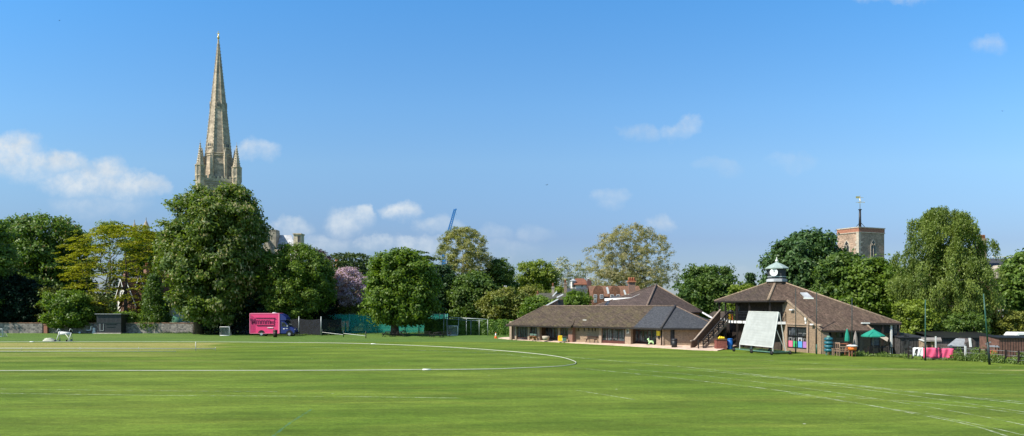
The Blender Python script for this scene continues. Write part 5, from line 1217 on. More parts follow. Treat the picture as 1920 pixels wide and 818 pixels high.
b = MB(M_); b.box(-.28, .28, -.25, .25, 0, .72); b.build('crate_body', m_yellow, t, bevel=.02); b = MB(M_); b.box(-.3, -.1, -.29, -.252, .1, .62); b.build('front_panel', m_orange, t)
p = M1 @ Vector((U(1058, .0), .0, .2)); t = thing('green_recycling_box', 'dark green recycling box beside the yellow crate', 'box', p, a1); M_ = frame(p, a1)
b = MB(M_); b.box(-.35, .35, -.25, .25, 0, .5); b.build('box_body', m_greenmetal, t, bevel=.02); b = MB(M_); b.box(-.38, .38, -.28, .28, .5, .56); b.build('lid', m_darkpole, t); b = MB(M_); b.box(-.12, .12, -.26, -.251, .15, .38); b.build('sticker', m_white, t)
# pale lime rocking animal on the apron
p = gp(1220.5, 647.6, .12); t = thing('rocking_animal', 'pale lime green plastic animal seesaw on the paving outside the glass doors', 'rocking toy', p, 0)
b = MB(); b.lathe(p + Vector((.05, 0, .45)), [(.02, 0), (.22, .05), (.28, .2), (.22, .34), (.02, .4)], 12, 0, True, 1.75, .7); b.build('body', m_lime, t)
b = MB(); b.tube([p + Vector((-.35, 0, .62)), p + Vector((-.42, 0, .95))], [.16, .12], 10); b.lathe(p + Vector((-.5, 0, .9)), [(.03, 0), (.15, .08), (.17, .2), (.05, .34)], 10, 0, True, 1.15, .8); b.tube([p + Vector((-.42, .06, 1.2)), p + Vector((-.38, .08, 1.34))], [.05, .02], 5); b.tube([p + Vector((-.42, -.06, 1.2)), p + Vector((-.38, -.08, 1.34))], [.05, .02], 5); b.build('head', m_lime, t)
for dx, dy in ((-.35, -.12), (-.35, .12), (.4, -.12), (.4, .12)): b = MB(); b.tube([p + Vector((dx * .9, dy, .55)), p + Vector((dx * 1.15, dy, .1))], [.09, .05], 7); b.build('leg', m_lime, t)
b = MB()
for dy in (-.16, .16): b.tube([p + Vector((x, dy, .05 + .13 * (x / .8) ** 2)) for x in (-.8, -.5, -.2, .1, .4, .8)], .035, 6)
b.build('rocker', m_darkwood, t); t.scale = (.66, .66, .66)

# ---- sight screen
BL, BR = Vector((24.0, 78.7, .78)), Vector((25.75, 73.7, .72)); TL, TR = Vector((W2(1404.3, 79), 79.0, ZP(584, 79))), Vector((W2(1460, 74.1), 74.1, ZP(585.6, 74.1)))
ss = thing('sight_screen', 'large white tilted cricket sight screen on a wheeled green chassis', 'sight screen', (25.2, 76.2, 0), R(-71))
nf = 13; b = MB(); bn = (BR - BL).cross(TL - BL).normalized(); bn = bn if bn.x > 0 else -bn
for i in range(nf):
    f0, f1 = i / nf, (i + 1) / nf
    a, c, d_, e = BL.lerp(TL, f0), BR.lerp(TR, f0), BR.lerp(TR, f1), BL.lerp(TL, f1); k = bn * (.004 * (i % 2))
    b.prism([a + k, c + k, d_ + k, e + k], bn * .03)
b.build('slatted_panel', m_screen, ss)
b = MB()
for p, q in ((BL, TL), (BR, TR), (BL, BR), (TL, TR)): b.bar(p, q, .07, .07)
for f in (.33, .66): b.bar(BL.lerp(BR, f) + bn * .06, TL.lerp(TR, f) + bn * .06, .05, .05)
b.build('edge_frame', m_offwhite, ss)
b = MB()
for A_, B_ in ((BL, TL), (BR, TR)):
    top = B_.copy(); foot = Vector((A_.x, A_.y, .25)) + bn * 1.6; foot.z = .25; b.bar(top + bn * .1, foot, .06); b.bar(Vector((A_.x, A_.y, .25)), Vector((A_.x, A_.y, A_.z + .1)), .07); mid = A_.lerp(B_, .5) + bn * .1; b.bar(mid, foot, .04)
b.build('support_strut', m_offwhite, ss)
a0, a1_ = Vector((23.5, 77.3, .28)), Vector((27.2, 72.2, .28)); 
b = MB(); c0_, c1_ = BL.copy(), BR.copy(); c0_.z = c1_.z = .28
dd = (BR - BL); dd.z = 0; dd.normalize(); bb = Vector((bn.x, bn.y, 0)).normalized()
P = lambda u, v, z: BL * 1.0 + dd * u + bb * v + Vector((0, 0, z - BL.z))
Ls = (BR - BL).length
for v in (-.45, 1.6): b.bar(P(-.35, v, .28), P(Ls + .5, v, .28), .09)
for u in (-.3, Ls / 2, Ls + .45): b.bar(P(u, -.45, .28), P(u, 1.6, .28), .08)
b.build('chassis', m_greenmetal, ss)
for u in (-.3, Ls / 2, Ls + .45):
    for v in (-.52, 1.67):
        b = MB(); c = P(u, v, .2); b.tube([c - bb * .06, c + bb * .06], .2, 12); b.build('wheel', m_tyre, ss)

# ---- things under and by the stairs
Yb = 82.0; x0, x1 = W2(1343.5, Yb), W2(1363, Yb); t = thing('storage_box', 'red brown storage box with yellow toys on top below the stairs', 'box', ((x0 + x1) / 2, Yb, 0))
b = MB(); b.box(x0, x1, Yb, Yb + .9, 0, ZP(637.5, Yb)); b.build('box_body', m_brickbox, t); b = MB(); b.box(x0 - .06, x1 + .06, Yb - .06, Yb + .96, ZP(637.5, Yb), ZP(636, Yb)); b.build('lid', m_brownwood, t)
t = thing('yellow_toy', 'yellow plastic toys heaped on the red brown storage box', 'toys', ((x0 + x1) / 2, Yb, ZP(636, Yb))); b = MB(); rr = random.Random(8)
for k in range(6): x = x0 + .35 + (x1 - x0 - .5) * k / 6 ; b.lathe((x, Yb + .3, ZP(636, Yb)), [(.09, 0), (.12, .12), (.05, .2 + .12 * rr.random())], 7)
b.build('toy_pieces', m_yellow, t)
c = Vector((W2(1368.8, 82.5), 82.5, 0)); t = thing('blue_barrel', 'blue plastic barrel beside the red brown storage box', 'barrel', c); b = MB(); b.lathe(c, [(.27, 0), (.3, .1), (.31, .5), (.33, .53), (.31, .56), (.3, 1.05), (.26, 1.12)], 14); b.build('drum', m_blue, t)
b = MB(); b.lathe(c, [(.32, 1.1), (.32, 1.17), (.1, 1.22)], 14); b.build('lid', m_blue, t)
p = D0.lerp(D1, .07); p = Vector((p.x, p.y, 3.12)) + inA * .35; t = thing('orange_bib_stand', 'stand hung with bright orange and yellow bibs on the balcony corner', 'bibs', p)
b = MB(); b.box(p.x - .28, p.x - .02, p.y - .12, p.y + .12, .12 + 3.1, 3.92); b.build('yellow_bib', m_yellow, t); b = MB(); b.box(p.x + .0, p.x + .22, p.y - .11, p.y + .11, 3.18, 3.86); b.build('orange_bib', m_orange, t); b = MB(); b.lathe(Vector((p.x, p.y, 3.95)), [(.28, 0), (.3, .2), (.2, .42)], 9); b.build('black_cover', m_black, t)

# ---- tall ball-net poles
POLES = [(1492, 663, 541, 'slim dark net pole in front of the window with coloured posters'), (1531, 664.5, 548, 'slim dark net pole in front of the brick corner of the clock pavilion'),
         (1597.5, 669, 559, 'slim dark net pole between the closed green and grey parasols'), (1735, 676.5, 562, 'slim green net pole in front of the pink banner')]
for px, py, top, lab in POLES:
    Y = GY(py); c = Vector((W2(px, Y), Y, 0)); t = thing('net_pole', lab, 'pole', c, 0, 'ball net poles along the field edge')
    b = MB(); b.tube([c, c + Vector((0, 0, ZP(top, Y)))], [.05, .04], 8); b.build('shaft', m_darkpole if px < 1700 else m_greenpole, t); b = MB(); b.tube([c, c + Vector((0, 0, 1.0 if px < 1700 else 2.2))], .075, 8); b.build('base_sleeve', m_greenpole if px < 1700 else m_darkpole, t)
Y = GY(684); c = Vector((W2(1855.5, Y), Y, 0)); t = thing('net_pole', 'thick leaning green net pole with a winch near the right edge', 'pole', c, 0, 'ball net poles along the field edge')
tp = Vector((W2(1844, Y), Y, ZP(551, Y))); b = MB(); b.tube([c.lerp(tp, .28), tp], [.06, .045], 8); b.build('shaft', m_greenpole, t)
b = MB(); b.tube([c, c.lerp(tp, .32)], .10, 8); b.build('base_sleeve', m_darkpole, t); b = MB(); q = c.lerp(tp, .30); b.bar(q, q + Vector((.25, 0, .12)), .06); b.bar(q + Vector((-.2, 0, -.05)), q + Vector((.1, 0, -.05)), .05); b.build('winch', m_steel, t)

# ---- garden furniture of the clock pavilion
def GP(px, Y): return Vector((W2(px, Y), Y, 0))
def parasol_open(px, Y, ztop, zrim, wpx, label, mat):
    c = GP(px, Y); t = thing('open_parasol', label, 'parasol', c); r = wpx / 2 * Y / F; b = MB(); b.lathe(c, [(r, zrim), (r * .62, zrim + (ztop - zrim) * .42), (r * .12, ztop - .06), (.05, ztop)], 8, R(12), False); b.build('canopy', mat, t)
    b = MB()
    for k in range(8):
        a = R(12) + k * math.pi / 4; a2 = a + math.pi / 4; p, q = c + Vector((r * math.cos(a), r * math.sin(a), 0)), c + Vector((r * math.cos(a2), r * math.sin(a2), 0)); b.add([p + Vector((0, 0, zrim - .12)), q + Vector((0, 0, zrim - .12)), q + Vector((0, 0, zrim)), p + Vector((0, 0, zrim))], [(0, 1, 2, 3)])
    b.build('valance', mat, t); b = MB(); b.tube([c, c + Vector((0, 0, ztop + .1))], .03, 6); b.build('pole', m_greywood, t); b = MB(); b.lathe(c, [(.3, 0), (.28, .08), (.06, .12)], 12); b.build('base', m_kerb, t); return t
parasol_open(1637, 72.6, 2.55, 1.93, 42, 'open green parasol over the garden table of the clock pavilion', m_umb)
def parasol_closed(px, Y, z0, z1, w, label, mat):
    c = GP(px, Y); t = thing('closed_parasol', label, 'parasol', c, 0, 'closed parasols on the pavilion terrace'); b = MB(); n = 12; vs = []
    b.lathe(c, [(w, z0), (w * 1.0, z0 + .3), (w * .75, z0 + (z1 - z0) * .6), (w * .3, z1 - .06), (.03, z1)], 8, 0, False, 1, .8); b.build('folded_canopy', mat, t); b = MB(); b.tube([c, c + Vector((0, 0, z1 + .1))], .03, 6); b.build('pole', m_greywood, t); return t
parasol_closed(1588.3, 73.2, 1.35, 2.55, .24, 'closed green parasol on the terrace', m_umb)
parasol_closed(1604, 73.8, .95, 2.25, .24, 'closed grey parasol right of the closed green one', m_umbgrey)
c = GP(1553.5, 73.0); t = thing('stacked_tyre_planter', 'stack of teal painted tyres beside the brick corner of the clock pavilion', 'planter', c)
for k in range(4): b = MB(); b.lathe(c + Vector((0, 0, .3 + .36 * k)), [(.22, 0), (.38, .05), (.42, .18), (.38, .31), (.22, .35)], 14); b.build('tyre', m_teal, t)
b = MB(); b.box(c.x - .25, c.x - .15, c.y - .1, c.y + .1, 0, .3); b.box(c.x + .15, c.x + .25, c.y - .1, c.y + .1, 0, .3); b.build('foot', m_greenmetal, t)
b = MB(); b.lathe(c + Vector((0, 0, 1.7)), [(.3, 0), (.15, .12), (.12, .2)], 10); b.build('cap', m_greenmetal, t)
def garden_chair(px, Y, rz, label, mat, w=.6, h=1.0):
    c = GP(px, Y); t = thing('wooden_chair', label, 'chair', c, rz, 'wooden chairs on the terrace'); M = frame(c, rz)
    b = MB(M); b.box(-w / 2, w / 2, -.28, .28, .42, .47); b.build('seat', mat, t)
    b = MB(M); b.box(-w / 2, w / 2, .24, .29, h - .1, h); b.box(-w / 2, w / 2, .24, .29, .62, .68)
    for i in range(4): x = -w / 2 + .06 + (w - .16) * i / 3; b.box(x, x + .04, .25, .28, .47, h - .1)
    b.build('backrest', mat, t)
    for dx in (-w / 2 + .03, w / 2 - .03):
        for dy in (-.25, .26): b = MB(M); b.bar((dx, dy, 0), (dx, dy, h if dy > 0 else .64), .055); b.build('leg', mat, t)
        b = MB(M); b.box(dx - .03, dx + .03, -.28, .26, .64, .68); b.build('armrest', mat, t)
    return t
m_teak = plain('pale_teak', (.33, .22, .15), .8, var=.15); m_orangewood = plain('orange_brown_timber', (.30, .10, .05), .7, var=.15)
garden_chair(1562, 72.9, R(15), 'pale folded teak chair beside the teal tyre stack', m_teak, .6, 1.3); garden_chair(1569, 72.6, R(-20), 'second pale teak chair right of the teal tyre stack', m_teak, .6, 1.25)
garden_chair(1580.5, 71.9, R(180), 'pale wide armchair in front of the red brown table', m_teak, 1.0, .95); garden_chair(1590, 72.1, R(170), 'red brown chair between the armchair and white topped table', m_orangewood, .5, 1.1)
def slab_table(name, px, Y, L, W_, z, label, mat, topm=None):
    c = GP(px, Y); t = thing(name, label, 'table', c); b = MB(); b.box(c.x - L / 2, c.x + L / 2, c.y - W_ / 2, c.y + W_ / 2, z - .05, z); b.build('tabletop', topm or mat, t)
    for dx in (-L / 2 + .08, L / 2 - .08):
        for dy in (-W_ / 2 + .06, W_ / 2 - .06): b = MB(); b.bar((c.x + dx, c.y + dy, 0), (c.x + dx, c.y + dy, z - .05), .07); b.build('leg', mat, t)
    return t
slab_table('garden_table', 1576, 73.6, 1.9, .9, 1.12, 'red brown garden table behind the teak chairs', m_orangewood)
c = GP(1598, 70.9); t = thing('round_table', 'round white topped table with orange sides on the terrace edge', 'table', c); b = MB(); b.lathe(c, [(.5, .98), (.52, 1.02), (.3, 1.12), (.05, 1.14)], 14); b.build('tabletop', m_offwhite, t); b = MB(); b.lathe(c, [(.38, .62), (.42, .96)], 10); b.build('apron', m_orange, t)
for k in range(3): a = k * 2.1; b = MB(); b.bar(c + Vector((.3 * math.cos(a), .3 * math.sin(a), 0)), c + Vector((.28 * math.cos(a), .28 * math.sin(a), .62)), .06); b.build('leg', m_orangewood, t)
slab_table('garden_table', 1650, 72.9, 2.0, .9, .8, 'dark garden table under the open green parasol', m_darkwood)
c = GP(1641, 73.4); t = thing('easel_board', 'pale picture board on a dark frame under the open green parasol', 'board', c); b = MB(); b.box(c.x - .35, c.x + .35, c.y, c.y + .04, .95, 1.7); b.build('board', m_curtain, t); b = MB()
for s_ in (-1, 1): b.bar(c + Vector((s_ * .39, .02, 0)), c + Vector((s_ * .39, .02, 1.8)), .06)
b.bar(c + Vector((-.39, .02, .9)), c + Vector((.39, .02, .9)), .06); b.build('frame', m_darkwood, t)
garden_chair(1629, 72.0, R(200), 'dark chair left of the table under the open parasol', m_darkwood, .5, .95); garden_chair(1662, 72.2, R(150), 'dark chair right of the table under the open parasol', m_darkwood, .5, .95)
# cream canopy by the right hand wall
c = GP(1660, 74.2); t = thing('cream_awning', 'small cream sloping awning below the black boarding', 'awning', c); b = MB(); b.slab([P3(1650, 632, 74.4), P3(1664, 640, 73.7), P3(1666, 634, 74.8), P3(1654, 627, 75.3)], .04); b.build('fabric', m_quoin, t); b = MB(); b.bar(P3(1665, 640, 73.9), Vector((W2(1665, 73.9), 73.9, 0)), .05); b.build('pole', m_darkwood, t)

# ---- sheds and fences at the far right
def shed_lo(name, label, Y, px0, px1, eave, ridge, depth, wallm, roofm, cat='shed'):
    x0, x1, ze, zr = W2(px0, Y), W2(px1, Y), ZP(eave, Y), ZP(ridge, Y); t = thing(name, label, cat, ((x0 + x1) / 2, Y, 0)); b = MB(); b.box(x0, x1, Y, Y + depth, 0, ze); w = b.build('wall', wallm, t)
    b = MB(); b.slab([(x0 - .15, Y - .15, ze), (x1 + .15, Y - .15, ze), (x1 - .1, Y + depth, zr), (x0 + .1, Y + depth, zr)], .08); b.build('roof', roofm, t)
    b = MB(); n = max(3, int((x1 - x0) / .25))
    for i in range(n): b.box(x0 + (x1 - x0) * i / n, x0 + (x1 - x0) * i / n + .025, Y - .02, Y - .002, .05, ze - .1)
    b.build('board_joint', m_black, w); return t, w
t, w = shed_lo('dark_shed', 'low dark boarded shed with curved black roof beside the clock pavilion', 74.0, 1688, 1732, 632, 626, 4, plain('smoky_boarding', (.06, .055, .052), .8, var=.25, scale=4), m_black_board)
b = MB(); b.box(W2(1695, 74), W2(1703, 74), 73.93, 73.995, .6, 2.0); b.build('doorway', m_glass_open, t)
t, w = shed_lo('sandy_kiosk', 'sandy coloured kiosk with pale sagging canopy behind the pink banner', 73.0, 1733, 1755, 639, 633, 2.5, plain('sandy_board', (.30, .22, .15), .85, var=.2), m_offwhite, 'kiosk')
b = MB(); b.slab([P3(1727, 633, 72.2), P3(1737, 638, 72.0), P3(1766, 638.5, 72.0), P3(1764, 633, 73.4)], .12); b.build('canopy', m_umbgrey, t); b = MB(); b.bar(GP(1754.5, 71.6), GP(1754.5, 71.6) + Vector((0, 0, 1.9)), .1); b.build('post', m_offwhite, t)
b = MB(); b.box(W2(1739, 73), W2(1744, 73), 72.93, 72.995, .3, 1.4); b.build('doorway', m_darkwood, t)
t, w = shed_lo('long_black_shed', 'long black roofed shed behind the small grey roofed hut', 76.0, 1757, 1880, 633, 621, 6, m_black_board, m_black)
t = thing('grey_roofed_hut', 'small dark timber hut with pale grey felt roof right of the pink banner', 'hut', GP(1800, 68)); Yh = 67.5
b = MB(); b.box(W2(1780, Yh), W2(1806, Yh), Yh, Yh + 2, 0, ZP(647, Yh)); b.prism([Vector((W2(1806, Yh), Yh, 0)), Vector((W2(1829, Yh), Yh, 0)), Vector((W2(1829, Yh), Yh, ZP(640, Yh))), Vector((W2(1823, Yh), Yh, ZP(635, Yh))), Vector((W2(1806, Yh), Yh, ZP(647, Yh)))], (0, 2, 0)); b.build('wall', plain('brown_boarding', (.075, .06, .052), .85, var=.25, scale=4), t)
b = MB(); b.slab([P3(1776, 648, Yh - .2), P3(1808, 649, Yh - .2), P3(1824, 636, Yh + .8), P3(1793, 634.5, Yh + 1.2)], .08); b.build('roof', m_felt, t)
b = MB(); b.prism([P3(1817, 634, Yh - .1), P3(1820.5, 634, Yh - .1), P3(1822.5, 651, Yh - .1), P3(1818.5, 651, Yh - .1)], (0, .08, 0)); b.build('white_drape', m_white, t); b = MB(); b.box(W2(1781, Yh), W2(1785, Yh), Yh - .05, Yh - .003, ZP(652, Yh), ZP(649, Yh)); b.build('white_sign', m_white, t)
b = MB(); b.box(W2(1797, Yh), W2(1801, Yh), Yh - .04, Yh - .003, ZP(656, Yh), ZP(650.5, Yh)); b.build('window', m_glass_open, t)
t, w = shed_lo('brown_fence_shed', 'brown boarded shed with a dark flat roof at the right edge of the garden', 70.0, 1874, 1945, 633, 631, 3, plain('red_brown_boarding', (.15, .075, .055), .85, var=.2, scale=3), m_black)
t = thing('play_stand', 'dark play table with a low roof and orange board beside the leaning pole', 'play table', GP(1861, 66)); c = GP(1864, 66)
b = MB(); b.slab([P3(1852, 649.5, 65.6), P3(1874, 650.5, 65.6), P3(1872, 648, 67), P3(1855, 648, 67)], .06); b.build('roof', m_felt, t)
for px in (1853.5, 1867, 1872): b = MB(); b.bar(GP(px, 66), GP(px, 66) + Vector((0, 0, 1.3)), .06); b.build('post', m_darkwood, t)
b = MB(); b.box(W2(1857, 65.5), W2(1867, 65.5), 65.4, 65.5, .25, .95); b.build('orange_board', plain('faded_orange', (.55, .16, .06), .7, var=.15), t)
b = MB(); b.box(W2(1853, 66.3), W2(1858, 66.3), 66.2, 66.3, .4, .95); b.build('pink_board', m_banner, t)
# parked van top at the right edge
c = Vector((W2(1922, 78), 78, 0)); t = thing('white_van', 'white van roof showing above the brown shed at the right edge', 'van', c); b = MB(frame(c, 0)); b.prism([(-1.1, 0, .5), (4.0, 0, .5), (4.0, 0, 2.0), (-.75, 0, 2.05), (-1.05, 0, 1.7)], (0, 1.9, 0)); b.build('body', m_white, t, bevel=.06)
b = MB(frame(c, 0)); b.prism([(-.8, -.01, 1.35), (3.6, -.01, 1.35), (3.6, -.01, 1.78), (-.6, -.01, 1.78)], (0, -.02, 0)); b.build('window', m_glass, t)
for x in (-.3, 3.0): b = MB(frame(c, 0)); b.tube([(x, -.02, .33), (x, .2, .33)], .33, 14); b.build('wheel', m_tyre, t)
# banner fence
t = thing('pink_banner', 'pink fabric banner in two panels tied to the low garden fence', 'banner', GP(1760, 66.2)); Yb = 66.6
def bannerpanel(px0, px1, nm, mat, seed, y0=652.3, y1=671.6):
    b = MB(); n = 14; vs = []; fs = []; rr = random.Random(seed); ph = rr.random() * 6
    for i in range(n + 1):
        for j in range(6):
            f, g_ = i / n, j / 5; px = px0 + (px1 - px0) * f; py = y0 + (y1 - y0) * g_ + math.sin(f * 9 + ph) * .35
            vs.append(P3(px, py, Yb - f * .3 + .05 * math.sin(f * 13 + ph + g_ * 3)))
    for i in range(n):
        for j in range(5): fs.append((i * 6 + j, i * 6 + j + 1, (i + 1) * 6 + j + 1, (i + 1) * 6 + j))
    b.add(vs, fs, True); o = b.build(nm, mat, t); s_ = o.modifiers.new('thick', 'SOLIDIFY'); s_.thickness = .02; return o
bannerpanel(1731.5, 1761.5, 'pink_panel', m_banner, 1); bannerpanel(1762.8, 1788.5, 'pink_panel', m_banner, 2, 653.5, 673)
t2 = t
t = thing('white_poster_banner', 'white banner with a grey face picture left of the pink banner', 'banner', GP(1722, 67)); Yb = 67.0
o = bannerpanel(1711.5, 1730.8, 'white_panel', m_white, 3, 652, 668.5)
b = MB(); cx, cy = 1721, 659.5
def ell(rx, ry, n=16, ox=0, oy=0, dz=0): return [P3(cx + ox + rx * math.cos(2 * math.pi * k / n), cy + oy + ry * math.sin(2 * math.pi * k / n), Yb - .12 - dz) for k in range(n)]
b.prism(ell(5.2, 5.4), (0, -.01, 0)); b.build('dark_hair', m_black, o); b = MB(); b.prism(ell(2.9, 3.8, 16, .4, .8, .02), (0, -.01, 0)); b.build('grey_face', m_curtain, o); b = MB(); b.prism([P3(1715.5, 667, Yb - .13), P3(1727, 667, Yb - .13), P3(1724, 664, Yb - .13), P3(1718, 664, Yb - .13)], (0, -.01, 0)); b.build('shoulders', m_black_board, o)
gf = thing('post_and_wire_fence', 'low fence of dark posts and wires in front of the garden plants', 'fence', GP(1800, 66))
fp = [(1704, 68.5), (1712, 67.6), (1731.5, 67.0), (1762, 66.7), (1789, 66.4), (1838, 64.4), (1850, 64.0), (1887, 62.3), (1911, 61.2), (1950, 60)]
for px, Y in fp: b = MB(); b.bar(GP(px, Y) + Vector((0, .06, 0)), GP(px, Y) + Vector((0, .06, 1.15)), .11); b.build('post', m_darkwood, gf)
for z in (.35, .7, 1.05):
    b = MB()
    for (a, Ya), (c_, Yc2) in zip(fp[:-1], fp[1:]): b.tube([GP(a, Ya) + Vector((0, .06, z)), GP(c_, Yc2) + Vector((0, .06, z))], .012, 4)
    b.build('wire', m_steel, gf)
b = MB(); b.box(W2(1731, 66.9), W2(1789, 66.5), 66.45, 66.5, .05, .22); b.build('kick_board', m_greywood, gf)
c = GP(1810, 66.3); t = thing('small_white_post', 'short white post among the garden plants by the hut', 'post', c); b = MB(); b.bar(c, c + Vector((0, 0, 1.25)), .12); b.build('shaft', m_offwhite, t)

# ---- green tent behind the wall, crane, birds
c = Vector((W2(325, 139), 139, 0)); t = thing('green_dome_tent', 'green domed tent showing over the flint wall beside the cream house', 'tent', c); b = MB(); b.lathe(c, [(1.75, 0), (1.8, 1.2), (1.6, 1.9), (1.1, 2.6), (.5, 2.9), (.05, 3.0)], 12, 0, True); b.build('canopy', plain('green_tent_fabric', (.10, .26, .16), .7, var=.1), t); b = MB(); b.lathe(c, [(1.83, 1.0), (1.85, 1.25), (1.8, 1.3)], 12); b.build('white_hem', m_white, t)
Yx = 420.0; cr = thing('crane_jib', 'distant blue lattice crane jib rising behind the pale plane tree', 'crane', GP(836, Yx))
p, q = P3(832, 470, Yx), P3(853, 393, Yx); dq = (q - p).normalized(); sd = Vector((dq.z, 0, -dq.x)) * .75
b = MB()
for s_ in (-1, 1):
    for yy_ in (-.6, .6): b.bar(p + sd * s_ + Vector((0, yy_, 0)), q + sd * s_ * .55 + Vector((0, yy_, 0)), .5)
n = 22
for i in range(n):
    a, c = p.lerp(q, i / n), p.lerp(q, (i + 1) / n); s_ = 1 if i % 2 else -1; b.bar(a + sd * s_ + Vector((0, -.6, 0)), c - sd * s_ + Vector((0, -.6, 0)), .2)
b.build('lattice_jib', m_crane, cr); b = MB(); b.bar(q, q + Vector((1.0, 0, .1)), .7); b.bar(q, q + Vector((.9, 0, -3)), .1); b.build('jib_head', m_crane, cr); b = MB(); b.bar(P3(832, 478, Yx), Vector((W2(832, Yx), Yx, 0)), 2.0); b.build('mast', m_crane, cr)
def bird(px, py, Y, w, label, rz=0):
    c = P3(px, py, Y); t = thing('bird', label, 'bird', c, rz, 'birds in flight'); M = frame(c, rz); b = MB(M)
    b.lathe((0, 0, 0), [(.01, -w * .05), (w * .07, 0), (.01, w * .05)], 6, 0, True, 2.2, 1)
    b.add([(0, .0, 0), (-w * .1, -w * .5, w * .16), (w * .12, -w * .12, 0)], [(0, 1, 2)]); b.add([(0, .0, 0), (-w * .1, w * .5, w * .16), (w * .12, w * .12, 0)], [(0, 2, 1)]); b.add([(-w * .1, 0, 0), (-w * .3, -w * .06, 0), (-w * .3, w * .06, 0)], [(0, 1, 2)]); b.build('body', m_black, t)
bird(111.5, 39, 90, .42, 'dark bird flying high above the left trees', 1.0); bird(1025, 347, 90, .6, 'dark bird flying in mid sky over the centre', .7); bird(1880, 208.5, 80, .4, 'dark bird flying in the sky at the far right', 1.8)
# ------------------------------------------------------------------ trees and plants
def unit(a): return a / np.maximum(np.linalg.norm(a, axis=1, keepdims=True), 1e-9)
def leaf_mesh(name, pos, nrm, L, Wd, tint, mat, parent, long_dir=None, rng=None):
    """one quad (a rhombus folded a little) for each leaf spray"""
    n = len(pos); rng = rng or np.random.default_rng(1)
    nrm = unit(nrm)
    r = rng.normal(size=(n, 3)) if long_dir is None else long_dir + rng.normal(size=(n, 3)) * .12
    a = unit(r - nrm * np.sum(r * nrm, axis=1, keepdims=True)); b_ = np.cross(nrm, a)
    L = np.asarray(L).reshape(-1, 1) * np.ones((n, 1)); Wd = np.asarray(Wd).reshape(-1, 1) * np.ones((n, 1))
    v = np.empty((n, 4, 3)); fold = nrm * Wd * .18
    v[:, 0] = pos - a * L / 2; v[:, 1] = pos + b_ * Wd / 2 + fold - a * L * .06; v[:, 2] = pos + a * L / 2; v[:, 3] = pos - b_ * Wd / 2 + fold - a * L * .06
    me = bpy.data.meshes.new(name); me.vertices.add(4 * n); me.loops.add(4 * n); me.polygons.add(n)
    me.vertices.foreach_set('co', v.reshape(-1).astype(np.float32)); me.loops.foreach_set('vertex_index', np.arange(4 * n, dtype=np.int32))
    me.polygons.foreach_set('loop_start', np.arange(0, 4 * n, 4, dtype=np.int32)); me.polygons.foreach_set('loop_total', np.full(n, 4, dtype=np.int32))
    at = me.attributes.new('tint', 'FLOAT', 'FACE'); at.data.foreach_set('value', np.clip(tint, 0, 1).astype(np.float32))
    me.materials.append(mat); me.update(calc_edges=True)
    o = bpy.data.objects.new(name, me); COL.objects.link(o)
    if parent is not None: o.parent = parent
    return o
def lump(dirs, rng, k=6, amp=.26):
    s = np.zeros(len(dirs))
    for i in range(k):
        w = unit(rng.normal(size=(1, 3)))[0]; fr = rng.uniform(2.2, 6.0); s += np.sin(dirs @ w * fr + rng.uniform(0, 6.28)) * (2.6 / (1.5 + fr))
    return 1 + amp * s / math.sqrt(k)
def branches(root, centers, H0, zc, trunk_r, mat, seg=6, twig=.035, max_br=70, rng=None, lean=0.0, limbs=None):
    """trunk plus limbs that grow from node to node towards the clump centres; radii follow how much each carries"""
    rng = rng or np.random.default_rng(0); nodes = []; par = []; nT = 7; topz = zc
    for i in range(nT): f = i / (nT - 1); nodes.append(np.array([lean * f * f * topz + .12 * math.sin(i * 1.9) * f, .1 * math.cos(i * 2.3) * f, topz * f])); par.append(i - 1)
    order = sorted(range(len(centers)), key=lambda i: np.linalg.norm(centers[i] - np.array([0, 0, topz * .6])))[:max_br]
    for i in order:
        c = centers[i]; best, bd = None, 1e9
        for j, q in enumerate(nodes):
            if j < 2 and H0 > 1: continue
            d = np.linalg.norm(c - q) * (1 if q[2] < c[2] + .3 else 1.8) + (0.0 if j >= nT else .4)
            if d < bd: best, bd = j, d
        q = nodes[best]; m = q * .5 + c * .5 + rng.normal(size=3) * .08 * np.linalg.norm(c - q) + np.array([0, 0, .06 * np.linalg.norm(c - q)])
        nodes.append(m); par.append(best); nodes.append(c * .92 + q * .08); par.append(len(nodes) - 2)
    cnt = np.ones(len(nodes))
    for i in range(len(nodes) - 1, 0, -1):
        if par[i] >= 0: cnt[par[i]] += cnt[i]
    k = trunk_r / math.sqrt(cnt[0]); bt = MB(); bl = MB()
    rad = [max(twig, k * math.sqrt(c)) for c in cnt]
    tr = [Vector(n) for n in nodes[:nT]]; rr = [max(twig, rad[i]) for i in range(nT)]; rr[0] = trunk_r * 1.25; rr[1] = trunk_r
    bt.tube(tr, rr, 9)
    for i in range(nT, len(nodes)):
        bl.tube([Vector(nodes[par[i]]), Vector(nodes[i])], [rad[i] if par[i] < nT else min(rad[par[i]], rad[i] * 1.15), rad[i]], 5, True, False)
    return bt, bl
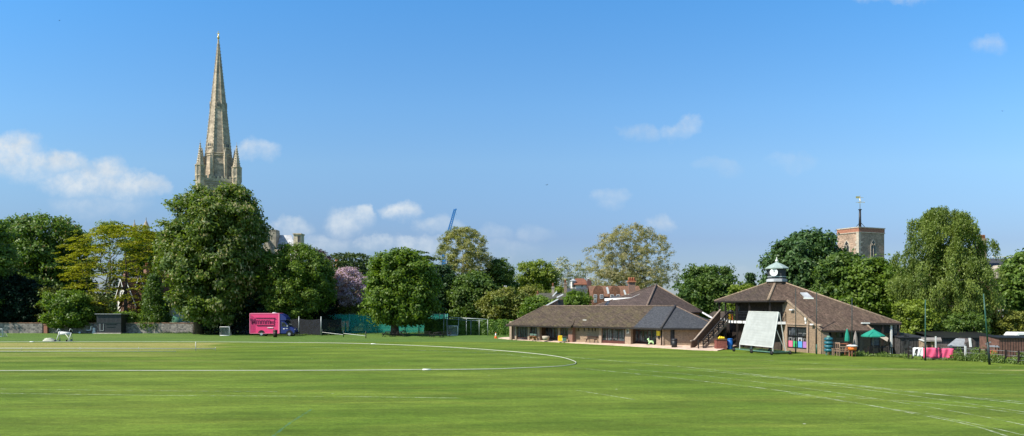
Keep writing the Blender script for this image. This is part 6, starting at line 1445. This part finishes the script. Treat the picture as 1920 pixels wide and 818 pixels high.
def tree(name, label, px, Y, wpx, top, bot, mat, bark=m_bark, style='broad', n_cl=110, n_leaf=22000, leaf=(.5, .34), seed=1, trunk=None, cat='tree', group=None,
         p=2.3, wid=.5, cl=.17, spray=7, flat=.8, fill=.5, depth=.85, blossom=None, twigs=60, tx=None, inner=True, hole=None, amp=.30, lean=0.0, up=.45, trunk_r=None, zspread=.12):
    rng = np.random.default_rng(seed); s = F / Y; Rw = wpx / 2 / s; zt = ZP(top, Y); zb = max(.25, ZP(bot, Y)); H = (zt - zb)
    cx = W2(px, Y); base = Vector((cx if tx is None else W2(tx, Y), Y + (Rw * .0), 0)); off = cx - base.x
    t = thing(name, label, cat, base, 0, group)
    # clump centres inside a lumpy envelope, widest at height fraction `wid`
    n_cl = int(n_cl * 1.5); cr0 = cl * min(Rw, H * .6) * 1.12; C = []; dirs = unit(rng.normal(size=(n_cl * 3, 3))); lm = lump(dirs, rng, amp=amp)
    for d, l_ in zip(dirs, lm):
        if len(C) >= n_cl and hole is None: break
        if style == 'cone': tt = rng.random() ** 1.2; z = zb + H * tt; ang = rng.uniform(0, 6.283); rr_ = (1 - tt) ** .8 * (.35 + .65 * rng.random() ** .5); C.append((math.cos(ang) * rr_ * Rw * .92, math.sin(ang) * rr_ * Rw * .92, z)); continue
        tt = rng.uniform(-1, 1); e = (1 - abs(tt) ** p) ** (1 / p)
        if rng.random() > e + .25: continue
        if abs(tt) > .8: k = rng.random() ** .5
        else: k = rng.random() ** (fill * .55)
        rr_ = e * k; zz = tt * (.9 + .1 * rng.random())
        z = zb + H * (wid + zz * ((1 - wid) if zz > 0 else wid)); ang = math.atan2(d[1], d[0]); l_ = min(max(l_, .6), 1.15)
        if rng.random() < .14: l_ *= rng.uniform(1.04, 1.16)
        C.append((math.cos(ang) * rr_ * l_ * (Rw - cr0 * .6), math.sin(ang) * rr_ * l_ * (Rw - cr0 * .6) * depth, min(max(z * 1.0, zb + cr0 * .2), zt - cr0 * .5) if True else z))
    C = np.array(C)
    if hole is not None: keep = ~((C[:, 0] / Rw > hole[0]) & (C[:, 0] / Rw < hole[1]) & ((C[:, 2] - zb) / H > hole[2]) & ((C[:, 2] - zb) / H < hole[3]) & (rng.random(len(C)) < hole[4])); C = C[keep]
    C = C[:n_cl]; C[:, 0] += off
    crs = cr0 * rng.uniform(.45, 1.35, len(C))
    w = crs ** 2; idx = rng.choice(len(C), n_leaf, p=w / w.sum())
    ctr = np.array([off, 0, zb + H * wid]); outw = unit(C - ctr)
    d = unit(rng.normal(size=(n_leaf, 3)) + outw[idx] * .55 + np.array([0, 0, up]))
    rad = crs[idx] * np.clip(np.abs(rng.normal(size=n_leaf)) * .42 + .42, .3, 1.7)
    fl = np.array([1, 1, flat])
    if spray > 1 and style in ('broad', 'layer', 'cone'):     # leaves sit in small whorls at the twig ends
        g = rng.integers(0, max(1, n_leaf // spray), n_leaf); idx = idx[g]; d = d[g]; rad = rad[g]; joff = rng.normal(size=(n_leaf, 3)) * leaf[0] * np.array([.75, .75, .45])
    else: joff = np.zeros((n_leaf, 3))
    pos = C[idx] + d * rad[:, None] * fl + joff
    nr = d + rng.normal(size=(n_leaf, 3)) * .5 + np.array([0, 0, .25])
    ctint = rng.uniform(.15, .85, len(C)); tint = .4 * ctint[idx] + .6 * rng.random(n_leaf)
    Ls = leaf[0] * rng.uniform(.6, 1.35, n_leaf); Ws = leaf[1] * rng.uniform(.6, 1.3, n_leaf); ld = None
    if style == 'layer':
        pos = C[idx] + np.stack([d[:, 0], d[:, 1], d[:, 2] * .22], 1) * (crs[idx] * rng.uniform(.3, 1.25, n_leaf))[:, None] * np.array([1.25, 1.1, 1])
        rr = np.linalg.norm((pos - C[idx])[:, :2], axis=1); pos[:, 2] -= rr * .18; nr = np.array([0, 0, 1.0]) + rng.normal(size=(n_leaf, 3)) * .5
    if style == 'weep':
        ns = n_leaf // 14; si = rng.choice(len(C), ns, p=w / w.sum()); sd_ = unit(rng.normal(size=(ns, 3)) + outw[si] * .9 + np.array([0, 0, .35]))
        s0 = C[si] + sd_ * (crs[si] * rng.uniform(.6, 1.1, ns))[:, None]; ln = rng.uniform(.7, 2.4, ns) * (cr0 / 1.6 + .4)
        f = np.tile(np.linspace(0, 1, 14), ns); ii = np.repeat(np.arange(ns), 14); sway = rng.normal(size=(ns, 3)) * .12
        pos = s0[ii] + np.stack([np.zeros_like(f), np.zeros_like(f), -f * ln[ii]], 1) + sway[ii] * (f * ln[ii])[:, None] + outw[si][ii] * np.array([1, 1, 0]) * (np.sin(f * 1.6) * .35)[:, None] + rng.normal(size=(len(f), 3)) * .10
        pos[:, 2] = np.maximum(pos[:, 2], .3); n2 = len(pos); nr = rng.normal(size=(n2, 3)) * np.array([1, 1, .35]) + outw[si][ii] * .5 + np.array([0, 0, .25]); tint = (.6 * ctint[si])[ii] + .4 * rng.random(n2)
        Ls = leaf[0] * rng.uniform(.6, 1.4, n2); Ws = leaf[1] * rng.uniform(.6, 1.3, n2); ld = np.tile(np.array([0, 0, -1.0]), (n2, 1)) + rng.normal(size=(n2, 3)) * .35
    if style == 'cone':
        nr = d * np.array([1, 1, .4]) + rng.normal(size=(n_leaf, 3)) * .4
    pos[:, 2] = np.maximum(pos[:, 2], .12)
    if inner:   # the crown is deep: leaves go right through it
        m_ = n_leaf // 6; dd = unit(rng.normal(size=(m_, 3))) * (rng.random(m_) ** .45)[:, None]; e2 = np.sqrt(np.maximum(0, 1 - dd[:, 2] ** 2)) if style == 'cone' else 1
        ip = ctr + dd * np.array([Rw * .72, Rw * .72 * depth, H * .36]); ip[:, 2] = np.maximum(ip[:, 2], zb + .2)
        if style == 'cone': tt = rng.random(m_); an = rng.uniform(0, 6.28, m_); r3 = (1 - tt) * Rw * .55 * rng.random(m_) ** .5; ip = np.stack([off + np.cos(an) * r3, np.sin(an) * r3, zb + tt * H * .9], 1)
        pos = np.vstack([pos, ip]); nr = np.vstack([nr, rng.normal(size=(m_, 3))]); tint = np.concatenate([tint, rng.random(m_) * .6]); Ls = np.concatenate([Ls, np.full(m_, leaf[0] * 1.5)]); Ws = np.concatenate([Ws, np.full(m_, leaf[1] * 1.6)])
        if ld is not None: ld = np.vstack([ld, rng.normal(size=(m_, 3))])
    tr_r = trunk_r or max(.12, Rw * .055)
    bt, bl = branches(t, C, zb, zb + H * .72, tr_r, bark, rng=rng, max_br=twigs, lean=lean)
    bt.build('trunk', bark, None, (0, 0, 0)).parent = t
    if bl.v: bl.build('limbs', bark, None, (0, 0, 0)).parent = t
    leaf_mesh('crown', pos, nr, Ls, Ws, tint, mat, t, ld, rng)
    if blossom:
        bm, nb, bs, region = blossom; ii = rng.choice(len(C), nb, p=w / w.sum()); dd = unit(rng.normal(size=(nb, 3)) + outw[ii] * 1.3 + np.array([0, 0, .5])); bp = C[ii] + dd * (crs[ii] * 1.06)[:, None] * fl
        if region is not None: keep = ((bp[:, 0] - off) / Rw > region[0]) | (rng.random(nb) < region[1]); bp = bp[keep]; dd = dd[keep]
        k = len(bp); bn_ = unit(rng.normal(size=(k, 3)) * np.array([1, 1, .2]) + dd * .6)
        leaf_mesh('blossom', np.vstack([bp, bp]), np.vstack([bn_, np.cross(bn_, np.array([0, 0, 1.0]))]), bs[0], bs[1], rng.random(2 * k), bm, t, np.tile(np.array([0, 0, 1.0]), (2 * k, 1)), rng)
    return t

m_chest = leafmat('chestnut_leaves', (0.050, 0.095, 0.014), (0.215, 0.275, 0.045), .38, (0.10, 0.16, 0.035))
m_chest_dk = leafmat('dark_chestnut_leaves', (0.045, 0.10, 0.018), (0.19, 0.28, 0.045), .34)
m_gold_ = leafmat('golden_leaves', (0.19, 0.20, 0.012), (0.46, 0.44, 0.03), .38, (0.17, 0.24, 0.025))
m_syc = leafmat('sycamore_leaves', (0.026, 0.066, 0.020), (0.110, 0.190, 0.050), .24)
m_lime_l = leafmat('lime_green_leaves', (0.048, 0.105, 0.012), (0.215, 0.300, 0.040), .42, (0.10, 0.175, 0.02))
m_mid = leafmat('mid_green_leaves', (0.040, 0.090, 0.016), (0.165, 0.240, 0.040), .38, (0.06, 0.12, 0.03))
m_dark = leafmat('dark_green_leaves', (0.014, 0.04, 0.012), (0.055, 0.11, 0.024), .15)
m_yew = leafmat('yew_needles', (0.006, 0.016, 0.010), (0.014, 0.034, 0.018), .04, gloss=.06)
m_cedar = leafmat('cedar_needles', (0.04, 0.075, 0.024), (0.13, 0.185, 0.036), .12)
m_fresh = leafmat('fresh_yellow_green_leaves', (0.085, 0.14, 0.012), (0.26, 0.32, 0.035), .35)
m_planes = leafmat('plane_tree_leaves', (0.18, 0.18, 0.05), (0.42, 0.41, 0.14), .35, (0.12, 0.15, 0.03))
m_planes2 = leafmat('bronze_plane_leaves', (0.25, 0.225, 0.10), (0.46, 0.41, 0.20), .35, (0.14, 0.155, 0.035))
m_grey_l = leafmat('grey_budding_leaves', (0.26, 0.26, 0.16), (0.44, 0.44, 0.28), .3)
m_birch = leafmat('birch_leaves', (0.095, 0.145, 0.022), (0.26, 0.32, 0.065), .38, (0.10, 0.15, 0.028))
m_olive = leafmat('olive_leaves', (0.1, 0.12, 0.018), (0.26, 0.27, 0.045), .3, (0.06, 0.12, 0.02))
m_lilac = leafmat('lilac_blossom', (0.38, 0.26, 0.37), (0.62, 0.47, 0.58), .3, gloss=.2)
m_candle = leafmat('cream_candles', (0.42, 0.38, 0.18), (0.72, 0.60, 0.36), .2, gloss=.2)
m_candle2 = leafmat('rosy_candles', (0.30, 0.20, 0.09), (0.52, 0.36, 0.20), .2, gloss=.2)
m_purple = leafmat('purple_leaves', (0.05, 0.03, 0.04), (0.11, 0.07, 0.08), .15)
m_hedge = leafmat('hedge_leaves', (0.03, 0.09, 0.01), (0.15, 0.25, 0.022), .25)
m_weed = leafmat('weed_leaves', (0.055, 0.11, 0.018), (0.19, 0.26, 0.05), .3)
m_wood_far = leafmat('far_wood_leaves', (0.03, 0.07, 0.016), (0.11, 0.17, 0.035), .2)

tree('horse_chestnut', 'giant horse chestnut full of cream blossom candles in front of the spire', 408, 128, 190, 352, 606, m_chest, seed=11, hole=(-1.3, -.60, 0, .36, .85), n_cl=420, n_leaf=70000, leaf=(.58, .34), trunk_r=.75, tx=372, p=3.0, wid=.5, cl=.115, fill=.34, depth=.9, twigs=70, amp=.18,
     blossom=(m_candle, 3800, (.55, .26), (.05, .35)))
tree('horse_chestnut', 'broad dark horse chestnut at the left behind the shaded yews', 78, 160, 178, 407, 600, m_chest_dk, seed=12, n_cl=230, n_leaf=42000, leaf=(.62, .40), p=2.7, wid=.5, cl=.13, fill=.36, twigs=40, amp=.24, blossom=(m_candle2, 700, (.5, .2), None))
tree('horse_chestnut', 'dark chestnut cut off by the left edge of the picture', -30, 134, 104, 406, 600, m_chest_dk, seed=13, n_cl=90, n_leaf=16000, leaf=(.6, .38), cl=.2, fill=.4)
tree('golden_tree', 'golden leaved tree with airy layered sprays in front of the gabled house', 220, 141, 186, 419, 604, m_gold_, m_bark, 'layer', seed=14, n_cl=190, n_leaf=36000, leaf=(.40, .22), cl=.125, fill=.42, inner=False, twigs=150, trunk_r=.34, p=3.6, wid=.55, tx=236, hole=(-.1, .9, .10, .42, .6))
tree('budding_tree', 'thin pale budding tree top behind the golden tree', 206, 158, 78, 418, 520, m_fresh, m_bark_pale, seed=15, n_cl=60, n_leaf=3600, leaf=(.4, .25), inner=False, twigs=60, cl=.2)
tree('broadleaf_tree', 'green tree behind the golden tree under the twin conical turrets', 268, 166, 84, 436, 540, m_lime_l, seed=62, n_cl=90, n_leaf=12000, leaf=(.42, .28), cl=.18, fill=.4, p=3)
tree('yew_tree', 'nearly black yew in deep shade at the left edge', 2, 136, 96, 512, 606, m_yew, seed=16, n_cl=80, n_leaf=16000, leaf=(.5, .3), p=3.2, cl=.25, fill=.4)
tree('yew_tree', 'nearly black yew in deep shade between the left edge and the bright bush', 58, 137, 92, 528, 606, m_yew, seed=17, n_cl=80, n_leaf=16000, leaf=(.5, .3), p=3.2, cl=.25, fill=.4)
tree('bright_bush', 'bright green leafy bush overhanging the flint wall left of the shed', 131, 131.3, 88, 549, 612, m_lime_l, seed=18, n_cl=90, n_leaf=13000, leaf=(.42, .26), cl=.2, fill=.4, cat='bush', p=2.6)
tree('olive_bush', 'yellowish bush behind the bright green bush', 98, 136, 70, 540, 604, m_olive, seed=19, n_cl=50, n_leaf=5000, leaf=(.4, .25), cl=.22, cat='bush')
tree('conifer', 'narrow green conifer standing behind the flint wall', 288, 133.5, 54, 519, 612, m_mid, style='cone', seed=20, n_cl=120, n_leaf=11000, leaf=(.5, .18), cl=.16, trunk_r=.16)
tree('olive_bush', 'olive coloured bush filling the gap between the bright bush and shed', 172, 136, 62, 556, 606, m_olive, seed=61, n_cl=50, n_leaf=6000, leaf=(.4, .25), cl=.22, cat='bush')
tree('small_bush', 'low bright bushes behind the flint wall right of the shed', 245, 134.5, 66, 586, 612, m_lime_l, seed=21, n_cl=40, n_leaf=5000, leaf=(.35, .22), cl=.3, cat='bush', p=3)
tree('small_bush', 'small shrub between the conifer and the giant chestnut', 306, 134.5, 30, 562, 612, m_mid, seed=22, n_cl=30, n_leaf=2500, leaf=(.35, .22), cl=.3, cat='bush')
tree('broadleaf_tree', 'dense fine leaved green tree above the pink van', 556, 129, 134, 463, 604, m_lime_l, seed=23, n_cl=230, n_leaf=46000, leaf=(.40, .24), cl=.13, fill=.36, p=2.5, wid=.45, depth=.9, trunk_r=.4, twigs=40)
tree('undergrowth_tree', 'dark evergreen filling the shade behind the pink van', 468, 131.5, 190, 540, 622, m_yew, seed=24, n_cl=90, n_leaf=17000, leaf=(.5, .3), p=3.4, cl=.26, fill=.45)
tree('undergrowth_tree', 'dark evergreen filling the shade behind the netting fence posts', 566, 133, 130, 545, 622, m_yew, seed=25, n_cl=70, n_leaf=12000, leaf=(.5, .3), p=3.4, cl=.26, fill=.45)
tree('purple_tree', 'sparse purple leaved tree top left of the tall flues', 596, 150, 54, 468, 540, m_purple, seed=26, n_cl=40, n_leaf=2600, leaf=(.36, .24), inner=False, twigs=40, cl=.22)
tree('cedar', 'layered dark cedar behind the lilac blossom tree', 660, 162, 122, 469, 575, m_cedar, style='layer', seed=27, n_cl=85, n_leaf=21000, leaf=(.5, .22), cl=.25, fill=.5, trunk_r=.45, p=3)
tree('blossom_tree', 'lilac pink blossom tree left of the lone green tree', 656, 136, 72, 504, 574, m_lilac, m_bark, seed=28, n_cl=110, n_leaf=12000, leaf=(.34, .24), cl=.17, fill=.4, inner=False, twigs=80, trunk_r=.22, wid=.5)
tree('brown_shrub', 'brownish shrub below the lilac blossom tree', 648, 137.5, 60, 570, 600, m_olive, seed=29, n_cl=40, n_leaf=4000, leaf=(.35, .22), cl=.28, cat='bush', p=3)
tree('lone_tree', 'rounded bright green tree standing alone over the picnic tables', 751, 122, 134, 470, 611, m_lime_l, seed=30, n_cl=330, n_leaf=38000, leaf=(.50, .32), cl=.11, fill=.38, p=2.5, wid=.42, tx=740, trunk_r=.62, twigs=90, amp=.30)
tree('cedar', 'flat topped evergreen behind the lone green tree', 788, 150, 64, 468, 560, m_cedar, style='layer', seed=31, n_cl=50, n_leaf=9000, leaf=(.5, .22), cl=.25, p=3)
tree('dark_tree', 'dark ivy covered tree behind the practice net frame', 822, 140, 80, 498, 604, m_dark, seed=32, n_cl=110, n_leaf=17000, leaf=(.42, .28), cl=.18, fill=.4)
tree('dark_tree', 'deep green leafy tree between the ivy tree and olive bush', 884, 137, 86, 512, 606, m_mid, seed=33, n_cl=120, n_leaf=18000, leaf=(.5, .32), cl=.18, fill=.4)
tree('dark_tree', 'dark green tree between the lone tree and the netting', 700, 143, 90, 540, 606, m_dark, seed=34, n_cl=70, n_leaf=11000, leaf=(.45, .3), cl=.22, fill=.4)
tree('plane_tree', 'tall pale plane tree with thin spring leaves right of the lone tree', 868, 160, 116, 427, 575, m_planes, m_bark_pale, seed=35, n_cl=320, n_leaf=48000, leaf=(.27, .17), cl=.10, fill=.9, inner=False, twigs=230, trunk_r=.5, wid=.55, amp=.2)
tree('broadleaf_tree', 'mid green tree right of the pale plane tree', 936, 163, 68, 487, 585, m_mid, seed=36, n_cl=110, n_leaf=15000, leaf=(.42, .28), cl=.18, fill=.4)
tree('broadleaf_tree', 'rounded yellow green tree in the middle distance', 1006, 170, 92, 489, 590, m_fresh, seed=37, n_cl=130, n_leaf=17000, leaf=(.42, .28), cl=.17, fill=.4)
tree('bare_tree', 'greyish budding tree right of the yellow green tree', 1053, 182, 48, 484, 560, m_grey_l, m_bark_pale, seed=38, n_cl=70, n_leaf=2600, leaf=(.4, .26), inner=False, twigs=70, cl=.2)
tree('bare_tree', 'thin greyish tree left of the giant plane tree', 1092, 186, 50, 492, 560, m_grey_l, m_bark_pale, seed=39, n_cl=70, n_leaf=2400, leaf=(.4, .26), inner=False, twigs=70, cl=.2)
tree('plane_tree', 'giant bronze tinted plane tree behind the curved gable terrace', 1184, 168, 174, 424, 560, m_planes2, m_bark_pale, seed=40, n_cl=460, n_leaf=60000, leaf=(.26, .17), cl=.085, fill=.9, inner=False, twigs=330, trunk_r=.8, wid=.42, p=2.2, amp=.28, depth=.8)
tree('olive_shrub', 'broad yellowish shrub beside the left end of the long pavilion', 948, 127, 92, 544, 606, m_olive, seed=41, n_cl=90, n_leaf=12000, leaf=(.38, .25), cl=.2, fill=.4, cat='bush', p=2.6)
tree('green_shrub', 'green shrub rising over the left end of the pavilion roof', 1012, 121, 78, 560, 606, m_lime_l, seed=42, n_cl=70, n_leaf=8500, leaf=(.38, .25), cl=.22, cat='bush', p=2.6)
tree('olive_shrub', 'mixed olive shrub left of the mossy roofed house', 992, 138, 84, 540, 600, m_olive, seed=43, n_cl=70, n_leaf=8500, leaf=(.38, .25), cl=.22, cat='bush')
tree('green_shrub', 'bright shrub above the middle of the pavilion roof', 1082, 116, 64, 549, 610, m_lime_l, seed=44, n_cl=60, n_leaf=7500, leaf=(.38, .25), cl=.22, cat='bush', p=2.8)
tree('green_shrub', 'small yellow green trees among the distant roofs', 1050, 140, 40, 541, 590, m_fresh, seed=45, n_cl=40, n_leaf=4200, leaf=(.38, .25), cl=.25, cat='bush')
tree('broadleaf_tree', 'dense green tree left of the clock pavilion', 1330, 128, 114, 504, 596, m_mid, seed=46, n_cl=150, n_leaf=22000, leaf=(.48, .3), cl=.17, fill=.38, p=2.6, amp=.30)
tree('pine_tree', 'small dark pine tip left of the clock cupola', 1407, 112, 20, 517, 600, m_dark, style='cone', seed=47, n_cl=50, n_leaf=3600, leaf=(.4, .16), cl=.16)
tree('yellow_shrub', 'yellow green shrub behind the left slope of the clock pavilion roof', 1392, 106, 54, 532, 600, m_fresh, seed=48, n_cl=50, n_leaf=5500, leaf=(.36, .24), cl=.22, cat='bush')
tree('sycamore', 'tall dark green tree behind the clock cupola', 1512, 106, 160, 441, 600, m_syc, seed=49, n_cl=200, n_leaf=32000, leaf=(.55, .34), cl=.13, fill=.38, p=2.4, amp=.34, depth=.8, wid=.45)
tree('sycamore', 'green tree below the church tower', 1628, 98, 134, 492, 605, m_lime_l, seed=50, n_cl=150, n_leaf=22000, leaf=(.46, .30), cl=.15, fill=.38, p=2.6, depth=.8)
tree('sycamore', 'dense green tree between the cupola tree and church tower tree', 1575, 99, 84, 478, 605, m_mid, seed=51, n_cl=90, n_leaf=13000, leaf=(.46, .30), cl=.2, fill=.38)
tree('weeping_birch', 'large weeping birch with drooping branches at the right', 1770, 86, 160, 386, 628, m_birch, m_bark_pale, 'weep', seed=52, n_cl=260, n_leaf=95000, leaf=(.26, .11), cl=.11, fill=.42, p=2.15, wid=.40, depth=.85, trunk_r=.36, twigs=120, amp=.26)
tree('sycamore', 'dark green tree at the right edge of the picture', 1932, 92, 92, 474, 600, m_chest_dk, seed=53, n_cl=120, n_leaf=18000, leaf=(.48, .32), cl=.17, fill=.4)
tree('copper_shrub', 'rusty climbing shrub on the red brick house', 1840, 100, 60, 540, 615, leafmat('rusty_leaves', (.10, .04, .02), (.24, .10, .04), .25), seed=54, n_cl=50, n_leaf=4200, leaf=(.3, .2), cl=.22, cat='bush', inner=False)
tree('yellow_shrub', 'yellowish shrubs below the right end of the birch', 1888, 84, 80, 585, 640, m_olive, seed=55, n_cl=60, n_leaf=8000, leaf=(.26, .17), cl=.22, cat='bush', p=3)
tree('yellow_shrub', 'yellow green shrubs under the left side of the birch', 1714, 82, 78, 568, 640, m_fresh, seed=56, n_cl=70, n_leaf=9500, leaf=(.28, .18), cl=.22, cat='bush', p=3)
tree('green_shrub', 'mixed shrubs under the middle of the birch', 1798, 82, 100, 588, 640, m_mid, seed=57, n_cl=70, n_leaf=9000, leaf=(.28, .18), cl=.22, cat='bush', p=3)
# distant wood closing the view between the trees
rng = np.random.default_rng(99)
def far_wood(px0, px1, Y, hmin, hmax, n, seed, label):
    r = np.random.default_rng(seed); X0, X1 = W2(px0, Y), W2(px1, Y); k = int((X1 - X0) / 3.2); cx = np.linspace(X0, X1, k) + r.normal(size=k); ch_ = r.uniform(hmin, hmax, k); idx = r.integers(0, k, n)
    d = unit(r.normal(size=(n, 3)) + np.array([0, -.4, .4])); f = r.random(n) ** .3; pos = np.stack([cx[idx] + d[:, 0] * 3.4 * f, Y + d[:, 1] * 3.4 * f, ch_[idx] * .5 + d[:, 2] * ch_[idx] * .5 * f], 1); pos[:, 2] = np.maximum(pos[:, 2], .1)
    o = leaf_mesh('far_wood', pos, d + r.normal(size=(n, 3)) * .5, .6 * r.uniform(.6, 1.4, n), .4, r.random(n) * .5 + .5 * r.random(k)[idx], m_wood_far, None, None, r); tag(o, label, 'wood', None, 'stuff')
far_wood(-60, 520, 160, 7, 11, 26000, 1, 'far wood behind the left hand trees and house')
far_wood(480, 1120, 178, 7, 9.5, 30000, 2, 'far wood behind the practice nets and middle trees')
far_wood(1090, 1420, 200, 5, 8, 14000, 3, 'far wood behind the curved gable terrace')
far_wood(1400, 1960, 118, 5, 8, 26000, 4, 'far wood behind the clock pavilion and birch')
def hedge(px0, px1, Y0, Y1, h, w, n, mat, label, seed=1, leaf=.3):
    r = np.random.default_rng(seed); A = np.array([W2(px0, Y0), Y0, 0]); B = np.array([W2(px1, Y1), Y1, 0]); f = r.random(n); side = r.random(n); base = A + (B - A) * f[:, None]
    top = side < .35; hh = h * (1 + .03 * np.sin(f * 37) + .02 * np.sin(f * 91)); z = np.where(top, hh + r.normal(size=n) * .05, r.random(n) * hh); yo = np.where(top, r.random(n) * w, r.normal(size=n) * .07); pos = base + np.stack([np.zeros(n), yo, z], 1)
    nr = np.where(top[:, None], np.array([0, 0, 1.0]), np.array([0, -1.0, .3])) + r.normal(size=(n, 3)) * .55
    t = thing('hedge', label, 'hedge', (0, 0, 0)); leaf_mesh('foliage', pos, nr, leaf * r.uniform(.6, 1.4, n), leaf * .65, r.random(n) * .6 + .4 * (.5 + .5 * np.sin(f * 60)), mat, t, None, r)
    b = MB(); p, q = Vector(A), Vector(B); b.wall(p + Vector((0, .12, 0)), q + Vector((0, .12, 0)), 0, h - .1, w - .1); b.build('dark_inner_box', m_yew, t)  # solid dark box filling the hedge behind its leaves
hedge(796, 962, 128, 121, 2.45, 1.4, 15000, m_hedge, 'clipped green hedge behind the practice net posts', 5)
# ground cover
def weeds(name, label, pts, n, h, seed, mat=m_weed, leaf=.2, spread=.8):
    r = np.random.default_rng(seed); P_ = np.array([[W2(a, Y), Y] for a, Y in pts]); k = r.integers(0, len(P_) - 1, n); f = r.random(n); b0 = P_[k] + (P_[k + 1] - P_[k]) * f[:, None]; yo = r.random(n) * spread
    hh = h * (.25 + .75 * np.abs(np.sin(b0[:, 0] * 1.9 + seed) * np.sin(b0[:, 0] * .73 + yo * 2 + 1))) * r.random(n) ** .3; z = r.random(n) * hh
    pos = np.stack([b0[:, 0] + r.normal(size=n) * .06, b0[:, 1] + yo, z], 1); o = leaf_mesh(name, pos, r.normal(size=(n, 3)) * np.array([1, 1, .4]) + np.array([0, -.5, .5]), leaf * r.uniform(.6, 1.5, n), leaf * .35, r.random(n), mat, None, np.tile(np.array([0, 0, 1.0]), (n, 1)) + r.normal(size=(n, 3)) * .5, r)
    tag(o, label, 'plants', None, 'stuff')
weeds('garden_plants', 'tall grass and weeds along the fence at the right edge', [(1795, 65.2), (1838, 64.3), (1850, 63.8), (1887, 62.2), (1911, 61.2), (1960, 59.6)], 6500, 1.35, 3, spread=1.3)
weeds('garden_plants', 'low weeds along the terrace edge under the parasols', [(1600, 71.2), (1640, 70.6), (1680, 69.6), (1712, 68.2)], 1500, .6, 4, spread=1.0)
weeds('undergrowth', 'dark ground cover at the foot of the flint wall and chestnut', [(300, 130.6), (365, 129.8), (420, 128.5), (460, 127.6)], 1600, .45, 5, m_dark, .22, 1.2)
weeds('undergrowth', 'weeds in front of the shade netting and green nets', [(560, 122.6), (604, 121.6), (720, 130.4), (835, 130.4)], 1800, .3, 6, m_mid, .2, .6)
weeds('garden_plants', 'small weeds at the foot of the garden banners', [(1700, 67.5), (1735, 66.2), (1792, 65.6)], 700, .22, 7, spread=.3)
